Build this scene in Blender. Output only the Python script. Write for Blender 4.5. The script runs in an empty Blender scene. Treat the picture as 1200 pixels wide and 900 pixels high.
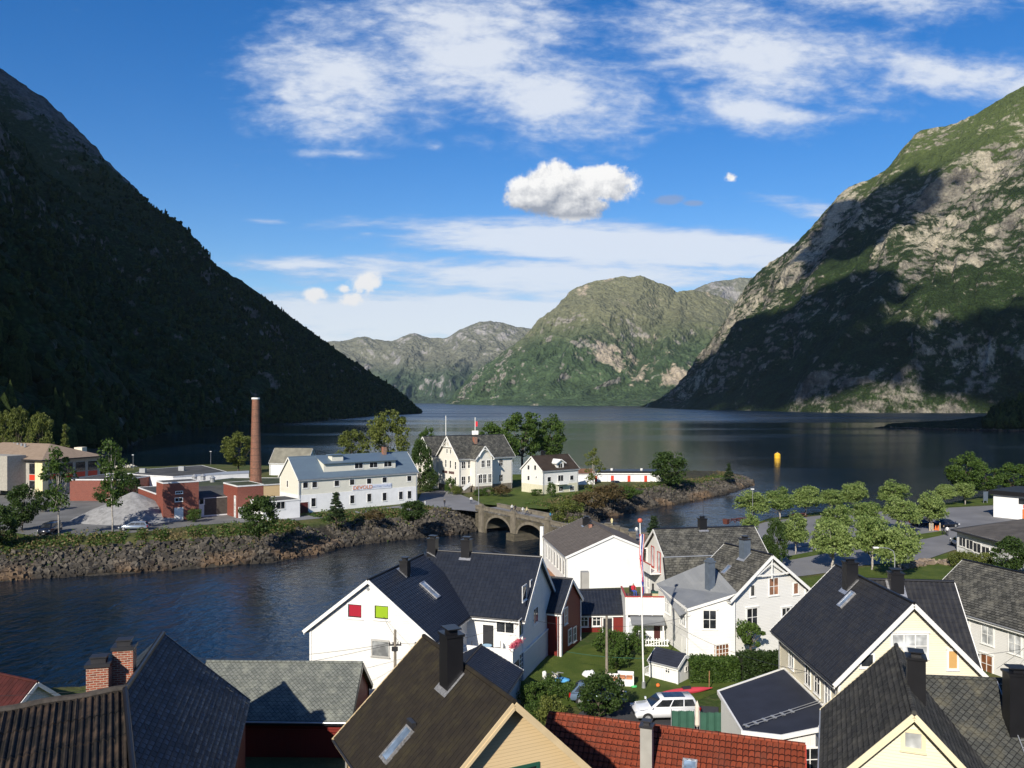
import bpy, bmesh, math, random
import numpy as np
from mathutils import Vector, Matrix
random.seed(7)
SC = bpy.context.scene
COL = SC.collection
R = math.radians
# ---------------------------------------------------------------- camera (level, 27 m above the water)
F, YH, H = 970.0, 469.0, 27.0
cam = bpy.data.cameras.new('camera'); co = bpy.data.objects.new('camera', cam); COL.objects.link(co)
co.location = (0, 0, H); co.rotation_euler = (R(90), 0, 0)
cam.sensor_width = 36; cam.lens = 36 * F / 1200; cam.shift_y = (YH - 450) / 1200
cam.clip_start = .1; cam.clip_end = 60000
SC.camera = co
# ---------------------------------------------------------------- light
SUN_EL = R(30); SH = Vector((-.39, -.92)).normalized()
SUN = Vector((SH.x * math.cos(SUN_EL), SH.y * math.cos(SUN_EL), math.sin(SUN_EL)))
sl = bpy.data.lights.new('sun', 'SUN'); sl.energy = 4.8; sl.angle = R(.5); sl.color = (1, .93, .82)
so = bpy.data.objects.new('sun', sl); COL.objects.link(so)
so.rotation_euler = SUN.to_track_quat('Z', 'Y').to_euler()
SC.view_settings.view_transform = 'Standard'; SC.view_settings.look = 'None'
SC.view_settings.exposure = 0.42; SC.view_settings.gamma = 1
SC.cycles.max_bounces = 5; SC.cycles.volume_bounces = 0; SC.cycles.transparent_max_bounces = 4
SC.cycles.use_denoising = True; SC.cycles.caustics_reflective = False; SC.cycles.caustics_refractive = False

class NT:
    """small node helper"""
    def __init__(s, tree): s.t = tree; s.n = tree.nodes; s.l = tree.links
    def new(s, ty, **k):
        nd = s.n.new(ty)
        for a, b in k.items():
            if a.startswith('i_'):
                key = a[2:]; key = int(key) if key.isdigit() else key
                s.set(nd.inputs[key], b)
            else: setattr(nd, a, b)
        return nd
    def set(s, sock, v):
        if isinstance(v, bpy.types.NodeSocket): s.l.new(v, sock)
        elif isinstance(v, bpy.types.Node): s.l.new(v.outputs[0], sock)
        else:
            if sock.type == 'RGBA' and len(v) == 3: v = (*v, 1)
            sock.default_value = v
    def math(s, op, a, b=0., c=None, clamp=False):
        nd = s.n.new('ShaderNodeMath'); nd.operation = op; nd.use_clamp = clamp
        s.set(nd.inputs[0], a); s.set(nd.inputs[1], b)
        if c is not None: s.set(nd.inputs[2], c)
        return nd.outputs[0]
    def mix(s, f, a, b):
        nd = s.n.new('ShaderNodeMixRGB'); s.set(nd.inputs[0], f); s.set(nd.inputs[1], a); s.set(nd.inputs[2], b)
        return nd.outputs[0]
    def noise(s, vec, scale, detail=4., rough=.55, dist=0.):
        nd = s.n.new('ShaderNodeTexNoise'); s.set(nd.inputs['Vector'], vec)
        nd.inputs['Scale'].default_value = scale; nd.inputs['Detail'].default_value = detail
        nd.inputs['Roughness'].default_value = rough; nd.inputs['Distortion'].default_value = dist
        return nd.outputs[0]
    def ramp(s, v, a, b):   # smoothstep a..b
        nd = s.n.new('ShaderNodeMapRange'); nd.interpolation_type = 'SMOOTHSTEP'
        s.set(nd.inputs[0], v); s.set(nd.inputs[1], a); s.set(nd.inputs[2], b)
        return nd.outputs[0]
    def mapping(s, vec, sc=(1, 1, 1), rot=(0, 0, 0), loc=(0, 0, 0)):
        nd = s.n.new('ShaderNodeMapping'); s.set(nd.inputs[0], vec)
        nd.inputs['Location'].default_value = loc; nd.inputs['Rotation'].default_value = rot; nd.inputs['Scale'].default_value = sc
        return nd.outputs[0]

# ---------------------------------------------------------------- sky with clouds
W = bpy.data.worlds.new('World'); SC.world = W; W.use_nodes = True
w = NT(W.node_tree); w.n.clear()
wo = w.new('ShaderNodeOutputWorld')
sky = w.new('ShaderNodeTexSky', sky_type='NISHITA'); sky.sun_disc = False
sky.sun_elevation = SUN_EL; sky.sun_rotation = math.atan2(SH.x, SH.y)
sky.altitude = 50; sky.air_density = 1.0; sky.dust_density = .3; sky.ozone_density = 2.2
hs = w.new('ShaderNodeHueSaturation', i_Hue=.512, i_Saturation=1.45, i_Value=1.0); w.set(hs.inputs['Color'], sky)
bg1 = w.new('ShaderNodeBackground', i_Color=hs.outputs[0], i_Strength=.10)
tc = w.new('ShaderNodeTexCoord'); sp = w.new('ShaderNodeSeparateXYZ', i_0=tc.outputs['Generated'])
dx, dy, dz = sp.outputs
yy = w.math('MAXIMUM', dy, .02)
su = w.math('DIVIDE', dx, yy); sv = w.math('DIVIDE', dz, yy)      # gnomonic sky plane towards the fjord
cuv = w.new('ShaderNodeCombineXYZ', i_0=su, i_1=sv).outputs[0]
zz = w.math('MAXIMUM', dz, .04)
cpl = w.new('ShaderNodeCombineXYZ', i_0=w.math('DIVIDE', dx, zz), i_1=w.math('DIVIDE', dy, zz)).outputs[0]
def blob(px, py, rx, ry, ang=0, pw=1.):
    m = w.mapping(cuv, loc=(0, 0, 0))
    d = w.new('ShaderNodeVectorMath', operation='SUBTRACT', i_0=m, i_1=((px - 600) / F, (YH - py) / F, 0)).outputs[0]
    d = w.mapping(d, rot=(0, 0, R(ang)))
    d = w.new('ShaderNodeVectorMath', operation='MULTIPLY', i_0=d, i_1=(F / rx, F / ry, 0)).outputs[0]
    l = w.new('ShaderNodeVectorMath', operation='LENGTH', i_0=d).outputs['Value']
    v = w.math('SUBTRACT', 1., l, clamp=True)
    return w.math('MULTIPLY', v, pw)
def union(bs):
    v = bs[0]
    for b in bs[1:]: v = w.math('MAXIMUM', v, b)
    return v
warp = w.new('ShaderNodeVectorMath', operation='ADD', i_0=w.mapping(cuv, sc=(1, 2.3, 1), rot=(0, 0, R(12))), i_1=(3.1, 1.7, 0)).outputs[0]
n1 = w.noise(warp, 8.5, 10, .60, .35); n2 = w.noise(warp, 34, 8, .62, .2)
nn = w.math('ADD', w.math('MULTIPLY', n1, .74), w.math('MULTIPLY', n2, .50))
wlow = w.new('ShaderNodeVectorMath', operation='ADD', i_0=w.mapping(cuv, sc=(1, 5.5, 1), rot=(0, 0, R(2))), i_1=(5.3, .7, 0)).outputs[0]
nl = w.math('ADD', w.math('MULTIPLY', w.noise(wlow, 6.5, 9, .6, .3), .75), w.math('MULTIPLY', w.noise(wlow, 26, 7, .6), .42))
hi = union([blob(545, 60, 330, 150, 0), blob(640, 110, 250, 95, 12), blob(880, 55, 340, 110, 10), blob(1120, 85, 330, 52, 8), blob(400, 90, 190, 130, 0), blob(880, 130, 170, 38, 12),
            blob(400, 180, 130, 12, 2, .7), blob(380, 148, 130, 36, 0, .7), blob(510, 172, 34, 24, 0, .6), blob(1040, -10, 300, 60, 0, .9)])
lo = union([blob(740, 288, 460, 40, 3, 1.5), blob(640, 325, 560, 46, 1, 1.1), blob(560, 375, 620, 62, 0, 1.35), blob(340, 310, 150, 22, 0, .9), blob(300, 258, 60, 8, 5, .7), blob(430, 274, 40, 10, 0, .7),
            blob(950, 245, 110, 22, 12, .8), blob(320, 400, 400, 55, 0, 1.0)])
dh = w.math('ADD', nn, w.math('MULTIPLY', hi, .66)); dl = w.math('ADD', nl, w.math('MULTIPLY', lo, .70))
dens = w.math('MAXIMUM', dh, dl)
thin = w.math('MAXIMUM', w.ramp(dh, .75, 1.26), w.ramp(dl, .78, 1.20))
# small cumulus heaps
cw = w.new('ShaderNodeVectorMath', operation='ADD', i_0=cuv, i_1=(7.3, 2.1, 0)).outputs[0]
n3 = w.noise(cw, 30, 9, .66, .15)
cum = union([blob(655, 228, 92, 44, 4), blob(700, 215, 78, 34), blob(630, 222, 66, 36, -14), blob(650, 208, 42, 30), blob(668, 240, 70, 32),
             blob(428, 331, 42, 24, 0, .72), blob(370, 345, 30, 18, 0, .68), blob(412, 351, 32, 16, 0, .66), blob(857, 208, 16, 12, 0, .62), blob(402, 338, 22, 12, 0, .6)])
n4 = w.noise(cw, 85, 6, .62, .2)
cden = w.math('ADD', w.math('ADD', w.math('MULTIPLY', n3, .95), w.math('MULTIPLY', w.math('SUBTRACT', n4, .42), .45)), w.math('MULTIPLY', cum, 1.25))
thick = w.ramp(cden, .86, 1.16)
grey = union([blob(785, 234, 40, 12, -4), blob(812, 238, 28, 8)])
gden = w.ramp(w.math('ADD', w.math('MULTIPLY', n3, .7), grey), .72, 1.1)
# light side / shaded base of the heaps: the density a little way towards the sun against the density here
n3b = w.noise(w.mapping(cw, loc=(-.008, .012, 0)), 30, 9, .66, .15)
rel = w.math('SUBTRACT', n3b, n3)
basev = w.ramp(sv, (YH - 258) / F, (YH - 205) / F)
lit = w.math('ADD', w.math('ADD', basev, w.math('MULTIPLY', rel, -2.2)), .02, clamp=True)
litsm = w.ramp(sv, (YH - 250) / F, (YH - 262) / F)     # the low heaps are bright all over
lit = w.math('MAXIMUM', lit, w.math('MULTIPLY', litsm, .9), clamp=True)
ccol = w.mix(lit, (.30, .33, .39), (.92, .91, .89))
tcol = w.mix(w.ramp(dens, .8, 1.25), (.40, .52, .76), (.80, .84, .90))
bg2 = w.new('ShaderNodeBackground', i_Color=tcol, i_Strength=.80)
bg3 = w.new('ShaderNodeBackground', i_Color=ccol, i_Strength=.84)
bg4 = w.new('ShaderNodeBackground', i_Color=(.36, .38, .48), i_Strength=.75)
front = w.ramp(dy, .02, .2)
m1 = w.new('ShaderNodeMixShader', i_0=w.math('MULTIPLY', w.math('MULTIPLY', thin, front), .86)); w.l.new(bg1.outputs[0], m1.inputs[1]); w.l.new(bg2.outputs[0], m1.inputs[2])
m15 = w.new('ShaderNodeMixShader', i_0=w.math('MULTIPLY', w.math('MULTIPLY', gden, front), .5)); w.l.new(m1.outputs[0], m15.inputs[1]); w.l.new(bg4.outputs[0], m15.inputs[2])
m2 = w.new('ShaderNodeMixShader', i_0=w.math('MULTIPLY', thick, front)); w.l.new(m15.outputs[0], m2.inputs[1]); w.l.new(bg3.outputs[0], m2.inputs[2])
w.l.new(m2.outputs[0], wo.inputs[0])

# ---------------------------------------------------------------- materials
MATS = {}
def base_mat(name):
    m = bpy.data.materials.new(name); m.use_nodes = True
    t = NT(m.node_tree); t.n.clear()
    out = t.new('ShaderNodeOutputMaterial'); p = t.new('ShaderNodeBsdfPrincipled')
    t.l.new(p.outputs[0], out.inputs[0]); MATS[name] = m
    return m, t, p
def C(*c): return (*c, 1)
def rgb(h):  # #rrggbb of a real surface -> linear
    v = [int(h[i:i + 2], 16) / 255 for i in (0, 2, 4)]
    return tuple(((x / 12.92) if x < .04 else ((x + .055) / 1.055) ** 2.4) for x in v)
def plain(name, col, rough=.6, var=.12, scale=1.5, metal=0., bump=0., bscale=20, spec=.4, dirt=None):
    m, t, p = base_mat(name)
    tc = t.new('ShaderNodeTexCoord').outputs['Object']
    n = t.noise(tc, scale, 5)
    a = tuple(max(0, x * (1 - var)) for x in col); b = tuple(min(1, x * (1 + var)) for x in col)
    c = t.mix(t.ramp(n, .3, .7), a, b)
    if dirt: c = t.mix(t.math('MULTIPLY', t.ramp(t.noise(t.mapping(tc, sc=(1, 1, .35)), scale * 1.7, 6, .7), .5, .8), dirt[1]), c, dirt[0])
    t.set(p.inputs['Base Color'], c); p.inputs['Roughness'].default_value = rough; p.inputs['Metallic'].default_value = metal
    p.inputs['Specular IOR Level'].default_value = spec
    if bump:
        b = t.new('ShaderNodeBump', i_Strength=bump, i_Distance=.05, i_Height=t.noise(tc, bscale, 4)); t.l.new(b.outputs[0], p.inputs['Normal'])
    return m
def siding(name, col, vert=False, period=.14, dirt=.25, rough=.55):
    m, t, p = base_mat(name)
    tc = t.new('ShaderNodeTexCoord').outputs['Object']
    sp = t.new('ShaderNodeSeparateXYZ', i_0=tc)
    v = t.math('ADD', sp.outputs[0], sp.outputs[1]) if vert else sp.outputs[2]
    fr = t.math('FRACT', t.math('DIVIDE', v, period))
    fl = t.math('FLOOR', t.math('DIVIDE', v, period))
    wn = t.new('ShaderNodeTexWhiteNoise', noise_dimensions='1D', i_W=fl).outputs[0]
    n = t.noise(t.mapping(tc, sc=(.6, .6, .25)), 1.3, 6, .65)
    c = t.mix(t.math('MULTIPLY', t.ramp(n, .5, .85), dirt), col, tuple(x * .55 + .02 for x in col))
    c = t.mix(t.math('MULTIPLY', wn, .10), c, tuple(x * .6 for x in col))
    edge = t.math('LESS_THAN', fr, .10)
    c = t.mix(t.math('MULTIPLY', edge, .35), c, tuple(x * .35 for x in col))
    t.set(p.inputs['Base Color'], c); p.inputs['Roughness'].default_value = rough
    p.inputs['Specular IOR Level'].default_value = .3
    b = t.new('ShaderNodeBump', i_Strength=.5, i_Distance=.02, i_Height=(t.ramp(fr, 0., .2) if vert else t.math('SUBTRACT', 1., fr))); t.l.new(b.outputs[0], p.inputs['Normal'])
    return m
def tiles(name, c1, c2, w_=.5, h_=.25, mortar=.02, rot=0., moss=None, mossamt=.5, rough=.6, spec=.4, bump=.6, offset=.5, cm=None, var2=None, rowshade=0.):
    m, t, p = base_mat(name)
    uv = t.new('ShaderNodeUVMap').outputs[0]
    if rot: uv = t.mapping(uv, rot=(0, 0, R(rot)))
    wob = t.new('ShaderNodeTexNoise', i_Vector=uv, i_Scale=3.).outputs['Color']
    uvw = t.new('ShaderNodeVectorMath', operation='MULTIPLY_ADD', i_0=wob, i_1=(.05, .05, 0), i_2=uv).outputs[0]
    br = t.new('ShaderNodeTexBrick', i_Vector=uvw, i_Color1=c1, i_Color2=c2, i_Mortar=cm or tuple(x * .25 for x in c1), i_Scale=1.)
    br.offset = offset
    br.inputs['Mortar Size'].default_value = mortar; br.inputs['Mortar Smooth'].default_value = .3; br.inputs['Bias'].default_value = 0
    br.inputs['Brick Width'].default_value = w_; br.inputs['Row Height'].default_value = h_
    c = br.outputs['Color']
    n = t.noise(uv, .9, 6, .65)
    if var2: c = t.mix(t.math('MULTIPLY', t.ramp(t.noise(uv, 2.6, 5, .7), .45, .75), .8), c, var2)
    if moss: c = t.mix(t.math('MULTIPLY', t.ramp(n, .45, .72), mossamt), c, moss)
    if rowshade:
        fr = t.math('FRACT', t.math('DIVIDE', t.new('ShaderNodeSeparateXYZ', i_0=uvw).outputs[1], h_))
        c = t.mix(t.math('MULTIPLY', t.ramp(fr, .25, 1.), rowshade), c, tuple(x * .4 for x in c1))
    t.set(p.inputs['Base Color'], c)
    t.set(p.inputs['Roughness'], t.math('MULTIPLY_ADD', n, .35, rough - .15)); p.inputs['Specular IOR Level'].default_value = spec
    hgt = t.math('SUBTRACT', t.math('MULTIPLY', t.noise(uv, 9, 4), .5), br.outputs['Fac'])
    b = t.new('ShaderNodeBump', i_Strength=bump, i_Distance=.03, i_Height=hgt); t.l.new(b.outputs[0], p.inputs['Normal'])
    return m
def leafmat(name, c1, c2, trans=.3):
    m = bpy.data.materials.new(name); m.use_nodes = True; t = NT(m.node_tree); t.n.clear(); MATS[name] = m
    out = t.new('ShaderNodeOutputMaterial'); g = t.new('ShaderNodeNewGeometry')
    oi = t.new('ShaderNodeObjectInfo').outputs['Random']
    r = t.math('ADD', t.math('MULTIPLY', g.outputs['Random Per Island'], .8), t.math('MULTIPLY', oi, .25))
    c = t.mix(r, c1, c2)
    d = t.new('ShaderNodeBsdfPrincipled', i_Roughness=.55); t.set(d.inputs['Base Color'], c); d.inputs['Specular IOR Level'].default_value = .25
    tr = t.new('ShaderNodeBsdfTranslucent', i_Color=t.mix(.5, c, (c2[0] * 1.4, c2[1] * 1.5, c2[2]) + (1,)))
    mx = t.new('ShaderNodeMixShader', i_0=trans); t.l.new(d.outputs[0], mx.inputs[1]); t.l.new(tr.outputs[0], mx.inputs[2]); t.l.new(mx.outputs[0], out.inputs[0])
    return m
WHITE = siding('white clapboard', (.74, .73, .69), dirt=.35); WHITEV = siding('white board', (.78, .77, .74), vert=True, period=.18)
GREYW = siding('pale grey board', (.50, .53, .56)); CREAM = siding('cream clapboard', (.76, .70, .54)); YELL = siding('pale yellow clapboard', (.66, .50, .29))
CREAM2 = siding('soft cream board', (.62, .60, .47), vert=True, period=.2); PLW = plain('white render', (.76, .76, .75), .7, .05, .8, dirt=((.5, .5, .48), .25))
TERW = plain('white panel', (.80, .80, .79), .5, .03, .8, dirt=((.55, .55, .52), .15))
RED = siding('red board', (.17, .022, .016), vert=True, period=.16, dirt=.1); REDB = tiles('red brick', (.25, .055, .035), (.17, .035, .022), .24, .08, .01, cm=(.2, .12, .09), bump=.3)
BRICKC = tiles('chimney brick', (.33, .085, .042), (.16, .04, .022), .29, .105, .014, cm=(.42, .36, .28), bump=.5)
STACKB = tiles('stack brick', (.30, .12, .07), (.16, .06, .035), .3, .1, .012, cm=(.2, .14, .1), bump=.5, moss=(.12, .07, .05), mossamt=.6)
TRIM = plain('white trim', (.80, .79, .75), .45, .04); TRIMC = plain('cream trim', (.72, .64, .44), .5, .05); TRIMY = plain('yellow trim', (.64, .50, .30), .5, .06)
BLACKR = tiles('black roof tile', (.018, .018, .020), (.026, .026, .028), .33, .36, .0, rough=.5, spec=.45, bump=.25, moss=(.05, .048, .045), mossamt=.3)
NAVYR = tiles('dark metal tile', (.013, .016, .024), (.018, .022, .032), .33, .36, .0, rough=.42, spec=.5, bump=.2)
BROWNR = tiles('brown black tile', (.020, .0165, .013), (.028, .023, .017), .3, .33, .0, rough=.8, spec=.2, bump=.3, moss=(.045, .038, .020), mossamt=.6, var2=(.018, .015, .013))
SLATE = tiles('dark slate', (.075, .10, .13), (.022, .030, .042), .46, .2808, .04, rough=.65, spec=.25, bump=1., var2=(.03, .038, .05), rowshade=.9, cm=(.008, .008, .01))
MOSSY = tiles('mossy slate', (.125, .122, .108), (.045, .045, .04), .42, .26, .03, rough=.85, spec=.2, bump=.9, moss=(.21, .20, .165), mossamt=.7, var2=(.07, .07, .06), cm=(.02, .02, .02))
DSLATE = tiles('diamond slate', (.18, .19, .17), (.125, .135, .122), .23, .23, .016, rot=45, offset=0., rough=.8, spec=.25, bump=.6, moss=(.28, .29, .24), mossamt=.6, cm=(.05, .055, .05))
DSLATE2 = tiles('round slate', (.078, .08, .072), (.05, .052, .047), .25, .25, .02, rot=45, offset=0., rough=.8, spec=.25, bump=.8, moss=(.20, .18, .12), mossamt=.45, cm=(.02, .02, .02))
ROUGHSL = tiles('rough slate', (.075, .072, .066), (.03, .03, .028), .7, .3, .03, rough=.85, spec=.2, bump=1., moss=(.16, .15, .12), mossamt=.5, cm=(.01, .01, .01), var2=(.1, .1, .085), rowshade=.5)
REDT = tiles('red pantile', (.27, .060, .028), (.19, .042, .020), .30, .34, .026, offset=0., cm=(.045, .010, .006), rough=.75, spec=.25, bump=.3, moss=(.12, .05, .035), mossamt=.45)  # dark joint lines paint in the shadow at each tile row's step
RUSTY = tiles('dark pantile', (.015, .013, .011), (.034, .027, .021), .27, 1.7, .045, offset=0., cm=(.004, .004, .004), rough=.7, spec=.3, bump=.4, moss=(.12, .075, .048), mossamt=.45, var2=(.008, .007, .006))
BROWNT = tiles('brown grey tile', (.115, .10, .09), (.085, .075, .068), .33, .36, .0, rough=.75, spec=.25, bump=.2, moss=(.15, .135, .12), mossamt=.4)
GREYM = tiles('grey ribbed metal', (.20, .21, .22), (.17, .18, .19), 3., .4, .0, rough=.55, spec=.4, bump=.1, moss=(.26, .27, .27), mossamt=.4)
BLUEM = tiles('blue grey sheet metal', (.105, .15, .195), (.095, .135, .18), 3., .6, .0, rough=.45, spec=.5, bump=.1, moss=(.12, .17, .21), mossamt=.4)
BITUM = plain('roofing felt', (.026, .030, .045), .75, .15, .6, bump=.2, bscale=40, spec=.25); FLATR = plain('weathered flat roof', (.075, .075, .075), .9, .25, .25, spec=.2, dirt=((.12, .12, .07), .6))
MOSSFLAT = plain('mossy flat roof', (.06, .07, .04), .9, .3, .3, spec=.2)
BLACK = plain('black sheet metal', (.010, .010, .012), .38, .1, 2, spec=.5); GREYB = plain('grey blue sheet', (.10, .125, .16), .4, .12, 2); LEAD = plain('lead flashing', (.45, .45, .46), .35, .3, 9, metal=.6)
STONE = tiles('grey bridge stone', (.125, .108, .08), (.065, .057, .043), .7, .33, .03, rough=.85, spec=.2, bump=.8, moss=(.12, .12, .07), mossamt=.5, cm=(.08, .075, .06))
COPING = plain('stone coping', (.165, .145, .112), .85, .25, 1.2, bump=.4, bscale=6, dirt=((.1, .1, .07), .5))
CONC = plain('concrete', (.34, .33, .30), .85, .1, .8, dirt=((.15, .15, .13), .4)); CONCP = plain('pebbled concrete', (.34, .32, .28), .9, .12, 2.5)
TANR = tiles('tan roof tile', (.30, .225, .165), (.24, .18, .13), .5, .35, .0, rough=.85, spec=.2, bump=.2, moss=(.33, .26, .2), mossamt=.4)
YPAN = siding('yellow ribbed panel', (.70, .62, .38), vert=True, period=.5)
REDP = plain('red panel', (.55, .045, .02), .5, .06); PINKP = plain('salmon sign', (.65, .13, .11), .5, .05); ORANGE = plain('orange cloth', (.75, .16, .03), .6, .05)
WOOD = plain('weathered wood', (.22, .19, .15), .8, .2, 3); WOODB = plain('brown wood', (.30, .15, .075), .7, .15, 3); DECK = siding('deck board', (.16, .085, .05), vert=True, period=.14)
GREENC = plain('green windbreak cloth', (.03, .095, .065), .8, .1, 2); DGREEN = plain('green frame', (.02, .09, .06), .5, .05)
def glassmat(name, col, curtain=None):
    m, t, p = base_mat(name)
    tc = t.new('ShaderNodeTexCoord').outputs['Generated']
    c = t.mix(t.ramp(t.noise(t.new('ShaderNodeTexCoord').outputs['Object'], 1.1, 2), .4, .7), col, tuple(x * 2.2 + .01 for x in col))
    t.set(p.inputs['Base Color'], c); p.inputs['Roughness'].default_value = .08; p.inputs['Specular IOR Level'].default_value = .7
    return m
GLASS = glassmat('window glass', (.012, .014, .017)); GLASSB = glassmat('window glass with brown curtain', (.16, .065, .03)); GLASSP = glassmat('window glass with pale curtain', (.30, .31, .31))
BLR = plain('red roller blind', (.34, .012, .03), .5, .03); BLG = plain('green roller blind', (.27, .42, .015), .5, .03); BLO = plain('orange curtain', (.55, .33, .12), .6, .05); SKYL = glassmat('skylight glass', (.10, .14, .20))
METAL = plain('galvanised steel', (.42, .43, .44), .4, .1, metal=.5); DARKM = plain('dark metal', (.03, .03, .033), .4, .1); RUBBER = plain('tyre rubber', (.02, .02, .02), .8, .05)
BARK = plain('bark', (.10, .08, .06), .9, .25, 6, bump=.5); BARKL = plain('birch bark', (.34, .31, .27), .85, .35, 5)
ASPH = plain('asphalt', (.19, .19, .195), .9, .16, .12, bump=.15, bscale=30, spec=.2, dirt=((.25, .24, .225), .6))
ASPHD = plain('dark asphalt', (.055, .056, .06), .9, .16, .2, bump=.15, bscale=30, spec=.2)
GRAVEL = plain('gravel', (.16, .16, .155), .95, .2, .2, bump=.4, bscale=9, spec=.2, dirt=((.10, .10, .09), .6))
SAND = plain('grey gravel heap', (.25, .25, .25), .95, .18, 1.2, bump=.6, bscale=5, spec=.15, dirt=((.09, .09, .09), .7))
def grassmat(name, a, b, c2):
    m, t, p = base_mat(name); tc = t.new('ShaderNodeTexCoord').outputs['Object']
    c = t.mix(t.ramp(t.noise(tc, .5, 6, .6), .35, .7), a, b); c = t.mix(t.math('MULTIPLY', t.ramp(t.noise(tc, 2.8, 5, .7), .5, .8), .6), c, c2)
    t.set(p.inputs['Base Color'], c); p.inputs['Roughness'].default_value = .9; p.inputs['Specular IOR Level'].default_value = .15
    bm = t.new('ShaderNodeBump', i_Strength=.7, i_Distance=.12, i_Height=t.noise(tc, 7, 5, .7)); t.l.new(bm.outputs[0], p.inputs['Normal'])
    return m
LAWN = grassmat('lawn', (.060, .092, .016), (.095, .125, .024), (.12, .12, .04))
ROCK = None

# ---------------------------------------------------------------- object helpers
def link(name, me, mats=None, parent=None):
    o = bpy.data.objects.new(name, me); COL.objects.link(o)
    if mats is not None:
        for m in (mats if isinstance(mats, (list, tuple)) else [mats]): me.materials.append(m)
    if parent: o.parent = parent
    return o
def tag(o, label=None, cat=None, group=None, kind=None):
    if label: o['label'] = label
    if cat: o['category'] = cat
    if group: o['group'] = group
    if kind: o['kind'] = kind
    return o
def empty(name, loc, rz, label, cat, group=None):
    o = bpy.data.objects.new(name, None); COL.objects.link(o); o.location = loc; o.rotation_euler = (0, 0, rz)
    o.empty_display_size = .5
    return tag(o, label, cat, group)
class MB:
    def __init__(s): s.v = []; s.f = []; s.mi = []; s.uv = []; s.m = 0
    def face(s, pts, uv=None):
        k = len(s.v); s.v += [tuple(p) for p in pts]; s.f.append(tuple(range(k, k + len(pts)))); s.mi.append(s.m)
        s.uv.append(uv if uv else [None] * len(pts)); return s
    def box(s, x0, x1, y0, y1, z0, z1, M=None):
        c = [Vector((x, y, z)) for z in (z0, z1) for x, y in ((x0, y0), (x1, y0), (x1, y1), (x0, y1))]
        if M: c = [M @ p for p in c]
        for q in ((3, 2, 1, 0), (4, 5, 6, 7), (0, 1, 5, 4), (1, 2, 6, 5), (2, 3, 7, 6), (3, 0, 4, 7)):
            p = [c[i] for i in q]; s.face(p, s.auto(p))
        return s
    @staticmethod
    def auto(p):
        n = (p[1] - p[0]).cross(p[2] - p[0])
        a = Vector((abs(n.x), abs(n.y), abs(n.z)))
        if a.z > a.x and a.z > a.y: return [(q.x, q.y) for q in p]
        t = Vector((-n.y, n.x, 0)); t = t.normalized() if t.length > 1e-6 else Vector((1, 0, 0))
        return [(q.dot(t), q.z) for q in p]
    def beam(s, a, b, w_, h_, up=(0, 0, 1)):
        a = Vector(a); b = Vector(b); d = (b - a); L = d.length; d.normalize(); u = Vector(up)
        x = d.cross(u); x = x.normalized() if x.length > 1e-4 else Vector((1, 0, 0)); z = x.cross(d).normalized()
        M = Matrix.Translation(a) @ Matrix((( d.x, x.x, z.x, 0), (d.y, x.y, z.y, 0), (d.z, x.z, z.z, 0), (0, 0, 0, 1)))
        return s.box(0, L, -w_ / 2, w_ / 2, -h_ / 2, h_ / 2, M)
    def tube(s, pts, rs, n=8, cap=True):
        rings = []; k0 = len(s.v)
        for i, p in enumerate(pts):
            p = Vector(p); a = Vector(pts[max(i - 1, 0)]); b = Vector(pts[min(i + 1, len(pts) - 1)]); d = (b - a).normalized()
            x = d.cross(Vector((0, 0, 1))); x = x.normalized() if x.length > 1e-3 else Vector((1, 0, 0)); y = d.cross(x)
            r = rs[i] if isinstance(rs, (list, tuple)) else rs
            s.v += [tuple(p + (x * math.cos(2 * math.pi * j / n) + y * math.sin(2 * math.pi * j / n)) * r) for j in range(n)]
        acc = 0.
        for i in range(len(pts) - 1):
            L = (Vector(pts[i + 1]) - Vector(pts[i])).length
            r = rs[i] if isinstance(rs, (list, tuple)) else rs
            for j in range(n):
                a = k0 + i * n + j; b = k0 + i * n + (j + 1) % n
                s.f.append((a, a + n, b + n, b)); s.mi.append(s.m)
                u0, u1 = j * 2 * math.pi * r / n, (j + 1) * 2 * math.pi * r / n
                s.uv.append([(u0, acc), (u0, acc + L), (u1, acc + L), (u1, acc)])
            acc += L
        if cap:
            s.f.append(tuple(k0 + j for j in range(n))); s.mi.append(s.m); s.uv.append([(0, 0)] * n)
            s.f.append(tuple(k0 + (len(pts) - 1) * n + j for j in reversed(range(n)))); s.mi.append(s.m); s.uv.append([(0, 0)] * n)
        return s
    def build(s, name, mats, parent=None, smooth=False):
        me = bpy.data.meshes.new(name); me.from_pydata(s.v, [], s.f)
        if any(u[0] is not None for u in s.uv):
            ul = me.uv_layers.new(name='UVMap').data; k = 0
            for u in s.uv:
                for q in u:
                    if q is not None: ul[k].uv = q
                    k += 1
        o = link(name, me, mats, parent)
        if max(s.mi, default=0) > 0: me.polygons.foreach_set('material_index', s.mi)
        if smooth: me.polygons.foreach_set('use_smooth', [True] * len(s.f))
        return o
def P(px, py, z):
    """where the sight line of the photo point meets the horizontal plane z: used to measure the place"""
    Y = (H - z) * F / (py - YH)
    return Vector(((px - 600) / F * Y, Y, z))
def npmesh(name, V, Fq, mats, parent=None, smooth=False, mi=None):
    me = bpy.data.meshes.new(name); V = np.asarray(V, 'f4'); Fq = np.asarray(Fq, 'i4'); k = Fq.shape[1]
    me.vertices.add(len(V)); me.vertices.foreach_set('co', V.ravel())
    me.loops.add(Fq.size); me.loops.foreach_set('vertex_index', Fq.ravel())
    me.polygons.add(len(Fq)); me.polygons.foreach_set('loop_start', np.arange(0, Fq.size, k, dtype='i4'))
    if mi is not None: me.polygons.foreach_set('material_index', np.asarray(mi, 'i4'))
    me.polygons.foreach_set('use_smooth', np.full(len(Fq), smooth))
    me.update(calc_edges=True)
    return link(name, me, mats, parent)
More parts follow.
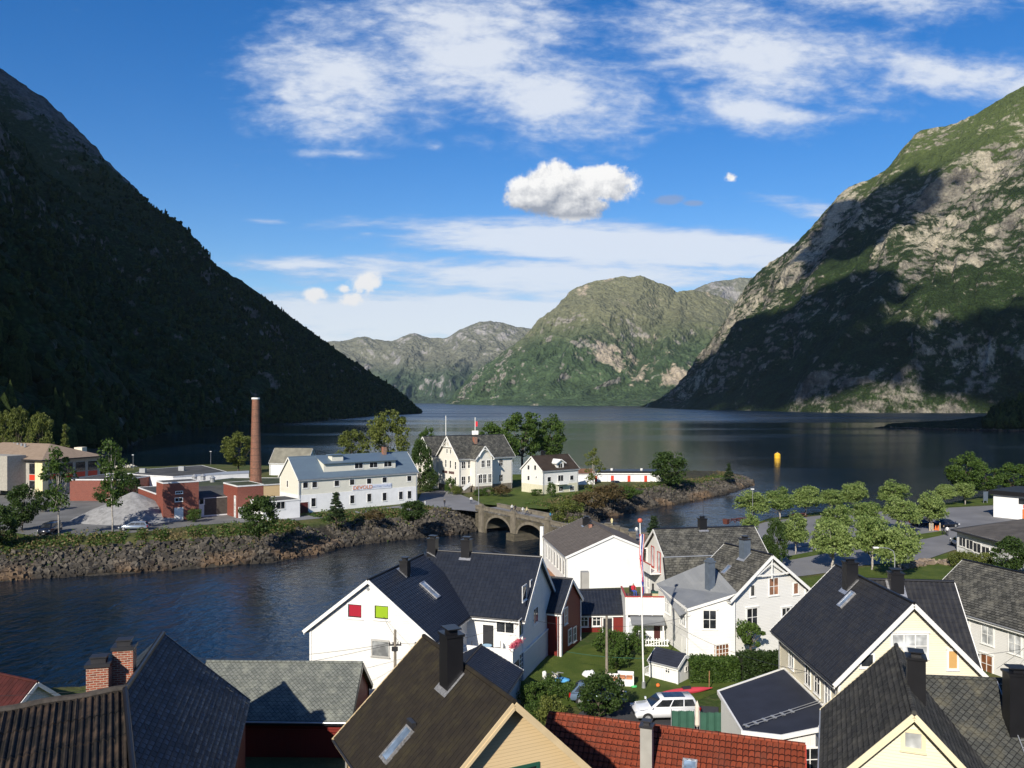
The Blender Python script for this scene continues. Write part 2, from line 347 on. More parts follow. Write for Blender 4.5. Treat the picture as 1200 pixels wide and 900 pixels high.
def grid_faces(nu, nv):
    a = (np.arange(nu - 1)[:, None] * nv + np.arange(nv - 1)[None, :]).ravel()
    return np.stack([a, a + nv, a + nv + 1, a + 1], 1)
# numpy gradient-ish noise
rng = np.random.default_rng(5); PERM = rng.permutation(4096)
def vnoise(x, y, z=None):
    z = np.zeros_like(x) if z is None else z
    xi, yi, zi = np.floor(x).astype(int), np.floor(y).astype(int), np.floor(z).astype(int)
    fx, fy, fz = x - xi, y - yi, z - zi
    fx, fy, fz = (f * f * f * (f * (f * 6 - 15) + 10) for f in (fx, fy, fz))
    def h(a, b, c): return PERM[(PERM[(PERM[a & 4095] + b) & 4095] + c) & 4095] / 4095.
    r = 0
    for i in (0, 1):
        for j in (0, 1):
            for k in (0, 1):
                r = r + h(xi + i, yi + j, zi + k) * (fx if i else 1 - fx) * (fy if j else 1 - fy) * (fz if k else 1 - fz)
    return r * 2 - 1
def fbm(x, y, z=None, oct=5, g=.5, ridged=False):
    a, s, r = 1., 1., 0
    for o in range(oct):
        n = vnoise(x * s + 17.3 * o, y * s - 9.1 * o, None if z is None else z * s + 3.7 * o)
        r = r + a * ((1 - 2 * np.abs(n)) if ridged else n); a *= g; s *= 2.03
    return r

# ================================================================ TERRAIN
FAR_LAND = [(-520, 40), (-200, 96), (-140, 108), (-76, 123.5), (-56, 131), (-40, 138), (-33.5, 146), (-31, 152.5), (-24, 158), (-10.3, 166.5), (-7, 172), (-2, 176), (5, 171), (13, 172), (18, 180),
            (20, 188), (34, 206), (46, 219), (60.6, 237), (77, 264), (80, 275), (74, 291), (60, 288), (36, 268), (22, 262), (-22, 264), (-60, 296), (-110, 308), (-132, 295), (-172, 330), (-215, 455), (-300, 640), (-520, 640)]
NEAR_LAND = [(-520, -120), (-520, 20), (-200, 40), (-60, 66), (-30, 71), (-14, 78), (-5, 90), (0.5, 104), (2.5, 118), (8, 129), (12.5, 138), (24, 141), (36, 151), (48, 162), (57, 169), (65, 174), (97, 189), (118, 208),
             (150, 240), (230, 330), (420, 420), (640, 560), (640, -120)]
def sdist(poly, X, Y):
    """signed distance to a polygon, positive inside"""
    d = np.full(X.shape, 1e9); ins = np.zeros(X.shape, bool); n = len(poly)
    for i in range(n):
        ax, ay = poly[i]; bx, by = poly[(i + 1) % n]; ex, ey = bx - ax, by - ay
        t = np.clip(((X - ax) * ex + (Y - ay) * ey) / (ex * ex + ey * ey), 0, 1)
        d = np.minimum(d, np.hypot(X - ax - t * ex, Y - ay - t * ey))
        c = ((ay > Y) != (by > Y)) & (X < ex * (Y - ay) / (by - ay + 1e-12) + ax); ins ^= c
    return np.where(ins, d, -d)
def ss(a, b, x): t = np.clip((x - a) / (b - a), 0, 1); return t * t * (3 - 2 * t)
def land_z(X, Y):
    X = np.asarray(X, float); Y = np.asarray(Y, float)
    df = sdist(FAR_LAND, X, Y) + vnoise(X * .25, Y * .25) * .8; dn = sdist(NEAR_LAND, X, Y) + vnoise(X * .3, Y * .3) * .4
    wf = 10 - 4.5 * ss(-10, 30, X) + 3 * ss(60, 80, X)      # the bank is a long rubble slope on the river, shorter on the mole
    wf = wf - 5.5 * np.exp(-((X + 10) / 9) ** 2 - ((Y - 166) / 12) ** 2)
    zf = np.where(df > 0, 4 * np.clip(df / wf, 0, 1) ** .85, df * .5)
    zf = zf - 1.2 * ss(40, 60, X) * ss(0, 8, df)
    zn = np.where(dn > 0, 3.8 * np.clip(dn / 2.6, 0, 1) ** .6, dn * .9)
    hill = ss(58, 4, Y) * 22 * (1 - .0 * X); hill = hill * ss(-400, -60, X) + (1 - ss(-400, -60, X)) * hill
    flank = np.clip(54 - Y, 0, 60) * .14
    zn = np.where(dn > 2.6, 3.8 + np.where(Y < 54, flank * 1.0 + ss(34, 0, Y) * 13, 0) * ss(0, 8, dn), zn)
    z = np.maximum(np.clip(zf, -3, None), np.clip(zn, -3, None))
    return z
xs = np.concatenate([np.arange(-520, -110, 4.), np.arange(-110, 130, 1.), np.arange(130, 641, 6.)])
ys = np.concatenate([np.arange(-120, 30, 4.), np.arange(30, 310, 1.), np.arange(310, 641, 6.)])
GX, GY = np.meshgrid(xs, ys, indexing='ij'); GZ = land_z(GX, GY)
GZ = GZ + np.where(GZ < 3.7, vnoise(GX * .9, GY * .9) * .22, 0)
m, t, p = base_mat('ground cover')
g = t.new('ShaderNodeNewGeometry'); tcO = t.new('ShaderNodeTexCoord').outputs['Object']; spz = t.new('ShaderNodeSeparateXYZ', i_0=tcO).outputs[2]; nz = t.new('ShaderNodeSeparateXYZ', i_0=g.outputs['Normal']).outputs[2]
nA = t.noise(tcO, .12, 6, .6); nB = t.noise(tcO, 1.4, 5, .7)
c = t.mix(t.ramp(nA, .38, .62), (.045, .075, .016), (.10, .10, .035)); c = t.mix(t.math('MULTIPLY', t.ramp(nB, .45, .75), .6), c, (.15, .13, .06))
rk = t.mix(t.ramp(nB, .3, .7), (.02, .018, .015), (.07, .062, .05))
low = t.math('SUBTRACT', 1., t.ramp(t.math('MULTIPLY_ADD', nB, 1.4, spz), 3.3, 4.3))
c = t.mix(low, c, rk)
t.set(p.inputs['Base Color'], c); p.inputs['Roughness'].default_value = .95; p.inputs['Specular IOR Level'].default_value = .15
bm = t.new('ShaderNodeBump', i_Strength=.8, i_Distance=.3, i_Height=nB); t.l.new(bm.outputs[0], p.inputs['Normal'])
V = np.stack([GX, GY, GZ], -1).reshape(-1, 3)
tag(npmesh('ground', V, grid_faces(len(xs), len(ys)), m, smooth=True), kind='structure')
def gz(x, y): return float(land_z(np.array([x]), np.array([y]))[0])

# water: one sheet to the horizon
m, t, p = base_mat('sea water')
tcO = t.new('ShaderNodeTexCoord').outputs['Object']
p.inputs['Roughness'].default_value = .07; p.inputs['IOR'].default_value = 1.33
patch = t.noise(t.mapping(tcO, sc=(.35, 1, 1), rot=(0, 0, R(8))), .006, 5, .6)
t.set(p.inputs['Base Color'], t.mix(t.ramp(patch, .35, .65), (.003, .009, .018), (.003, .012, .027)))
wy_ = t.new('ShaderNodeSeparateXYZ', i_0=tcO).outputs[1]
wind = t.ramp(t.math('MULTIPLY_ADD', t.noise(t.mapping(tcO, sc=(.25, 1, 1)), .004, 5, .6), 700., wy_), 1150., 1700.)
t.set(p.inputs['Roughness'], t.math('MULTIPLY_ADD', wind, .22, t.math('MULTIPLY_ADD', t.ramp(patch, .42, .62), .10, .05)))
h1 = t.noise(t.mapping(tcO, sc=(1, .7, 1), rot=(0, 0, R(25))), 1.1, 5, .6, .4); h2 = t.noise(tcO, .16, 3, .5); h3 = t.noise(t.mapping(tcO, sc=(1, .5, 1), rot=(0, 0, R(-20))), .35, 4, .55, .6)
hh = t.math('ADD', t.math('MULTIPLY', h1, .35), t.math('ADD', t.math('MULTIPLY', h2, .5), t.math('MULTIPLY', h3, .6)))
b = t.new('ShaderNodeBump', i_Strength=t.math('MULTIPLY_ADD', t.ramp(wy_, 190., 300.), -.33, .55), i_Distance=.55, i_Height=hh); t.l.new(b.outputs[0], p.inputs['Normal'])
WATER = m
wx = np.array([-30000, -3000, -600, 0, 600, 3000, 30000.]); wy = np.array([-3000, 0, 300, 1500, 5000, 40000.])
A, B = np.meshgrid(wx, wy, indexing='ij')
tag(npmesh('water', np.stack([A, B, A * 0], -1).reshape(-1, 3), grid_faces(len(wx), len(wy)), m), kind='structure')

# ---------------------------------------------------------------- mountains
def mtn_mat(name, forest, grass, rock, rockpale, rs=.008, rbias=0., top=900, topblend=250, pale=.65, texs=.12, streak=None, fvar=.6):
    m, t, p = base_mat(name)
    g = t.new('ShaderNodeNewGeometry'); P_ = t.new('ShaderNodeTexCoord').outputs['Object']
    nzz = t.new('ShaderNodeSeparateXYZ', i_0=g.outputs['Normal']).outputs[2]; pz = t.new('ShaderNodeSeparateXYZ', i_0=P_).outputs[2]
    big = t.noise(P_, rs, 7, .62, .4); med = t.noise(P_, rs * 6, 5, .65); fine = t.noise(P_, texs, 4, .65)
    vor = t.new('ShaderNodeTexVoronoi', i_Vector=P_, i_Scale=texs * 1.6).outputs['Distance']
    fc = t.mix(t.ramp(med, .35, .68), tuple(x * .72 for x in forest), tuple(x * 1.45 for x in forest))
    fc = t.mix(t.math('MULTIPLY', t.ramp(vor, .15, .75), fvar), fc, tuple(x * .35 for x in forest))
    gc = t.mix(t.ramp(fine, .35, .7), grass, tuple(x * 1.5 for x in grass))
    veg = t.mix(t.ramp(t.math('ADD', t.math('MULTIPLY_ADD', med, topblend, pz), t.math('MULTIPLY', big, topblend)), top - topblend * .2, top + topblend * 1.2), fc, gc)
    rc = t.mix(t.ramp(t.math('MULTIPLY_ADD', fine, .5, t.math('MULTIPLY', med, .6)), .42, .75), rock, rockpale)
    st = t.noise(t.mapping(P_, sc=(1, 1, .18)), rs * 9, 5, .7)
    rc = t.mix(t.math('MULTIPLY', t.ramp(st, .5, .72), .7), rc, tuple(x * .35 for x in rock))
    steep = t.math('SUBTRACT', 1., nzz)
    fl2 = t.noise(t.mapping(P_, sc=(1, 1, .45)), texs * .45, 6, .75, .5)
    f = t.math('ADD', t.math('ADD', t.math('MULTIPLY', big, .95), t.math('MULTIPLY', steep, .55)), t.math('MULTIPLY_ADD', fl2, .75, t.math('MULTIPLY_ADD', fine, .3, t.math('MULTIPLY', med, .3))))
    f = t.math('SUBTRACT', f, .275); slab = 0.
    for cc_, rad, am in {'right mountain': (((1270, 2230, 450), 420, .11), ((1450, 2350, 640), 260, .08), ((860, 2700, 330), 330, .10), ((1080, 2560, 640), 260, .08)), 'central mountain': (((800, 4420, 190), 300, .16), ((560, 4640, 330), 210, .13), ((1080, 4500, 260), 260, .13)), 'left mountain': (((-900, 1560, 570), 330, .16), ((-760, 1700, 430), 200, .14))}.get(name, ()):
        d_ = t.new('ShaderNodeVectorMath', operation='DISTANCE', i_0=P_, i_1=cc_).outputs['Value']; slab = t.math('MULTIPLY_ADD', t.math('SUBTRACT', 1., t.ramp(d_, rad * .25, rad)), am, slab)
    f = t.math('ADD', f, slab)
    f = t.math('ADD', f, t.math('MULTIPLY', t.ramp(pz, top, top + topblend * 2), .30 if name == 'left mountain' else .2))
    f = t.ramp(f, 1.26 - rbias, 1.46 - rbias)
    c = t.mix(t.math('MULTIPLY', f, pale + .3), veg, rc)
    if streak:
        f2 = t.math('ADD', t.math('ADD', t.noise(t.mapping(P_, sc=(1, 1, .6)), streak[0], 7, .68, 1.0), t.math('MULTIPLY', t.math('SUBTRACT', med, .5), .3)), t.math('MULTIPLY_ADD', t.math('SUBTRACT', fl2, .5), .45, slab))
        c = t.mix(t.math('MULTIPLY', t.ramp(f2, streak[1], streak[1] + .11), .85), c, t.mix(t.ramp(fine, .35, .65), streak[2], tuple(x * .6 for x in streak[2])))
    t.set(p.inputs['Base Color'], c); p.inputs['Roughness'].default_value = .95; p.inputs['Specular IOR Level'].default_value = .1
    hb = t.math('ADD', t.math('MULTIPLY', med, 1.0 / rs / 30), t.math('SUBTRACT', t.math('MULTIPLY', fine, 1.4 / texs / 4), t.math('MULTIPLY', vor, .35 / texs)))
    b = t.new('ShaderNodeBump', i_Strength=.9, i_Distance=1., i_Height=hb); t.l.new(b.outputs[0], p.inputs['Normal'])
    return m
def curve(pts, n):
    """Catmull-Rom through the points, n samples evenly by chord length"""
    P_ = np.array(pts, float); d = np.r_[0, np.cumsum(np.linalg.norm(np.diff(P_, axis=0), axis=1))]; u = np.linspace(0, d[-1], n)
    T = np.gradient(P_, d, axis=0); i = np.clip(np.searchsorted(d, u, 'right') - 1, 0, len(d) - 2); h = (d[i + 1] - d[i]); s = ((u - d[i]) / h)[:, None]; h = h[:, None]
    return (2 * s**3 - 3 * s**2 + 1) * P_[i] + (s**3 - 2 * s**2 + s) * h * T[i] * .6 + (-2 * s**3 + 3 * s**2) * P_[i + 1] + (s**3 - s**2) * h * T[i + 1] * .6
def sil(px, py, Y): return ((px - 600) / F * Y, Y, H + (YH - py) / F * Y)
def mountain(name, foot, ridge, mat, nu, nv, amp, gul=0., gs=120., ns=300., back=(0, 600, -400), prof=1., seed=0., damp=.22, hf=0., hfs=12., nb=14):
    f = curve(foot, nu); r = curve(ridge, nu)
    v = np.linspace(0, 1, nv)[None, :, None]
    S = f[:, None] * (1 - v) + r[:, None] * v
    vv = v[..., 0]
    S[..., 2] = f[:, None, 2] * (1 - vv) + (r[:, None, 2] - f[:, None, 2]) * vv ** prof + f[:, None, 2] * vv
    # outward normal in plan
    d = r[:, :2] - f[:, :2]; L = np.linalg.norm(d, axis=1)[:, None] + 1e-6; o = -(d / L)
    k = np.ones(9) / 9; o = np.stack([np.convolve(np.pad(o[:, i], 4, 'edge'), k, 'valid') for i in (0, 1)], 1)
    x, y, z = S[..., 0] + seed, S[..., 1], S[..., 2]
    env = np.clip(vv / .06, 0, 1) * (1 - (1 - damp) * np.clip((vv - .6) / .35, 0, 1))
    hs_ = np.clip((r[:, 2] / max(1, r[:, 2].max()) * 3), .12, 1)[:, None]
    n = fbm(x / ns, y / ns, z / ns, 7, .5) * amp
    if gul:
        uu = (np.arange(nu) / nu)[:, None] * np.linalg.norm(np.diff(f, axis=0), axis=1).sum() / gs + np.zeros_like(vv)
        uu = uu + fbm(x / ns / .7, y / ns / .7, None, 3) * .35 + seed
        n = n + (fbm(uu, vv * 1.3 + seed, None, 5, .55, True) - 1.25) * gul
    dn = n * env * hs_
    if hf: dn = dn + fbm(x / hfs, y / hfs, z / hfs, 3, .6) * hf * np.clip(vv / .02, 0, 1)
    S[..., 0] += o[:, None, 0] * dn * .75; S[..., 1] += o[:, None, 1] * dn * .75; S[..., 2] += dn * .55 * np.clip(vv * 6, 0, 1)
    # the far side, so that the mountain is a body
    bk = []
    for q in np.linspace(0, 1, nb)[1:]:
        e = S[:, -1].copy(); e[:, 0] += back[0] * q; e[:, 1] += back[1] * q; e[:, 2] = e[:, 2] * (1 - q ** 1.3) - 5 * q + fbm(e[:, 0] / ns, e[:, 1] / ns) * amp * .5 * q * (1 - q); bk.append(e)
    S2 = np.concatenate([S, np.stack(bk, 1)], 1)
    S2[:, 0, 2] = np.minimum(S2[:, 0, 2], -1)
    o_ = npmesh(name, S2.reshape(-1, 3), grid_faces(nu, S2.shape[1]), mat, smooth=True)
    tag(o_, kind='structure')
    return S
LM = mtn_mat('left mountain', (.030, .052, .018), (.045, .055, .025), (.10, .095, .09), (.22, .20, .185), rs=.007, rbias=.05, top=400, topblend=120, texs=.16, fvar=.75)
lfoot = [(-150, -500, 3), (-185, -100, 3), (-190, 150, 3), (-198, 300, 3), (-214, 450, 0), (-250, 560, 0), (-289, 700, 0), (-292, 826, 0), (-262, 1030, 0), (-238, 1300, 0), (-205, 1560, 0), (-184, 1690, 0), (-205, 1760, 0)]
lridge = [(-1000, -700, 600), (-1250, -200, 1350), (-1350, 250, 1450), (-1350, 700, 1380), (-1300, 1050, 1180)] + [sil(*q) for q in
          [(-70, 50, 1400), (0, 80, 1500), (26, 98, 1540), (50, 115, 1570), (77, 139, 1600), (97, 168, 1640), (123, 188, 1680), (148, 218, 1720), (162, 251, 1750), (204, 280, 1790), (245, 305, 1830), (286, 331, 1850), (327, 361.6, 1850), (368, 392, 1840), (409, 420, 1820), (440, 441, 1790), (460, 454, 1770), (480, 470, 1750), (493, 483, 1740)]]
LS = mountain('left_mountain', lfoot, lridge, LM, 620, 330, 30, gul=20, gs=170, ns=260, back=(-500, 500, 0), prof=1.0, hf=3.2, hfs=9)
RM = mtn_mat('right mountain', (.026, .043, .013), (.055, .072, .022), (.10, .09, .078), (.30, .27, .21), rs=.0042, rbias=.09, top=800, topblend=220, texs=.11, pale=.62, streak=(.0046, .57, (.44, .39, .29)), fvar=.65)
rfoot = [(498, 3500, 0), (486, 3150, 0), (492, 2910, 0), (500, 2620, 0), (513, 2381, 0), (545, 2270, 0), (590, 2160, 0), (640, 1990, 0), (703, 1830, 0), (800, 1790, 0), (960, 1760, 0), (1180, 1660, 0), (1500, 1450, 0), (1900, 1150, 0)]
rridge = [sil(*q) for q in [(755, 478, 3500), (766, 476, 3200), (789, 456, 3020), (806, 441, 3000), (823.6, 427, 2980), (833, 398, 2950), (857, 363, 2920), (877, 329, 2900), (897, 310, 2880), (931, 290, 2840), (955, 263, 2810), (975, 241, 2780), (994.7, 219, 2750), (1019, 209.6, 2720), (1041, 195, 2700),
          (1058, 173, 2680), (1078, 153, 2660), (1112, 143.6, 2630), (1141, 131, 2600), (1175, 109, 2570), (1200, 94, 2550)]] + [(2000, 2350, 1220), (2500, 2000, 1350), (2900, 1500, 1300)]
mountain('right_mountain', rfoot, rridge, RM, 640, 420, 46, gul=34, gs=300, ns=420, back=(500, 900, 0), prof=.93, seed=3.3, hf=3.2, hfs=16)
CM_ = mtn_mat('central mountain', (.055, .085, .038), (.12, .12, .07), (.19, .175, .155), (.36, .33, .28), rs=.0022, rbias=-.04, top=560, topblend=240, texs=.03, pale=.6, streak=(.0030, .60, (.46, .38, .28)), fvar=.35)
cfoot = [(-420, 5700, 0), (-395, 5300, 0), (-180, 4650, 0), (60, 4250, 0), (330, 3980, 0), (600, 3850, 0), (880, 3900, 0), (1150, 4100, 0), (1500, 4300, 0)]
cridge = [sil(*q) for q in [(519, 475, 5900), (530, 464, 5900), (540, 452, 5850), (553.5, 436, 5800), (574, 420, 5750), (594, 406, 5700), (612, 391, 5650), (630, 376.5, 5600), (648, 358, 5550), (666, 343, 5500), (680, 335, 5500), (693, 329, 5500), (720, 323.4, 5500), (751.5, 323.4, 5500), (778.5, 332, 5550), (794, 341, 5600), (810, 339, 5650), (837, 345, 5700), (855, 351, 5700), (900, 380, 5800), (960, 420, 5900)]]
mountain('central_mountain', cfoot, cridge, CM_, 520, 300, 70, gul=70, gs=420, ns=1000, back=(200, 1500, 0), prof=1.0, seed=11.7, hf=9, hfs=50, damp=.25)
FM_ = mtn_mat('far range', (.055, .08, .045), (.12, .12, .085), (.22, .21, .20), (.34, .32, .29), rs=.0014, rbias=.04, top=450, topblend=200, texs=.02, pale=.65, fvar=.3)
mountain('distant_range', [(-2700, 7600, 0), (-1800, 7500, 0), (-900, 7300, 0), (-500, 7000, 0), (0, 6900, 0), (600, 7100, 0)],
         [sil(*q) for q in [(250, 415, 9400), (330, 405, 9400), (378, 399, 9300), (400, 397, 9200), (427, 393, 9200), (440, 397, 9200), (460, 399, 9200), (486, 388.7, 9200), (504, 393, 9200), (522, 393, 9100), (540, 382, 9000), (558, 375, 9000), (576, 373.5, 9000), (594, 376.5, 9000), (619, 382, 9000), (680, 395, 9000), (740, 420, 9000)]],
         FM_, 420, 160, 120, gul=110, gs=420, ns=1500, back=(0, 1500, 0), seed=23.1, hf=10, hfs=70, damp=.3)
mountain('distant_peak', [(1100, 6900, 0), (1700, 6800, 0), (2600, 6800, 0), (3400, 6900, 0)],
         [sil(*q) for q in [(770, 365, 8600), (800, 345, 8600), (815, 337, 8500), (846, 328, 8500), (862, 325, 8500), (875, 323.4, 8500), (890, 326, 8500), (930, 340, 8500), (980, 380, 8500)]], FM_, 200, 120, 180, gul=120, gs=600, ns=1100, back=(0, 1500, 0), seed=31.1, hf=10, hfs=70, damp=.3)
HM = mtn_mat('headland', (.022, .034, .012), (.04, .05, .018), (.13, .12, .10), (.28, .26, .22), rs=.012, rbias=.0, top=80, topblend=60, texs=.2, fvar=.6)
HS = mountain('headland', [(360, 812, 0), (352, 806, 0), (362, 796, 0), (400, 765, 0), (445, 722, 0), (520, 680, 0), (620, 600, 0), (760, 480, 0)],
         [(372, 822, 3), (385, 832, 4), (400, 838, 4), (445, 850, 6), (500, 865, 12), (600, 930, 46), (760, 950, 110), (1000, 900, 210)], HM, 260, 90, 9, gul=4, gs=70, ns=70, back=(200, 300, 0), prof=1.2, seed=5.5, hf=1.2, hfs=7)
# clouds added high up and out of view to cast shade on the hillsides
SHADE_CLD = plain('shade_cloud', (.85, .85, .86), 1., .02)
bm_ = bmesh.new(); bmesh.ops.create_icosphere(bm_, subdivisions=2, radius=1); ICO = (np.array([v.co[:] for v in bm_.verts]), np.array([[v.index for v in f.verts] for f in bm_.faces])); bm_.free()
def shade_cloud(cx, cy, cz, rx, ry, rz, seed, ang=0.):
    bm_ = bmesh.new(); bmesh.ops.create_icosphere(bm_, subdivisions=5, radius=1.)
    co_ = np.array([v.co[:] for v in bm_.verts]); n = fbm(co_[:, 0] * 2 + seed, co_[:, 1] * 2, co_[:, 2] * 2, 5, .6)
    co_ *= (1 + .38 * n)[:, None]; co_[:, 2] = np.where(co_[:, 2] < 0, co_[:, 2] * .35, co_[:, 2])
    c_, s_ = math.cos(ang), math.sin(ang)
    X, Y_ = co_[:, 0] * rx, co_[:, 1] * ry
    for v, a, b_, z_ in zip(bm_.verts, X * c_ - Y_ * s_, X * s_ + Y_ * c_, co_[:, 2] * rz): v.co = (a + cx, b_ + cy, z_ + cz)
    me = bpy.data.meshes.new('shade_cloud'); bm_.to_mesh(me); bm_.free()
    me.polygons.foreach_set('use_smooth', [True] * len(me.polygons))
    tag(link('shade_cloud', me, SHADE_CLD), kind='structure')
    rg = np.random.default_rng(int(seed * 10)); n_ = 130; th = rg.uniform(0, 6.283, n_); rr_ = rg.normal(1.0, .2, n_); bv, bf = ICO; sz = rg.uniform(.04, .13, n_) * (rx + ry) / 2 * np.clip(1.55 - rr_ * .8, .25, 1.2)
    X, Y_ = np.cos(th) * rr_ * rx * 1.08, np.sin(th) * rr_ * ry * 1.08; cen = np.stack([X * c_ - Y_ * s_ + cx, X * s_ + Y_ * c_ + cy, cz + rg.uniform(0, .3, n_) * rz], 1)
    V_ = bv[None] * (1 + rg.uniform(-.3, .3, (n_, len(bv), 1))) * sz[:, None, None] * np.array([1.3, 1.3, .6]) + cen[:, None]
    tag(npmesh('shade_cloud', V_.reshape(-1, 3), (bf[None] + (np.arange(n_) * len(bv))[:, None, None]).reshape(-1, 3), SHADE_CLD, smooth=True), kind='structure')
def shade_cloud_for(x, y, z, cz, rx, ry, seed, ang=0., rz=120):   # adds an unseen body up-sun that shades the place (x, y, z)
    k = (cz - z) / SUN.z; shade_cloud(x + SUN.x * k, y + SUN.y * k, cz, rx, ry, rz, seed, ang)
shade_cloud_for(1190, 1840, 90, 1900, 260, 190, 1.2, R(20)); shade_cloud_for(1050, 2450, 560, 1950, 150, 290, 4.2, R(-35)); shade_cloud_for(830, 2300, 170, 1900, 200, 210, 7.7, 0.); shade_cloud_for(-390, 1400, 150, 1900, 250, 430, 2.7, 0.); shade_cloud_for(640, 2600, 40, 1900, 240, 480, 9.2, R(10)); shade_cloud_for(790, 2050, 60, 1950, 190, 170, 3.1, R(-20)); shade_cloud_for(500, 830, 12, 1850, 190, 130, 5.1, 0., 60)

# ================================================================ HOUSES
def relief(mb, a, b, c, style, lift=.03):
    """roof covering with real relief on the slope a(ridge 0), b(ridge 1), c(eave below a)"""
    a, b, c = Vector(a), Vector(b), Vector(c); U = b - a; Vd = c - a; Lu, Lv = U.length, Vd.length; n = U.cross(Vd).normalized()
    if n.z < 0: n = -n
    u1, v1 = U / Lu, Vd / Lv
    if style in ('tile', 'pan'):
        pu, row, am, st = (.33, .36, .016, .02) if style == 'tile' else (.30, .34, .045, .05)
        seg = 5; nu = max(2, int(Lu / pu)) * seg; rows = max(1, int(round(Lv / row)))
        us = np.linspace(0, Lu, nu + 1); hu = am * (np.sin(np.arange(nu + 1) / seg * 2 * np.pi) + .35 * np.sin(np.arange(nu + 1) / seg * 4 * np.pi))
        vs, hv = [], []
        for k in range(rows): vs += [k * Lv / rows, (k + 1) * Lv / rows]; hv += [0, st]
    elif style == 'corr':
        pu = .27; seg = 8; nu = int(Lu / pu) * seg; us = np.linspace(0, Lu, nu + 1); hu = -.055 * np.cos(np.arange(nu + 1) / seg * 2 * np.pi); hu += .012 * np.array([random.uniform(-1, 1) for _ in us]); vs = [0, Lv * .24, Lv * .24, Lv * .49, Lv * .49, Lv * .75, Lv * .75, Lv]; hv = [0, .02] * 4
    elif style == 'seam':
        pu = .45; us, hu = [], []
        for k in range(int(Lu / pu) + 1): us += [k * pu, k * pu + .015, k * pu + .05, k * pu + .065]; hu += [0, .03, .03, 0]
        us = np.minimum(np.array(us), Lu); hu = np.array(hu); vs = [0, Lv]; hv = [0, 0]
    elif style == 'seamv':   # ribs running along the slope, wide
        pu = .2; us, hu = [], []
        for k in range(int(Lu / pu) + 1): us += [k * pu, k * pu + .02, k * pu + .06, k * pu + .08]; hu += [0, .03, .03, 0]
        us = np.minimum(np.array(us), Lu); hu = np.array(hu); vs = [0, Lv]; hv = [0, 0]
    else:                    # slates: courses laid as steps
        row = .28; rows = max(1, int(round(Lv / row))); us = np.linspace(0, Lu, max(2, int(Lu / .45) + 1)); hu = np.array([random.uniform(-.007, .007) for _ in us]); vs, hv = [], []
        for k in range(rows): vs += [k * Lv / rows, (k + 1) * Lv / rows]; hv += [0, .022]
    k0 = len(mb.v); nv = len(vs)
    for i, uu in enumerate(us):
        for j, v_ in enumerate(vs):
            mb.v.append(tuple(a + u1 * float(uu) + v1 * float(v_) + n * float(lift + hu[i] + hv[j])))
    fl = (u1.cross(v1)).dot(n) > 0
    for i in range(len(us) - 1):
        for j in range(nv - 1):
            q = [(i, j), (i + 1, j), (i + 1, j + 1), (i, j + 1)]
            if not fl: q = q[::-1]
            mb.f.append(tuple(k0 + x * nv + y for x, y in q)); mb.mi.append(mb.m); mb.uv.append([(float(us[x]), float(-vs[y])) for x, y in q])
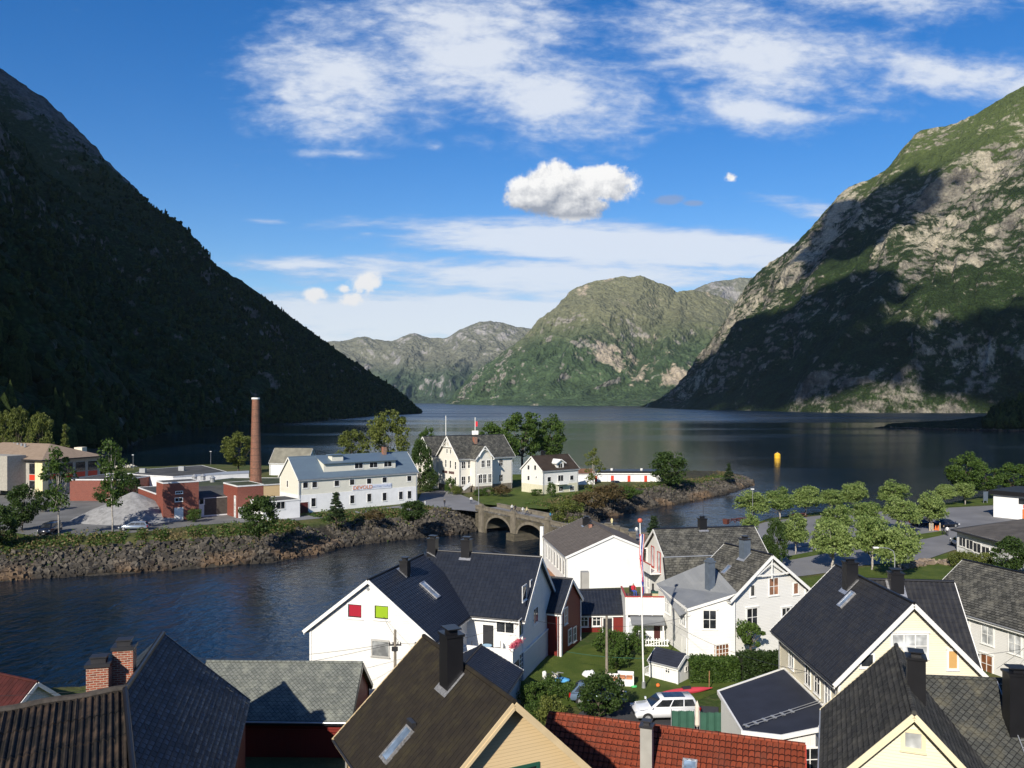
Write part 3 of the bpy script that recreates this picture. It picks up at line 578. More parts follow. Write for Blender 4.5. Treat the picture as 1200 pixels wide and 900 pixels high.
class House:
    def __init__(s, name, label, cat, cx, cy, rot, L, Wd, ze, zr, z0, wall, roof, style='tile', oe=.45, og=.35, trim=None, group=None, found=None, fh=.5, th=.16, parent=None, barge=True, gable_board=None, ends=(1, 1)):
        s.c = Vector((cx, cy, z0)); s.r = R(rot); s.L, s.W = L, Wd; s.ze, s.zr = ze - z0, zr - z0; s.z0 = z0; s.m = (zr - ze) / (Wd / 2)
        if parent: s.e = parent.e; s.M0 = parent.M
        else: s.e = empty(name, s.c, s.r, label, cat, group)
        s.M = Matrix.Translation(s.c) @ Matrix.Rotation(s.r, 4, 'Z'); s.Mi = s.M.inverted()
        # geometry is written in the frame of the thing's own empty
        s.T = (parent.M.inverted() @ s.M) if parent else Matrix.Identity(4)
        trim = trim or TRIM; s.trim = trim; hl, hw = L / 2 - og, Wd / 2 - oe; s.hl, s.hw = hl, hw
        hz = s.zr - s.m * hw - th; hr = s.zr - th; s.hz = hz
        mb = MB(); T = s.T
        def F_(pts, uv=None):
            p = [T @ Vector(q) for q in pts]; mb.face(p, uv or MB.auto(p))
        b0 = -1.2
        F_([(-hl, -hw, b0), (hl, -hw, b0), (hl, -hw, hz), (-hl, -hw, hz)]); F_([(hl, hw, b0), (-hl, hw, b0), (-hl, hw, hz), (hl, hw, hz)])
        F_([(hl, -hw, b0), (hl, hw, b0), (hl, hw, hz), (hl, 0, hr), (hl, -hw, hz)]); F_([(-hl, hw, b0), (-hl, -hw, b0), (-hl, -hw, hz), (-hl, 0, hr), (-hl, hw, hz)])
        s.part(mb, 'wall', wall)
        if found:
            mb = MB(); s.bx(mb, -hl - .06, hl + .06, -hw - .06, hw + .06, -1.25, fh); s.part(mb, 'foundation', found)
        # corner boards, frieze
        for x in (-hl, hl):
            for y in (-hw, hw): mb = MB(); s.bx(mb, x - .07, x + .07, y - .07, y + .07, fh if found else -1.0, hz - .02); s.part(mb, 'corner_board', trim)
        # roof body
        mb = MB(); a = L / 2; b = Wd / 2; t = th
        prof = [(-b, s.ze), (0, s.zr), (b, s.ze), (b, s.ze - t * .8), (0, s.zr - t), (-b, s.ze - t * .8)]
        def G_(pts): p = [T @ Vector(q) for q in pts]; mb.face(p, MB.auto(p))
        for sx in (-1, 1):
            G_([(sx * a, y, z) for y, z in (prof[0], prof[1], prof[4], prof[5])][::sx]); G_([(sx * a, y, z) for y, z in (prof[1], prof[2], prof[3], prof[4])][::sx])
        for i in range(6):
            (y0, z0_), (y1, z1) = prof[i], prof[(i + 1) % 6]; G_([(-a, y0, z0_), (a, y0, z0_), (a, y1, z1), (-a, y1, z1)][::-1])
        for sy in (-1, 1):
            q = [T @ Vector(v) for v in ((-a, 0, s.zr), (a, 0, s.zr), (-a, sy * b, s.ze))]; relief(mb, *q, style)
        for k in range(int(L / .6)):
            pass
        s.roof = s.part(mb, 'roof', roof)
        mb = MB(); mb.tube([T @ Vector((-a, 0, s.zr + .03)), T @ Vector((a, 0, s.zr + .03))], .11, 8)
        rc = mb.build('ridge_cap', BLACK if roof in (BLACKR, NAVYR, MOSSY, SLATE) else roof, s.roof)
        if barge:
            for sx in (-1, 1):
                if not ends[(sx + 1) // 2]: continue
                mb = MB()
                for sy in (-1, 1):
                    p0 = Vector((sx * (a + .02), 0, s.zr - .10)); p1 = Vector((sx * (a + .02), sy * (b + .02), s.ze - .10)); mb.beam(T @ p0, T @ p1, .05, .26)
                    if gable_board: mb.beam(T @ (p0 + Vector((sx * .03, 0, -.1))), T @ (p1 + Vector((sx * .03, 0, -.1))), .04, .12)
                s.part(mb, 'bargeboard', trim)
        for sy in (-1, 1):
            mb = MB(); s.bx(mb, -a + .02, a - .02, sy * (b - .03) - .025, sy * (b - .03) + .025, s.ze - .30, s.ze - .06)
            s.part(mb, 'fascia', trim)
            mb = MB(); mb.tube([T @ Vector((-a, sy * (b + .05), s.ze - .08)), T @ Vector((a, sy * (b + .05), s.ze - .08))], .065, 8); s.part(mb, 'gutter', DARKM if roof in (BLACKR, NAVYR, BROWNR) else METAL)
        if oe > .12 and L > 4: s.pipe(hl - .2, -hw); s.pipe(-hl + .2, -hw)
    def pipe(s, x, y):
        mb = MB(); sg = 1 if y > 0 else -1; pts = [(x, y + sg * (s.W / 2 - s.hw), s.ze - .12), (x, y + sg * .12, s.ze - .55), (x, y + sg * .12, -1)]; mb.tube([s.T @ Vector(q) for q in pts], .05, 6); mb.build('downpipe', METAL, s.e)
    def bx(s, mb, x0, x1, y0, y1, z0, z1): mb.box(x0, x1, y0, y1, z0, z1, s.T)
    def part(s, mb, name, mat, parent=None, **k): return mb.build(name, mat, parent or s.e, **k)
    def ray(s, px, py):
        o = s.Mi @ Vector((0, 0, H)); q = s.Mi @ Vector(((px - 600) / F, 1, H + (YH - py) / F)); return o, (q - o)
    def on_wall(s, side, px, py):
        o, d = s.ray(px, py)
        if side in '01': X = s.hl * (1 if side == '1' else -1); t = (X - o.x) / d.x
        else: Y_ = s.hw * (1 if side == 'L' else -1); t = (Y_ - o.y) / d.y
        return o + d * t
    def on_roof(s, side, px, py):
        o, d = s.ray(px, py); sg = 1 if side == 'L' else -1   # z = zr - m*sg*y
        t = (s.zr - s.m * sg * o.y - o.z) / (d.z + s.m * sg * d.y); return o + d * t
    def frame(s, side, p):
        """matrix: x along the wall (to the right seen from outside), y outwards, z up"""
        nx = {'1': (1, 0), '0': (-1, 0), 'L': (0, 1), 'r': (0, -1)}[side]; tx = (-nx[1], nx[0])
        return s.T @ Matrix(((tx[0], nx[0], 0, p.x), (tx[1], nx[1], 0, p.y), (0, 0, 1, p.z), (0, 0, 0, 1)))
    def win(s, side, px, py, w_, h_, nx=2, ny=1, glass=None, trim=None, case=.11, name='window', label=None, sill=True, head=False, at=None):
        p = at if at is not None else s.on_wall(side, px, py); M = s.frame(side, p); mb = MB(); T = trim or s.trim
        a, b = w_ / 2, h_ / 2
        mb.box(-a - case, a + case, 0, .05, b, b + case, M); mb.box(-a - case, a + case, 0, .05, -b - case, -b, M)
        mb.box(-a - case, -a, 0, .05, -b, b, M); mb.box(a, a + case, 0, .05, -b, b, M)
        if head: mb.box(-a - case - .08, a + case + .08, 0, .11, b + case, b + case + .07, M)
        if sill: mb.box(-a - case - .04, a + case + .04, 0, .10, -b - case - .05, -b - case, M)
        for i in range(1, nx): x = -a + w_ * i / nx; mb.box(x - .025, x + .025, .012, .045, -b, b, M)
        for j in range(1, ny): z = -b + h_ * j / ny; mb.box(-a, a, .012, .042, z - .022, z + .022, M)
        o = mb.build(name, T, s.e)
        if label: o['label'] = label
        mb = MB(); mb.face([M @ Vector(q) for q in ((-a, .014, -b), (-a, .014, b), (a, .014, b), (a, .014, -b))], [(0, 0)] * 4)
        mb.build('pane', glass or random.choice([GLASS, GLASS, GLASS, GLASSP]), o); return o
    def door(s, side, px, py, w_=1., h_=2.1, mat=None, at=None):
        p = at if at is not None else s.on_wall(side, px, py); M = s.frame(side, p); mb = MB(); a = w_ / 2
        mb.box(-a, a, 0, .05, -h_ / 2, h_ / 2, M); o = mb.build('door', mat or TRIM, s.e)
        mb = MB(); mb.box(-a - .1, -a, 0, .06, -h_ / 2, h_ / 2 + .1, M); mb.box(a, a + .1, 0, .06, -h_ / 2, h_ / 2 + .1, M); mb.box(-a, a, 0, .06, h_ / 2, h_ / 2 + .1, M); mb.build('door_frame', s.trim, o)
        mb = MB(); mb.box(a - .16, a - .08, .05, .10, -.05, .0, M); mb.build('handle', DARKM, o); return o
    def skylight(s, side, px, py, w_=.75, l=1.3):
        p = s.on_roof(side, px, py); sg = 1 if side == 'L' else -1
        n = Vector((0, sg * s.m, 1)).normalized(); d = Vector((0, sg, -s.m)).normalized(); x = Vector((1, 0, 0))
        M = s.T @ Matrix(((x.x, d.x, n.x, p.x), (x.y, d.y, n.y, p.y), (x.z, d.z, n.z, p.z), (0, 0, 0, 1))); a, b = w_ / 2, l / 2; mb = MB()
        for q in ((-a - .08, -a, -b, b), (a, a + .08, -b, b), (-a - .08, a + .08, -b - .08, -b), (-a - .08, a + .08, b, b + .14)): mb.box(q[0], q[1], q[2], q[3], .0, .16, M)
        o = mb.build('skylight', LEAD, s.roof); mb = MB(); mb.box(-a, a, -b, b, .0, .12, M); mb.build('pane', SKYL, s.roof) ; return o
    def chimney(s, side, px, py, top, w_=.75, d=.75, mat=None, cap=True, flash=True, pots=0, step=.12):
        """px,py: where its near foot meets the roof; top: photo height of its top"""
        p = s.on_roof(side, px, py); wp = s.M @ p; zt = H + (YH - top) / F * wp.y - s.z0; sg = 1 if side == 'L' else -1
        y0, y1 = sorted((p.y, p.y - sg * d)); mb = MB(); lo = min(s.zr - s.m * abs(y) for y in (y0, y1)) - .4
        s.bx(mb, p.x - w_ / 2, p.x + w_ / 2, y0, y1, lo, zt - .16); o = mb.build('chimney', mat or BLACK, s.roof)
        if cap:
            mb = MB(); s.bx(mb, p.x - w_ / 2 - .06, p.x + w_ / 2 + .06, y0 - .06, y1 + .06, zt - .16, zt - .05)
            s.bx(mb, p.x - w_ / 4, p.x + w_ / 4, y0 + d * .22, y1 - d * .22, zt - .05, zt + .14); s.bx(mb, p.x - w_ / 2 + .05, p.x + w_ / 2 - .05, y0 + .05, y1 - .05, zt + .14, zt + .19); mb.build('chimney_cap', BLACK if mat is None else DARKM, s.roof)
        if flash:
            mb = MB(); n = Vector((0, sg * s.m, 1)).normalized()
            for (xa, xb, ya, yb) in ((p.x - w_ / 2 - .16, p.x + w_ / 2 + .16, p.y, p.y + sg * .2), (p.x - w_ / 2 - .16, p.x - w_ / 2, p.y - sg * d, p.y), (p.x + w_ / 2, p.x + w_ / 2 + .16, p.y - sg * d, p.y)):
                q = [Vector((xx, yy_, s.zr - s.m * abs(yy_) + .10)) for xx, yy_ in ((xa, ya), (xb, ya), (xb, yb), (xa, yb))]; mb.face([s.T @ v for v in q], [(0, 0)] * 4)
            mb.build('flashing', LEAD if mat is None else METAL, s.roof)
        return o

G_HOUSES = 'gabled houses of the village'
# ---- large white house with black roofs, blinds in its gable
A1 = House('house', 'big white clapboard house with black roof, red and green roller blinds in its gable', 'house', -9.51, 68.80, 73.6, 11, 11.15, 8.87, 13.2, 3.0, WHITE, NAVYR, 'tile', ends=(1, 0), group=G_HOUSES)
A2 = House('x', None, None, -2.6, 74.31, -18.4, 11, 9.72, 8.92, 13.22, 3.0, WHITE, NAVYR, 'tile', parent=A1, ends=(0, 1))
for px_, py_, bl_, lb_ in ((416, 715.8, BLR, 'window with a red roller blind'), (447.3, 717.4, BLG, 'window with a bright green roller blind')):
    wn_ = A1.win('0', px_, py_, 1.15, 1.0, 1, 1, GLASS, label=lb_); M = A1.frame('0', A1.on_wall('0', px_, py_)); mb = MB(); mb.box(-.49, .52, .016, .024, -.42, .44, M); mb.build('roller_blind', bl_, wn_)
    mb = MB(); mb.box(-.575, .575, .015, .045, -.5, -.43, M); mb.box(-.575, -.52, .015, .045, -.43, .5, M); mb.box(.53, .575, .015, .045, -.43, .5, M); mb.build('sash', DARKM, wn_); A1.win('0', 446, 760, 1.35, 1.1, 1, 1, GLASSP)
mb = MB(); M = A1.frame('0', A1.on_wall('0', 431.5, 690)); mb.tube([M @ Vector((0, 0, 0)), M @ Vector((0, .05, 0))], .13, 12); mb.build('vent', METAL, A1.e)
A2.win('1', 614.3, 694.7, 1.0, 1.1, 1, 1, GLASS); A2.win('1', 623.3, 687.5, 1.0, 1.1, 1, 1, GLASSP); A2.win('1', 611, 734.5, 1.25, 1.25, 2, 1, GLASS); A2.win('1', 627.7, 721, 1.25, 1.25, 2, 1, GLASS)
A2.win('1', 611.5, 776, 1.3, 1.5, 3, 4, GLASS); A2.win('1', 627, 760, 1.3, 1.5, 3, 4, GLASS); A2.door('1', 637, 757, .9, 2.0, TRIM)
mb = MB(); q = A2.hl + .10; A2.bx(mb, A2.hl - .1, q, -A2.hw - .1, A2.hw + .1, -1, 3.1); A2.part(mb, 'basement_wall', GREYW)
mb = MB(); A2.bx(mb, q - .06, q + .05, -A2.hw - .12, A2.hw + .12, 3.1, 3.22); A2.part(mb, 'belt_board', TRIM)
A1.skylight('r', 503, 692, .7, 1.7); A1.chimney('r', 512, 652.5, 630, .8, .8); A2.chimney('r', 545, 655, 632, .8, .8); A1.chimney('L', 470, 660, 655, .7, .7)
# balcony at the inner corner
bc = A2.on_wall('r', 575, 760); bz = 3.1
mb = MB(); x0 = bc.x - 2.6; x1 = A2.hl; y0 = -A2.hw - 2.6; A2.bx(mb, x0, x1, y0, -A2.hw, bz - .2, bz); A2.bx(mb, x0, x1, y0 - .05, y0 + .05, bz, bz + 1.0); A2.bx(mb, x1 - .1, x1, y0, -A2.hw, bz, bz + 1.0); A2.bx(mb, x0, x0 + .1, y0, -A2.hw, bz, bz + 1.)
A2.bx(mb, x0 + .1, x0 + .25, y0 + .1, y0 + .25, -1, bz); A2.bx(mb, x1 - .25, x1 - .1, y0 + .1, y0 + .25, -1, bz); A2.part(mb, 'balcony', TRIM)
BALC = [A1.M @ (A2.T @ Vector((x1 - .05, y0 + .1 + i * .8, bz + 1.05))) for i in range(4)] + [A1.M @ (A2.T @ Vector(((x0 + x1) / 2, (y0 - A2.hw) / 2, bz + .01)))]
A2.door('r', 553, 751, .95, 2.0, DARKM, at=Vector((bc.x - .2, -A2.hw, bz + 1.05))); A2.win('r', 567, 738, 1.5, .9, 2, 1, GLASS, at=Vector((bc.x + 1.3, -A2.hw, bz + 2.0)))
# ---- dark lean-to shed in front of it
SH_ = House('shed', 'small outbuilding under a plain dark navy roof below the white balcony', 'shed', -3.0, 61.6, 77, 5.4, 6.6, 6.3, 8.0, 4.2, GREYW, NAVYR, 'tile', oe=.25, og=.2)
# ---- brown roofed yellow house in front
B_ = House('house', 'pale yellow house with weathered brown roof and tall black chimney in the foreground', 'house', -2.16, 36.91, -63.5, 10.13, 9.06, 10.88, 15.18, 7.0, YELL, BROWNR, 'tile', oe=.5, og=.55, trim=TRIMY, gable_board=True, group=G_HOUSES)
B_.chimney('r', 519.5, 809, 741, .95, .75); B_.skylight('r', 467, 873, .62, 1.5); B_.win('1', 609, 913, 1.5, .8, 2, 1, GLASS, trim=DGREEN, case=.14)
mb = MB(); p = B_.on_roof('r', 482, 851); B_.bx(mb, p.x - .35, p.x + .35, p.y - .1, p.y + .1, p.z, p.z + .25); mb.build('roof_hatch', DARKM, B_.roof)
# ---- white hall with brown grey roof by the river
E_ = House('hall', 'wide blank white gabled hall with brown grey tiled roof beside the bridge', 'building', 11.4, 110.18, -81.8, 15.97, 12.08, 7.78, 10.32, 2.5, PLW, BROWNT, 'tile', oe=.2, og=.15, trim=TRIM)
for i in range(7): E_.win('r', 0, 0, .75, 1.7, 1, 1, GLASS, at=Vector((-5.6 + i * 1.95, -E_.hw, 3.6)))
E_.chimney('r', 683.5, 617, 606.5, .9, .9); E_.chimney('r', 690, 619, 612.5, .5, .4, mat=BRICKC, flash=False)
mb = MB(); E_.bx(mb, -5, 6.5, -E_.hw - 1.5, -E_.hw, 1.2, 1.35); E_.bx(mb, -5, 6.5, -E_.hw - 1.55, -E_.hw - 1.45, 1.35, 2.3)
for x in (-5, -1.2, 2.6, 6.4): E_.bx(mb, x, x + .12, -E_.hw - 1.5, -E_.hw - 1.38, -2.4, 1.2)
E_.part(mb, 'walkway', WOODB); mb = MB(); mb.tube([(-E_.hl - .2, -E_.hw - .25, 0), (-E_.hl - .2, -E_.hw - .25, 6.6)], .28, 10); E_.part(mb, 'flue', TRIM)
# ---- red houses
P_ = House('house', 'tall narrow dark red wooden house with white window frames and dark roof', 'house', 2.93, 78.51, -23.9, 6, 6, 7.8, 10.26, 3.4, RED, NAVYR, 'tile', oe=.25, og=.2, group=G_HOUSES)
P_.win('1', 663, 721.5, .75, 1.35, 2, 2, GLASS); P_.win('1', 667.6, 745.6, .75, 1.2, 2, 2, GLASS); P_.win('1', 673.3, 743, .75, 1.2, 2, 2, GLASS)
mb = MB(); P_.bx(mb, P_.hl - .02, P_.hl + .14, -P_.hw - .14, -P_.hw + .2, -1, P_.hz); P_.part(mb, 'corner_post', TRIM)
Q_ = House('house', 'low dark red wooden annex with black roof between tall red house and terrace', 'house', 8.88, 84.9, 3, 5.2, 4.6, 5.65, 7.55, 3.6, RED, NAVYR, 'tile', oe=.2, og=.15, group=G_HOUSES)
Q_.win('r', 699, 726.5, .75, 1.1, 2, 2, GLASS); Q_.win('r', 684.5, 727, .7, 1.1, 2, 2, GLASS); Q_.door('r', 712, 736, .9, 2.0, DARKM)
mb = MB(); p = P(687.5, 694, 7.6); lp = Q_.Mi @ Vector((p.x, 86.5, 3.6)); Q_.bx(mb, lp.x - .4, lp.x + .4, .8, 1.6, 3, 5.6); mb.build('chimney', CONC, Q_.roof)
# ---- gambrel house in mossy slate
class Poly: pass
F_ = House('house', 'white house with grey mossy slate mansard roof and red framed balcony windows', 'house', 21.09, 90.77, 10.2, 11.74, 6.19, 10.64, 13.0, 3.8, WHITE, MOSSY, 'slate', oe=.1, og=.35, group=G_HOUSES)
mb = MB(); a = F_.L / 2; b = F_.W / 2; zt = F_.ze - .12; zl = zt - 3.2; bo = b + .95
for sy in (-1, 1):
    relief(mb, (-a, sy * b, zt), (a, sy * b, zt), (-a, sy * bo, zl), 'slate'); q = [(-a, sy * b, zt), (a, sy * b, zt), (a, sy * bo, zl), (-a, sy * bo, zl)]; mb.face(q, [(x, z) for x, y, z in q])
    for sx in (-1, 1): q = [(sx * a, sy * b, zt), (sx * a, sy * bo, zl), (sx * a, sy * (bo - .2), zl), (sx * a, sy * (b - .2), zt)]; mb.face(q, [(y, z) for x, y, z in q])
F_.part(mb, 'mansard_slope', MOSSY)
mb = MB()
for sx in (-1, 1):
    q = [(sx * F_.hl * .999, -b, zt + .2), (sx * F_.hl * .999, -bo + .15, zl), (sx * F_.hl * .999, -bo + .15, -1), (sx * F_.hl * .999, bo - .15, -1), (sx * F_.hl * .999, bo - .15, zl), (sx * F_.hl * .999, b, zt + .2)]; mb.face(q, [(y, z) for x, y, z in q])
for sy in (-1, 1): mb.face([(-F_.hl, sy * (bo - .15), -1), (F_.hl, sy * (bo - .15), -1), (F_.hl, sy * (bo - .15), zl), (-F_.hl, sy * (bo - .15), zl)], [(0, 0)] * 4)
F_.part(mb, 'lower_wall', WHITE)
for sx in (-1, 1):
    for sy in (-1, 1): mb = MB(); mb.beam((sx * (a + .03), sy * b, zt), (sx * (a + .03), sy * bo, zl), .06, .24); F_.part(mb, 'bargeboard', BLACK)
REDTRIM = plain('red trim', (.42, .05, .035), .5, .05)
for i, (xx, yy_) in enumerate(((765, 652), (772.5, 659))): F_.win('0', xx, yy_, .8, 2.1, 1, 1, GLASSP, trim=REDTRIM, case=.09)
c_ = F_.on_wall('0', 768, 668)
mb = MB(); F_.bx(mb, -F_.hl - 1.2, -F_.hl, c_.y - 1.7, c_.y + 1.7, c_.z - .12, c_.z); F_.bx(mb, -F_.hl - 1.2, -F_.hl - 1.12, c_.y - 1.7, c_.y + 1.7, c_.z, c_.z + .9); F_.part(mb, 'balcony', TRIM)
mb = MB(); F_.bx(mb, -F_.hl - 1.24, -F_.hl - 1.1, c_.y - 1.74, c_.y + 1.74, c_.z + .9, c_.z + .98); F_.part(mb, 'handrail', REDTRIM)
F_.win('0', 759, 681, .8, 1.2, 2, 2); F_.chimney('r', 824.5, 622, 607, .8, .7)
mb = MB(); p = F_.on_roof('r', 824, 618); mb.tube([(p.x, 0, F_.zr), (p.x, 0, F_.zr + 3.2)], .025, 6); mb.build('aerial', DARKM, F_.roof)
# ---- white gabled house with lean-to
J_ = House('house', 'white house with slate roof, carved gable and brown curtained window beside the hedge', 'house', 22.45, 78.8, -66, 6.8, 9.5, 9.15, 12.8, 3.6, WHITE, MOSSY, 'slate', oe=.4, og=.5, group=G_HOUSES, gable_board=True)
J_.win('1', 906.6, 687, 1.0, 1.5, 2, 2, GLASSB, head=True, label='window with brown curtains'); J_.win('1', 881.8, 692, .4, .95, 1, 1, GLASS); J_.win('1', 932.5, 689.5, .5, .95, 1, 1, GLASSB)
J_.win('1', 881.3, 723.3, 1.15, 1.6, 2, 2, GLASS, head=True); J_.win('1', 921, 722, .9, 1.5, 2, 2, GLASS, head=True); J_.win('1', 846.3, 763, 1.35, 1.15, 4, 3, GLASSB, at=None)
mb = MB(); gx = J_.hl + .42; gh = J_.zr
mb.beam((gx, -2.0, gh - 1.75), (gx, 2.0, gh - 1.75), .08, .13); mb.beam((gx, 0, gh - .3), (gx, 0, gh - 2.15), .08, .13, up=(1, 0, 0)); mb.beam((gx, -1.6, gh - 1.7), (gx, -.05, gh - .75), .06, .1); mb.beam((gx, 1.6, gh - 1.7), (gx, .05, gh - .75), .06, .1)
J_.part(mb, 'gable_truss', TRIM)
J_.chimney('r', 869, 656, 630.5, .75, .75, mat=GREYB); J_.skylight('r', 852, 668, .35, .9)
# lean-to: its own low roof and walls, measured on the ground
zl0, zl1 = 8.35, 8.9
q0, q1 = P(769.3, 684.2, 8.9), P(805.8, 712.7, 8.3); q2, q3 = [J_.M @ J_.on_roof('r', *k_) + Vector((0, 0, .06)) for k_ in ((864, 695.5), (831, 659))]
loc = lambda v: J_.Mi @ v
mb = MB(); qs = [loc(v) for v in (q0, q1, q2, q3)]; dn_ = Vector((0, 0, -.14)); ce = sum(qs, Vector()) / 4
relief(mb, qs[3], qs[2], qs[0], 'seamv'); mb.face(qs, [(v.x, v.y) for v in qs]); 
for i in range(4): a_, b_ = qs[i], qs[(i + 1) % 4]; mb.face([a_ + dn_, b_ + dn_, b_, a_], [(0, 0)] * 4)
LT = J_.part(mb, 'lean_to_roof', GREYM)
mb = MB()
for i in range(3):
    a_, b_ = qs[i], qs[i + 1]; mb.beam(a_ + Vector((0, 0, -.17)), b_ + Vector((0, 0, -.17)), .06, .24)
J_.part(mb, 'fascia', TRIM)
ws = [v + (ce - v) * .05 for v in qs]
mb = MB()
for i in range(4):
    a_, b_ = ws[i], ws[(i + 1) % 4]; q = [Vector((a_.x, a_.y, -1)), Vector((b_.x, b_.y, -1)), b_ + dn_, a_ + dn_]; mb.face(q, MB.auto(q))
J_.part(mb, 'lean_to_wall', WHITE)
def wall_win(Hs, a, b, px, py, w_, h_, nx, ny, glass=None, head=False, door=None):
    """a window on the wall that runs from a to b (local points of the house Hs)"""
    o, d = Hs.ray(px, py); e = (b - a); e.z = 0; e.normalize(); n = Vector((e.y, -e.x, 0))
    if n.dot(o - a) < 0: n = -n
    t = (a - o).dot(n) / d.dot(n); p = o + d * t; M = Matrix(((e.x, n.x, 0, p.x), (e.y, n.y, 0, p.y), (0, 0, 1, p.z), (0, 0, 0, 1)))
    fr = Hs.frame; Hs.frame = lambda side, p_: M
    r_ = Hs.door('1', 0, 0, w_, h_, door, at=p) if door else Hs.win('1', 0, 0, w_, h_, nx, ny, glass, head=head, at=p); Hs.frame = fr; return r_
wall_win(J_, ws[1], ws[2], 831.6, 726, 1.1, 1.6, 2, 2, GLASS, True); wall_win(J_, ws[0], ws[1], 782.3, 707.3, 1.1, 1.7, 3, 2, GLASSP, True); wall_win(J_, ws[0], ws[1], 800, 720.7, 1.1, 1.7, 3, 2, GLASSP, True)
wall_win(J_, ws[0], ws[1], 802, 760, .9, 2.1, 1, 1, door=TRIM); wall_win(J_, ws[1], ws[2], 846, 763, 1.35, 1.15, 4, 3, GLASSB)
mb = MB(); 
o_, d_ = J_.ray(832, 684); pn_ = (qs[1] - qs[0]).cross(qs[3] - qs[0]); p = o_ + d_ * ((qs[0] - o_).dot(pn_) / d_.dot(pn_)); p.z += J_.z0 * 0; zt_ = p.z; mb.box(p.x - .33, p.x + .33, p.y - .33, p.y + .33, zt_ - .8, zt_ + 2.0); mb.build('chimney', GREYB, LT)
mb = MB(); mb.box(p.x - .4, p.x + .4, p.y - .4, p.y + .4, zt_ + 2.0, zt_ + 2.12); mb.box(p.x - .25, p.x + .25, p.y - .25, p.y + .25, zt_ + 2.12, zt_ + 2.35); mb.build('chimney_cap', GREYB, LT)
# ---- black roofed cream house
K_ = House('house', 'cream gabled house with broad black roof behind the foreground slate roof', 'house', 24.16, 55.73, -89.5, 11.79, 9.68, 9.91, 14.75, 4.5, CREAM, BLACKR, 'tile', oe=.5, og=.5, group=G_HOUSES)
K2 = House('x', None, None, 27.2, 57.35, -8.7, 6.4, 9.6, 9.8, 14.5, 4.5, WHITE, BLACKR, 'tile', parent=K_, oe=.3, og=.3, ends=(0, 1))
K_.win('1', 1065.8, 757, 2.1, 1.35, 3, 2, GLASSP, head=True); K_.win('1', 1116.4, 773, .5, 1.05, 1, 1, BLO, head=True, label='window with an orange curtain'); K_.win('1', 1016, 774, .7, .7, 1, 1, GLASS)
for x, y in ((927.5, 770), (947, 790), (957.8, 799.5), (970, 813)): K_.win('r', x, y, .85, 1.4, 2, 2)
K_.chimney('r', 989.5, 693, 657, .8, .8); K2.chimney('r', 1052, 698, 671, .85, .85); K_.skylight('r', 993, 703, .5, 1.2)
# ---- dark low roof next to it (polygon in plan, low pitch) with its roof ladder
def poly_thing(name, label, cat, pts, zb, wall, roof, th=.14, inset=.3, group=None, rimmat=None, uvs=1., relief_style=None):
    c0 = sum(pts, Vector()) / len(pts); c0.z = zb; e = empty(name, c0, 0, label, cat, group); L_ = [p - c0 for p in pts]; mb = MB()
    mb.face(L_, [(v.x * uvs, v.y * uvs) for v in L_]); n = len(L_)
    for i in range(n): a_, b_ = L_[i], L_[(i + 1) % n]; d_ = Vector((0, 0, -th)); q = [a_ + d_, b_ + d_, b_, a_]; mb.face(q, MB.auto(q))
    mb.face([v + Vector((0, 0, -th)) for v in reversed(L_)], [(0, 0)] * n)
    ro = mb.build('roof', roof, e); cc = sum(L_, Vector()) / n; I = []
    for v in L_:
        d = cc - v; d.z = 0; I.append(v + d.normalized() * inset)
    mb = MB()
    for i in range(n): a_, b_ = I[i], I[(i + 1) % n]; q = [Vector((a_.x, a_.y, -1.)), Vector((b_.x, b_.y, -1.)), b_ + Vector((0, 0, -th + .01)), a_ + Vector((0, 0, -th + .01))]; mb.face(q, MB.auto(q))
    wa = mb.build('wall', wall, e)
    if rimmat:
        mb = MB()
        for i in range(n): mb.beam(L_[i] + Vector((0, 0, -.06)), L_[(i + 1) % n] + Vector((0, 0, -.06)), .12, .26)
        mb.build('roof_edge', rimmat, e)
    return e, ro, L_, I, c0
class Loc:      # a bare frame that can place windows and doors on any wall
    def __init__(s, e, c0, trim=TRIM, rz=0.): s.e = e; s.M = Matrix.Translation(c0) @ Matrix.Rotation(rz, 4, 'Z'); s.Mi = s.M.inverted(); s.trim = trim; s.T = Matrix.Identity(4)
    ray = House.ray; win = House.win; door = House.door; frame = House.frame
gp = [P(841.3, 810.2, 6.8), P(869.8, 857.3, 6.8), P(916, 862.7, 7.15), P(959.6, 853.8, 7.5), P(968.6, 831.6, 7.6), P(918.7, 783.6, 7.6)]
e, ro, L_, I, c0 = poly_thing('garage', 'white garage with flat dark felt roof and roof ladder against the black roofed house', 'garage', gp, 4.0, WHITEV, BITUM, rimmat=TRIM)
G_ = Loc(e, c0); wall_win(G_, I[2], I[3], 949, 890, 1.0, 1.3, 2, 2, GLASS)
a_, b_ = P(872, 853.5, 6.95) - c0, P(962, 824, 7.65) - c0; mb = MB(); d = (b_ - a_).normalized(); sd = d.cross(Vector((0, 0, 1))).normalized()
for k in (-.14, .14): mb.beam(a_ + sd * k + Vector((0, 0, .14)), b_ + sd * k + Vector((0, 0, .14)), .035, .035)
for i in range(6): c_ = a_ + (b_ - a_) * (i * .115 + .03) + Vector((0, 0, .12)); mb.beam(c_ - sd * .22, c_ + sd * .22, .14, .06); mb.beam(c_ + Vector((0, 0, .05)), c_ + Vector((0, 0, -.14)), .05, .05)
mb.build('snow_guard', METAL, ro)
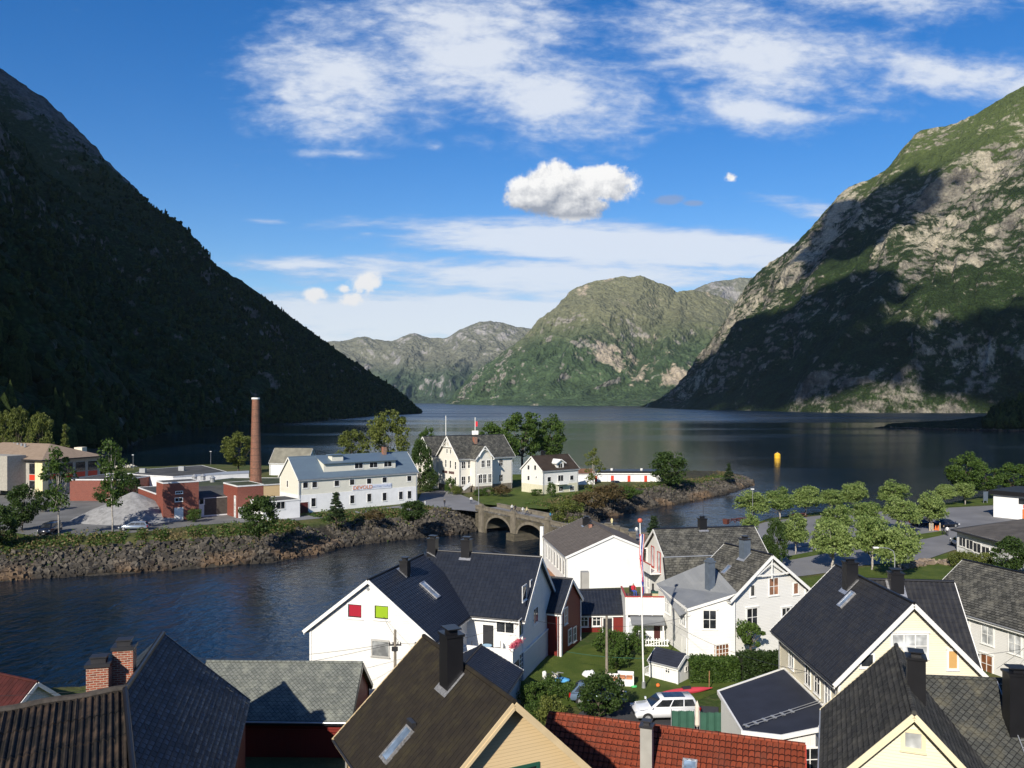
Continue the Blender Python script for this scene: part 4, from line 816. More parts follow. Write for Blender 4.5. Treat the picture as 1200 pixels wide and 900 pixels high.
# ---- foreground cream gable with rough slates, and its slate wing
L1 = House('house', 'pale yellow gabled house with rough black slates and small square attic window', 'house', 18.52, 39.10, -111.1, 10.33, 7.40, 10.10, 14.0, 7.0, CREAM, ROUGHSL, 'slate', oe=.4, og=.5, trim=TRIMC, group=G_HOUSES, gable_board=True)
L2 = House('x', None, None, 25.6, 40.1, -7.5, 12, 9.6, 9.3, 13.35, 7.0, CREAM, DSLATE2, 'flat', parent=L1, oe=.4, og=.3, ends=(0, 1))
L1.win('1', 1070.2, 867.6, .62, .62, 1, 1, GLASSP, trim=TRIMC, case=.16)
L1.chimney('L', 1084, 826, 768, .8, .75, flash=False); L2.chimney('r', 1196, 866, 789, .9, .8, flash=False)
mb = MB(); p0 = L2.on_roof('r', 1172, 800); p1 = L2.on_roof('r', 1190, 905); T = L2.T; n_ = Vector((0, -L2.m, 1)).normalized() * .12
for k in (-.17, .17): mb.beam(T @ (Vector((p0.x + k, p0.y, p0.z)) + n_), T @ (Vector((p0.x + k, p1.y - .6, p0.z - L2.m * abs(p1.y - .6 - p0.y))) + n_), .035, .035)
for i in range(18):
    yy_ = p0.y - .12 - i * .27; z_ = p0.z - L2.m * abs(yy_ - p0.y); mb.beam(T @ (Vector((p0.x - .17, yy_, z_)) + n_), T @ (Vector((p0.x + .17, yy_, z_)) + n_), .03, .03)
mb.build('roof_ladder', METAL, L2.roof)
# ---- long white house at the right edge
M_ = House('house', 'long white house under a mossy grey slate roof at the right edge', 'house', 45.55, 70.05, -72.5, 18, 9.74, 8.25, 11.83, 3.8, WHITE, MOSSY, 'slate', oe=.4, og=.35, group=G_HOUSES, trim=TRIM)
M_.win('r', 1157.3, 743.6, 1.1, 1.55, 2, 2, GLASSP, head=True); M_.win('r', 1189.3, 754.2, 1.1, 1.6, 2, 2, GLASSP, head=True); M_.win('r', 1156.4, 778, 1.1, 1.5, 2, 2, GLASSB, head=True); M_.win('r', 1143, 767, .9, .35, 1, 1, GLASS); M_.win('r', 1130, 727, 1.0, 1.55, 2, 2, GLASSP, head=True); M_.door('r', 1188, 796, 1., 2.1, TRIM)
# ---- grey slate roofed red barn left
S_ = House('barn', 'low red boarded barn with pale grey diamond slate roof by the river', 'barn', -15.62, 56.82, -1.5, 10.8, 6.91, 6.33, 9.0, 3.6, RED, DSLATE, 'flat', oe=.35, og=.25, trim=BLACK)
mb = MB(); S_.bx(mb, -S_.hl, S_.hl, -S_.hw - .12, -S_.hw - .02, S_.hz - .9, S_.hz - .75); S_.part(mb, 'batten', RED)
# ---- red pantile roof in front
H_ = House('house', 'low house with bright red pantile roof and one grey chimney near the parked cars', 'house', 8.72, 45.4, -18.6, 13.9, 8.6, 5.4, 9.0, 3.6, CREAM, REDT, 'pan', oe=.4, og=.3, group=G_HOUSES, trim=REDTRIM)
H_.chimney('r', 757, 915, 850, .62, .55, mat=CONC, flash=False); H_.skylight('r', 808, 902, .6, .9)
# ---- little red roof at the left edge
T_ = House('boathouse', 'small white boathouse with rust red metal roof at the left edge', 'boathouse', -37.4, 61.5, -25, 6.5, 4.0, 4.75, 6.5, 2.5, WHITEV, plain('rust red sheet', (.055, .012, .010), .55, .3, 1.2), 'seam', oe=.35, og=.35)
# ---- slate and pantile house left foreground, measured corner by corner
c0 = Vector((-17, 38, 6.)); e = empty('house', c0, 0, 'old house with blue black slates, ribbed dark wing and two brick chimneys', 'house', G_HOUSES)
ra, rb = Vector((-19.4, 46, 14)) - c0, Vector((-17.3, 37, 14)) - c0; rt = Vector((.974, .227, 0)); dn2 = Vector((0, 0, -1))
ef = ra + rt * 4.62 + dn2 * 4.1; hp = Vector((-14.7, 32.06, 12.76)) - c0; along = (rb - ra).normalized(); en = ef + along * 17; ep = rb + along * 9 + rt * 4.62 + dn2 * 4.1
mb = MB()
# slates of the right hand slope, course by course down to the eave
n_ = along.cross((ef - ra).normalized()); n_ = n_ if n_.z > 0 else -n_
sl_ = (ef - ra); rows = 22
for k in range(rows):
    t0, t1 = k / rows, (k + 1) / rows
    def lim(t):  # where the hip cuts the course
        h_ = (hp - rb); sp_ = h_.dot(rt) / 4.62; return (rb - ra).length + (h_.dot(along)) * min(1., t / sp_) if t < sp_ else (rb - ra).length + h_.dot(along) + (t - sp_) * 7
    a0 = ra + sl_ * t0; a1 = ra + sl_ * t1; l0, l1 = lim(t0), lim(t1); nseg = 26
    for s_ in range(nseg):
        f0, f1 = s_ / nseg, (s_ + 1) / nseg; j = random.uniform(0, .012)
        q = [a0 + along * (l0 * f0) + n_ * (.02 + j), a1 + along * (l1 * f0) + n_ * (.05 + j), a1 + along * (l1 * f1) + n_ * (.05 + j), a0 + along * (l0 * f1) + n_ * (.02 + j)]
        mb.face(q, [((v - ra).dot(along), -(v - ra).dot(sl_.normalized())) for v in q])
for q in ([ra, ra + rt * -4.4 + dn2 * 3.9, rb + rt * -4.4 + dn2 * 3.9, rb], [ef, en, en + dn2 * .15, ef + dn2 * .15], [ra, ef, ef + dn2 * .15, ra + dn2 * .15]): mb.face(q, MB.auto(q))
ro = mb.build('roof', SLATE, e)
mb = MB(); mb.tube([ra + Vector((0, 0, .05)), rb + Vector((0, 0, .05))], .13, 8); mb.tube([rb + Vector((0, 0, .05)), hp + Vector((0, 0, .08)), hp + (hp - rb) * .8 + Vector((0, 0, .08))], .12, 8); mb.tube([ra + Vector((0, 0, .03)), ef + Vector((0, 0, .03))], .07, 6); mb.build('ridge_cap', BLACK, ro)
wa_, wb_ = Vector((-17.3, 37.3, 13.95)) - c0, Vector((-32.0, 30.3, 13.3)) - c0; vd = Vector((.43, -.9, 0)).normalized(); dl = vd * 7 + dn2 * 1.75
mb = MB(); relief(mb, wa_, wb_, wa_ + dl, 'corr', .05); q = [wa_, wb_, wb_ + dl, wa_ + dl]; mb.face(q, MB.auto(q)); q = [wa_, wb_, wb_ - vd * 4 + dn2 * 2.4, wa_ - vd * 4 + dn2 * 2.4]; mb.face(q, MB.auto(q)); wr = mb.build('wing_roof', RUSTY, e)
mb = MB(); mb.tube([wa_ + Vector((0, 0, .08)) + (wb_ - wa_) * t_ + Vector((0, 0, .03 * math.sin(t_ * 40))) for t_ in np.linspace(0, 1, 30)], .17, 8); mb.build('ridge_cap', plain('ridge tile', (.05, .042, .035), .8, .3, 4), wr)
mb = MB()
for a_, b_ in ((ef, en), (en, wb_ + dl), (wb_ + dl, ra + rt * -4.3 + dn2 * 3.9), (ra + rt * -4.3 + dn2 * 3.9, ef)):
    q = [Vector((a_.x, a_.y, -2)), Vector((b_.x, b_.y, -2)), b_ + dn2 * .2, a_ + dn2 * .2]; mb.face([v * .97 if 0 else v - (v - (rb * .5 + hp * .5)) * .05 for v in q], MB.auto(q))
q = [ra, ef + dn2 * .1, ra + rt * -4.4 + dn2 * 3.9]; q = [v + along * .3 + dn2 * .15 for v in q]; mb.face(q, MB.auto(q)); mb.build('wall', RED, e)
for px, yb_, top, wd, lb in ((116.5, 38.6, 779, .95, 'shorter chimney of red brick'), (146, 39.6, 759, .9, 'taller chimney of brown brick')):
    x_ = (px - 600) / F * yb_; z_ = H + (YH - top) / F * yb_; lc = Vector((x_, yb_, 0)) - c0; mb = MB(); M = Matrix.Translation((lc.x, lc.y, 0)) @ Matrix.Rotation(R(14), 4, 'Z')
    mb.box(-wd / 2, wd / 2, -.42, .42, 4.5, z_ - 6, M); o = mb.build('chimney', BRICKC, ro); o['label'] = lb
    mb = MB(); mb.box(-wd / 2 - .07, wd / 2 + .07, -.49, .49, z_ - 6, z_ - 5.85, M); mb.box(-wd / 3, wd / 3, -.25, .25, z_ - 5.85, z_ - 5.62, M); mb.box(-wd / 3 - .05, wd / 3 + .05, -.3, .3, z_ - 5.62, z_ - 5.56, M); mb.build('chimney_cap', DARKM, ro)

# ================================================================ FAR BANK BUILDINGS
U_ = House('factory_outlet', 'long white building with blue grey metal roof and shop sign by the rubble bank', 'building', -35.21, 180.49, 39.5, 28.96, 9.6, 10.87, 15.2, 4.0, siding('cream white clapboard', (.70, .68, .58)), BLUEM, 'seamv', oe=.35, og=.3, trim=TRIM, found=PLW, fh=3.7)
for x, y in ((358, 568.4), (368.7, 567.9), (394.7, 566.4), (412.6, 565), (432.5, 563.8), (450.7, 562.4), (479.6, 560.6)): U_.win('r', x, y, 1.05, 1.15, 1, 1, GLASS)
for x, y in ((367.2, 588.6), (394.7, 586.2), (412.6, 585.2), (432.5, 583.2), (450.4, 582.0), (469.5, 580.6), (479.6, 579.8)):
    p = U_.on_wall('r', x, y); p.y -= .07; U_.win('r', x, y, .95, 1.7, 1, 1, GLASS, at=p)
p = U_.on_wall('r', 355.7, 596.5); p.y -= .07; p.z = 1.1; U_.door('r', 0, 0, 1.9, 2.2, plain('dark red door', (.09, .02, .018), .5, .05), at=p); U_.win('0', 337, 567, .6, 1.3, 1, 1, GLASS)
# shed dormer with three windows
mb = MB(); xa, xb = -U_.hl + 6.0, U_.hl - 5.0; yf = -3.6; zf = U_.zr - .35
zb_ = U_.zr - U_.m * 3.6; q = [(xa, yf, zb_), (xb, yf, zb_), (xb, yf, zf - .9), (xa, yf, zf - .9)]; mb.face(q, [(x, z) for x, y, z in q])
for x in (xa, xb): q = [(x, yf, zb_), (x, yf, zf - .9), (x, 0, U_.zr - .1)]; mb.face(q, [(y, z) for _, y, z in q])
U_.part(mb, 'dormer', MATS['cream white clapboard'])
mb = MB(); q = [(xa - .3, yf - .5, zf - 1.0), (xb + .3, yf - .5, zf - 1.0), (xb + .3, 0, U_.zr + .08), (xa - .3, 0, U_.zr + .08)]; mb.face(q, [(x, y) for x, y, z in q]); q2 = [(x, y, z - .15) for x, y, z in q]; mb.face(q2[::-1], [(0, 0)] * 4)
for i in range(4): j = (i + 1) % 4; mb.face([q[i], q[j], q2[j], q2[i]][::-1], [(0, 0)] * 4)
mb.build('dormer_roof', BLUEM, U_.roof)
for x in (xa + 8.2, xa + 11.8, xa + 15.4):
    U_.win('r', 0, 0, 1.9, 1.1, 2, 1, GLASS, at=Vector((x, yf, (zb_ + zf - .9) / 2)))
mb = MB(); x = xa + 3.4; mb.box(x - 1.3, x + 1.3, yf + .4, -1.4, zf - 1.2, zf + .5); mb.build('dormer_turret', MATS['cream white clapboard'], U_.roof); mb = MB(); mb.box(x - 1.6, x + 1.6, yf + .1, -1.1, zf + .5, zf + .68); mb.build('dormer_turret_roof', BLUEM, U_.roof)
U_.chimney('L', 449, 528.5, 522.5, .8, .8, mat=BRICKC, flash=False)
def text(body, M, size, mat, parent, name='lettering', depth=.02, align='CENTER', sx=1.):
    cu = bpy.data.curves.new(name, 'FONT'); cu.body = body; cu.size = size; cu.extrude = depth; cu.align_x = align; cu.align_y = 'CENTER'; cu.resolution_u = 3
    tmp = bpy.data.objects.new('tmp', cu); COL.objects.link(tmp); dg = bpy.context.evaluated_depsgraph_get(); me = bpy.data.meshes.new_from_object(tmp.evaluated_get(dg)); bpy.data.objects.remove(tmp)
    me.transform(M @ Matrix.Rotation(R(90), 4, 'X') @ Matrix.Diagonal((sx, 1, 1, 1))); me.materials.clear(); return link(name, me, mat, parent)
p = U_.on_wall('r', 436, 570.4); M = Matrix.Translation((p.x, -U_.hw - .12, p.z)); mb = MB(); mb.box(-4.8, 4.8, 0, .06, -.55, .55, M); sg_ = mb.build('sign', plain('pale sign board', (.66, .68, .74), .4, .03), U_.e)
text('DEVOLD', Matrix.Translation((p.x - 2.3, -U_.hw - .15, p.z)), 1.15, plain('orange letters', (.62, .20, .03), .4, .03), sg_, sx=1.05)
text('FACTORY OUTLET', Matrix.Translation((p.x + 2.35, -U_.hw - .15, p.z)), .58, plain('faded blue letters', (.36, .42, .58), .4, .03), sg_)
c0 = Vector((-46.4, 158.3, 4)); ax = Vector((math.cos(R(39.5)), math.sin(R(39.5)), 0)); ay = Vector((-ax.y, ax.x, 0))
def rect(o, u, v, a, b, z): return [Vector((*(o + u * i + v * j)[:2], z)) for i, j in ((0, 0), (a, 0), (a, b), (0, b))]
e, ro, L_, I, cc = poly_thing('annex', 'low flat white annex at the left end of the long white building', 'annex', rect(c0 + ax * -1.2, ax, ay, 7.5, 7, 7.6), 4, PLW, FLATR, inset=.05, rimmat=TRIM)
wall_win(Loc(e, cc), I[0], I[1], 329, 592, 1.6, 1.4, 2, 1)
# ---- the villa
V_ = House('villa', 'ornate cream wooden villa with grey slate roof and carved gables beside the lawn', 'villa', -9.47, 215.21, 35.7, 17.64, 10.99, 12.38, 17.91, 4.0, siding('cream villa board', (.74, .71, .63), period=.2), MOSSY, 'slate', oe=.6, og=.7, trim=TRIM, found=COPING, fh=1.5, gable_board=True)
V2 = House('x', None, None, -17.5, 222.5, 35.7, 15, 10.2, 12.2, 17.4, 4.0, MATS['cream villa board'], MOSSY, 'slate', parent=V_, oe=.5, og=.6, ends=(1, 0))
V3 = House('x', None, None, 0, 0, 0, 1, 1, 1, 2, 0, MATS['cream villa board'], MOSSY, 'slate', parent=V_) if 0 else None
o_ = V_.M @ Vector((V_.hl - 10.6, -V_.hw - .6, 0)); V3 = House('x', None, None, o_.x, o_.y, 35.7 - 90, 5.4, 5.6, 12.3, 15.6, 4.0, MATS['cream villa board'], MOSSY, 'slate', parent=V_, oe=.45, og=.5, ends=(0, 1), found=COPING, fh=1.5)
for x, y in ((522.6, 543), (528, 544), (534, 545.5)): V_.win('0', x, y, .62, 1.8, 1, 2, GLASS)
for x, y in ((528.3, 562), (534, 563.5)): V_.win('0', x, y, .62, 1.8, 1, 2, GLASS)
for x, y in ((524, 528.5), (528.3, 529)): V_.win('0', x, y, .5, 1.1, 1, 1, GLASS)
for x, y in ((543, 545), (550.5, 544.4)): V_.win('r', x, y, 1.1, 1.7, 2, 2, GLASS)
for x, y in ((543, 563.2), (550.5, 562.6)): V_.win('r', x, y, 1.1, 2.0, 2, 2, GLASS)
for x, y in ((587, 542), (587, 560)): V_.win('r', x, y, 1.1, 1.7, 2, 2, GLASS)
for x, y, h_ in ((566, 543.5, 1.6), (572.5, 543, 1.6), (563, 561, 2.1), (568, 560.8, 2.1), (574, 560.4, 2.1)): V3.win('1', x, y, .95, h_, 2, 2, GLASS)
M = V_.frame('0', V_.on_wall('0', 525.5, 553.5)); M = M @ Matrix.Rotation(math.pi, 4, 'Z')
text('GRAND', M @ Matrix.Translation((-1.25, -.08, .25)) if 0 else M @ Matrix.Translation((0, -.09, 0)), .9, plain('dark red letters', (.07, .02, .02), .5, .05), V_.e) if 0 else None
mb = MB(); M = V_.frame('0', V_.on_wall('0', 525.3, 553.3))
for i in range(9):
    if i == 4: continue
    x = -2.6 + i * .65; mb.box(x - .2, x + .2, .02, .08, -.3, .3, M); mb.box(x - .28, x - .2, .02, .08, -.36 if i % 2 else -.2, .36 if i % 3 else .2, M)
mb.build('wall_lettering', plain('dark red letters', (.07, .02, .02), .5, .05), V_.e)
mb = MB(); x = -8.0   # outside stair
for i in range(7): mb.box(x + i * .32, x + i * .32 + .34, -V_.hw - 1.6, -V_.hw - .1, -.4, .2 + i * .2)
V_.part(mb, 'stair', COPING); mb = MB(); mb.beam((x, -V_.hw - 1.65, .9), (x + 2.3, -V_.hw - 1.65, 2.3), .09, .9); V_.part(mb, 'stair_rail', TRIM)
mb = MB(); p = V_.on_roof('r', 557.5, 520); mb.box(p.x - .45, p.x + .45, p.y - .1, p.y + .8, p.z - 1, V_.zr - .4); mb.build('chimney', BRICKC, V_.roof)
for (gh, hs, og_) in ((V_.zr, V_, -V_.hl - .65), ):
    mb = MB(); mb.beam((og_, -2.2, gh - 2.6), (og_, 2.2, gh - 2.6), .1, .16); mb.beam((og_, 0, gh - .2), (og_, 0, gh - 2.6), .1, .16, up=(1, 0, 0)); mb.beam((og_, -2.1, gh - 2.5), (og_, 0, gh - 1.2), .1, .14); mb.beam((og_, 2.1, gh - 2.5), (og_, 0, gh - 1.2), .1, .14); V_.part(mb, 'gable_truss', TRIM)
mb = MB(); mb.tube([V3.T @ Vector((V3.hl + .55, y, V3.zr - .9 - (y * y) * .55)) for y in np.linspace(-1.8, 1.8, 9)], .11, 6); V_.part(mb, 'arched_brace', TRIM)
# ---- small white house
W_ = House('house', 'small white house with dark brown roof and little dormer on the green lawn', 'house', 9.59, 209.11, 37.7, 12.32, 8.83, 9.70, 13.11, 4.0, WHITE, plain('dark brown roof', (.045, .033, .026), .8, .2, .8, spec=.2), 'tile', oe=.35, og=.35, found=plain('cream plaster', (.60, .57, .42), .8, .06), fh=2.2, group=G_HOUSES)
for x, y in ((619.5, 547.8), (627.3, 548), (619.5, 560.2)): W_.win('0', x, y, .8, 1.1, 1, 1, GLASS)
W_.win('0', 628.5, 559.3, .4, .4, 1, 1, GLASS)
for x, y in ((643.5, 561.7), (670, 559.8)): W_.win('r', x, y, 1.1, 1.1, 1, 1, GLASS)
W_.win('r', 657, 560.5, 1.7, 1.5, 2, 1, GLASS)
for x, y in ((657, 572.8), (670, 572.3)):
    p = W_.on_wall('r', x, y); p.y -= .07; W_.win('r', x, y, 1.3, 1.1, 2, 1, GLASS, at=p)
mb = MB(); p = W_.on_wall('r', 657, 563); mb.box(p.x - 1.6, p.x + 1.6, p.y - 1.3, p.y, p.z - .9, p.z - .8); mb.box(p.x - 1.6, p.x + 1.6, p.y - 1.3, p.y - 1.2, p.z - .8, p.z + .0); W_.part(mb, 'balcony', TRIM)
p = W_.on_wall('r', 657.3, 548); mb = MB(); y0 = -W_.hw + .25; zz_ = W_.zr - W_.m * W_.hw; mb.box(p.x - 1.2, p.x + 1.2, y0, y0 + 2.6, zz_ - .2, zz_ + 1.45); W_.part(mb, 'dormer', WHITE); mb = MB()
for sx in (-1, 1):
    q = [Vector((p.x, y0 - .4, zz_ + 2.35)), Vector((p.x, y0 + 3.0, zz_ + 2.35)), Vector((p.x + sx * 1.6, y0 + 3.0, zz_ + 1.35)), Vector((p.x + sx * 1.6, y0 - .4, zz_ + 1.35))]; mb.face(q, [(v.y, v.x) for v in q]); mb.face([v + Vector((0, 0, -.18)) for v in q], [(0, 0)] * 4)
    a_ = Vector((p.x, y0 - .42, zz_ + 2.3)); mb.beam(a_, Vector((p.x + sx * 1.65, y0 - .42, zz_ + 1.3)), .05, .22)
mb.face([(p.x - 1.2, y0 - .01, zz_ + 1.4), (p.x + 1.2, y0 - .01, zz_ + 1.4), (p.x, y0 - .01, zz_ + 2.2)], [(0, 0)] * 3); W_.part(mb, 'dormer_roof', TRIM)
W_.win('r', 0, 0, 1.3, 1.05, 2, 1, GLASS, at=Vector((p.x, y0, zz_ + .75))); W_.chimney('L', 635, 537, 528.5, .8, .8, flash=False)
# ---- garages by the quay
c0 = Vector((25.5, 234, 3.2)); e = empty('garage_row', c0, R(-1), 'long low white garage row with red doors and flat dark roof by the water', 'garages'); mb = MB(); mb.box(-5, 16.5, 0, 7, -1, 2.9); mb.build('wall', PLW, e)
mb = MB(); mb.box(-5.2, 16.8, -.4, 7.2, 3.25, 3.75); mb.build('roof', BLACK, e); mb = MB(); mb.box(-5.1, 16.7, -.35, -.25, 2.9, 3.25); mb.build('fascia', TRIM, e)
for i in range(9):
    x = -4.2 + i * 2.35; mb = MB(); red = i % 2 == 1; mb.box(x - (.42 if red else .9), x + (.42 if red else .9), -.06, .02, -.2, 2.5); o = mb.build('garage_door', REDP if red else TRIM, e)
    if not red:
        for k in (-.95, .93):
            mb = MB(); mb.box(x + k, x + k + .05, -.07, .02, -.2, 2.55); mb.build('door_frame', METAL, o)
for x in (3, 11.5): mb = MB(); mb.tube([(x, 3, 3.7), (x, 3, 4.3)], .35, 10); mb.build('roof_vent', TRIM, e)
c0 = Vector((16.5, 232, 4)); House('shed', 'brown tiled low shed half hidden behind the birch beside the small white house', 'shed', 19.5, 228, 5, 6, 5, 7.0, 8.0, 3.6, PLW, plain('rusty brown roof', (.17, .085, .05), .8, .25, .8), 'tile', oe=.2, og=.2)
# ---- brick works
U37 = Vector((.8, .6, 0)); V37 = Vector((-.6, .8, 0)); c0 = Vector((-65.9, 156.3, 4))
RM_ = plain('white roof edge', (.66, .66, .66), .5, .08)
e, ro, L_, I, cc = poly_thing('brick_building', 'square red brick tower block with white door behind the silver car', 'building', rect(c0, U37, V37, 6.6, 5.0, 11.4), 4, REDB, FLATR, inset=.02, rimmat=RM_)
lo_ = Loc(e, cc); wall_win(lo_, I[0], I[1], 209.5, 603.4, 1.45, 2.6, 1, 1, door=TRIM); wall_win(lo_, I[0], I[1], 209.5, 585.5, 1.3, .6, 2, 1, GLASS); wall_win(lo_, I[0], I[1], 210, 577, 1.2, .35, 3, 1, GLASS)
e, ro, L_, I, cc = poly_thing('brick_building', 'low red brick wing stretching back from the brick tower block', 'building', rect(c0 + V37 * 5.1, U37, V37, 6.4, 14.5, 8.9), 4, REDB, FLATR, inset=.02, rimmat=RM_)
lo_ = Loc(e, cc); wall_win(lo_, I[0], I[3], 178, 590, 1.0, 1.2, 2, 2, GLASSP); wall_win(lo_, I[0], I[3], 171, 588, 1.0, 1.6, 2, 2, GLASSP)
for i, (a_, b_) in enumerate(((3, 4), (5.5, 9))):
    q = c0 + V37 * (5 + b_) + U37 * a_ - cc; mb = MB(); mb.tube([(q.x, q.y, 4.9), (q.x, q.y, 6.0)], .42, 10); mb.tube([(q.x, q.y, 6.0), (q.x, q.y, 6.3)], [.6, .2], 10); mb.build('roof_vent', METAL, ro)
c1 = Vector((-53.4, 161, 4)); e, ro, L_, I, cc = poly_thing('brick_building', 'small red brick block with white ladder stripe below the tall brick chimney stack', 'building', rect(c1, U37, V37, 5.2, 8.5, 10.3), 4, REDB, MOSSFLAT, inset=.02, rimmat=RM_)
lo_ = Loc(e, cc); wall_win(lo_, I[0], I[3], 275.5, 594, .8, 4.2, 1, 6, GLASSP); wall_win(lo_, I[0], I[1], 284, 600, 1.3, 1.8, 2, 2, GLASSP)
e, ro, L_, I, cc = poly_thing('workshop', 'low dark workshop with sloping grey roof between the two brick blocks', 'workshop', [Vector((-61.5, 162.6, 7.6)), Vector((-55.6, 167.0, 7.6)), Vector((-59.2, 174.6, 9.2)), Vector((-66.8, 169.8, 9.2))], 4, PLW, FLATR, inset=.1)
wall_win(Loc(e, cc), I[0], I[1], 253, 593, 4.6, 3.3, 1, 1, door=plain('brown sliding door', (.075, .065, .055), .8, .2, 2)); wall_win(Loc(e, cc), I[0], I[1], 236.5, 588, .9, .9, 1, 1, GLASS)
def quad(px, z): return [P(x, y, z) for x, y in px]
e, ro, L_, I, cc = poly_thing('factory_hall', 'wide low factory hall with flat dark grey roof at the back of the yard', 'hall', quad([(155, 556), (203, 558.5), (268, 553.5), (237, 545.5), (171, 550)], 9.0), 4, PLW, FLATR, inset=.1, rimmat=RM_)
for x_, y_ in ((167.5, 554), (213, 551.5)):
    q = P(x_, y_, 9.0) - cc; mb = MB(); mb.box(q.x - .7, q.x + .7, q.y - .5, q.y + .5, 4.95, 6.1); mb.build('roof_vent', METAL, ro)
e, ro, L_, I, cc = poly_thing('factory_hall', 'long flat roofed hall with mossy patches in front of the grey hall', 'hall', [Vector((-74.5, 178.5, 8.6)), Vector((-63.5, 172.3, 8.6)), Vector((-46.5, 186, 8.6)), Vector((-52, 196, 8.6)), Vector((-66, 196, 8.6))], 4, YELL, MOSSFLAT, inset=.1, rimmat=RM_)
for x_, y_ in ((238, 562.5), (249, 565), (228, 563)):
    q = P(x_, y_, 8.6) - cc; mb = MB(); mb.tube([(q.x, q.y, 4.55), (q.x, q.y, 5.5)], .55, 10); mb.tube([(q.x, q.y, 5.5), (q.x, q.y, 6.0)], [.75, .25], 10); mb.build('roof_vent', METAL, ro)
e, ro, L_, I, cc = poly_thing('factory_hall', 'narrow hall with pale grey metal roof strip behind the chimney stack', 'hall', quad([(203, 559), (292, 554), (292, 551.5), (262, 552.8)], 9.4), 4, PLW, plain('pale roof sheet', (.35, .37, .39), .5, .1), inset=.1)
e, ro, L_, I, cc = poly_thing('brick_building', 'long red brick hall with flat roof behind the gravel heap', 'building', [Vector((-101, 189, 8.9)), Vector((-88.5, 189, 8.9)), Vector((-86, 203, 8.9)), Vector((-99.5, 204, 8.9))], 4, REDB, FLATR, inset=.05, rimmat=RM_)
for a_ in (3, 8): mb = MB(); mb.tube([(a_ - 5, 0, 4.8), (a_ - 5, 0, 5.7)], .45, 10); mb.build('roof_vent', RM_, ro)
# chimney stack
c0 = Vector((-53.1, 171.5, 4)); e = empty('chimney_stack', c0, 0, 'tall round brick chimney stack with iron hoops above the factory roofs', 'chimney')
mb = MB(); mb.tube([(0, 0, -1), (0, 0, 5), (0, 0, 23.2)], [1.36, 1.22, .74], 24); mb.build('shaft', STACKB, e)
for i in range(14): mb = MB(); z = 3.5 + i * 1.35; r = 1.26 - (z - 3) * .0263; mb.tube([(0, 0, z), (0, 0, z + .09)], r + .03, 24, cap=False); mb.build('hoop', plain('rusty iron', (.10, .06, .045), .6, .2) if i == 0 else MATS['rusty iron'], e)
mb = MB(); mb.tube([(0, 0, 23.2), (0, 0, 23.55)], .84, 24); mb.build('coping', TRIM, e); mb = MB(); mb.tube([(0, 0, 23.5), (0, 0, 25.2)], .03, 5); mb.build('lightning_rod', DARKM, e)
House('boathouse', 'small white house with pale grey roof behind the long white building', 'house', -67.74, 256.83, -10.3, 12.63, 8.08, 7.70, 12.04, 3.8, PLW, plain('pale mossy roof', (.20, .19, .15), .9, .2, .6), 'flat', oe=.3, og=.2, group=None)
# ---- yellow school-like block at the far left
u_ = Vector((.41, .912, 0)); v_ = Vector((-.912, .41, 0)); c0 = Vector((-111.7, 197, 4)); e = empty('apartment_block', c0, 0, 'yellow and concrete apartment block with tan hipped roof and red panels at the left', 'building')
mb = MB()
def obox(mb, o, a0, a1, b0, b1, z0, z1):
    M = Matrix(((u_.x, v_.x, 0, o.x), (u_.y, v_.y, 0, o.y), (0, 0, 1, 0), (0, 0, 0, 1))); mb.box(a0, a1, b0, b1, z0, z1, M)
obox(mb, Vector((0, 0, 0)), 0.2, 16, 0.2, 34, -1, 8.6); mb.build('wall', CONCP, e)
mb = MB(); obox(mb, Vector((0, 0, 0)), -.1, 1.4, -.1, 2.6, -1, 8.65); mb.build('corner_panel', YPAN, e)
for a0, a1, z0, z1, mt in ((-.02, .1, 1.8, 3.6, GLASS), (-.02, .1, 3.8, 5.1, REDP), (-.02, .1, 5.3, 7.8, GLASS)):
    mb = MB(); obox(mb, Vector((0, 0, 0)), .12, .19, 2.8, 4.9, z0, z1); mb.build('window' if mt is GLASS else 'red_panel', mt, e)
for i in range(4):
    mb = MB(); obox(mb, Vector((0, 0, 0)), 2.0 + i * 3.5, 4.6 + i * 3.5, .1, .19, 4.0, 5.2); mb.build('red_panel', REDP, e); mb = MB(); obox(mb, Vector((0, 0, 0)), 2.0 + i * 3.5, 4.6 + i * 3.5, .1, .19, 5.4, 7.6); mb.build('window', GLASS, e)
mb = MB(); obox(mb, Vector((0, 0, 0)), -4.5, .2, 6.2, 15.5, 1.6, 9.8); mb.build('stair_block', CONCP, e); mb = MB(); obox(mb, Vector((0, 0, 0)), -4.62, -4.5, 12.2, 15.6, 1.6, 9.9); mb.build('corner_panel', YPAN, e)
for z0, z1, mt in ((7.3, 9.7, REDP), (4.0, 5.6, REDP), (1.8, 2.7, REDP), (5.7, 7.2, GLASS), (2.8, 3.9, GLASS)): mb = MB(); obox(mb, Vector((0, 0, 0)), -4.62, -4.45, 11.0, 11.9, z0, z1); mb.build('red_panel' if mt is REDP else 'window', mt, e)
mb = MB(); obox(mb, Vector((0, 0, 0)), -.1, .15, 16.5, 33, 4.5, 6.2); mb.build('red_panel', REDP, e); mb = MB(); obox(mb, Vector((0, 0, 0)), -.1, .15, 16.5, 33, 6.4, 8.3); mb.build('window', GLASS, e)
M = Matrix(((u_.x, v_.x, 0, 0), (u_.y, v_.y, 0, 0), (0, 0, 1, 0), (0, 0, 0, 1))); mb = MB(); x0, x1, y0, y1 = -.9, 17, -.9, 35; xm = 8; zr_ = 12.1; ze_ = 8.7
rp = [(x0, y0, ze_), (x1, y0, ze_), (x1, y1, ze_), (x0, y1, ze_), (xm, y0 + 9, zr_), (xm, y1 - 9, zr_)]
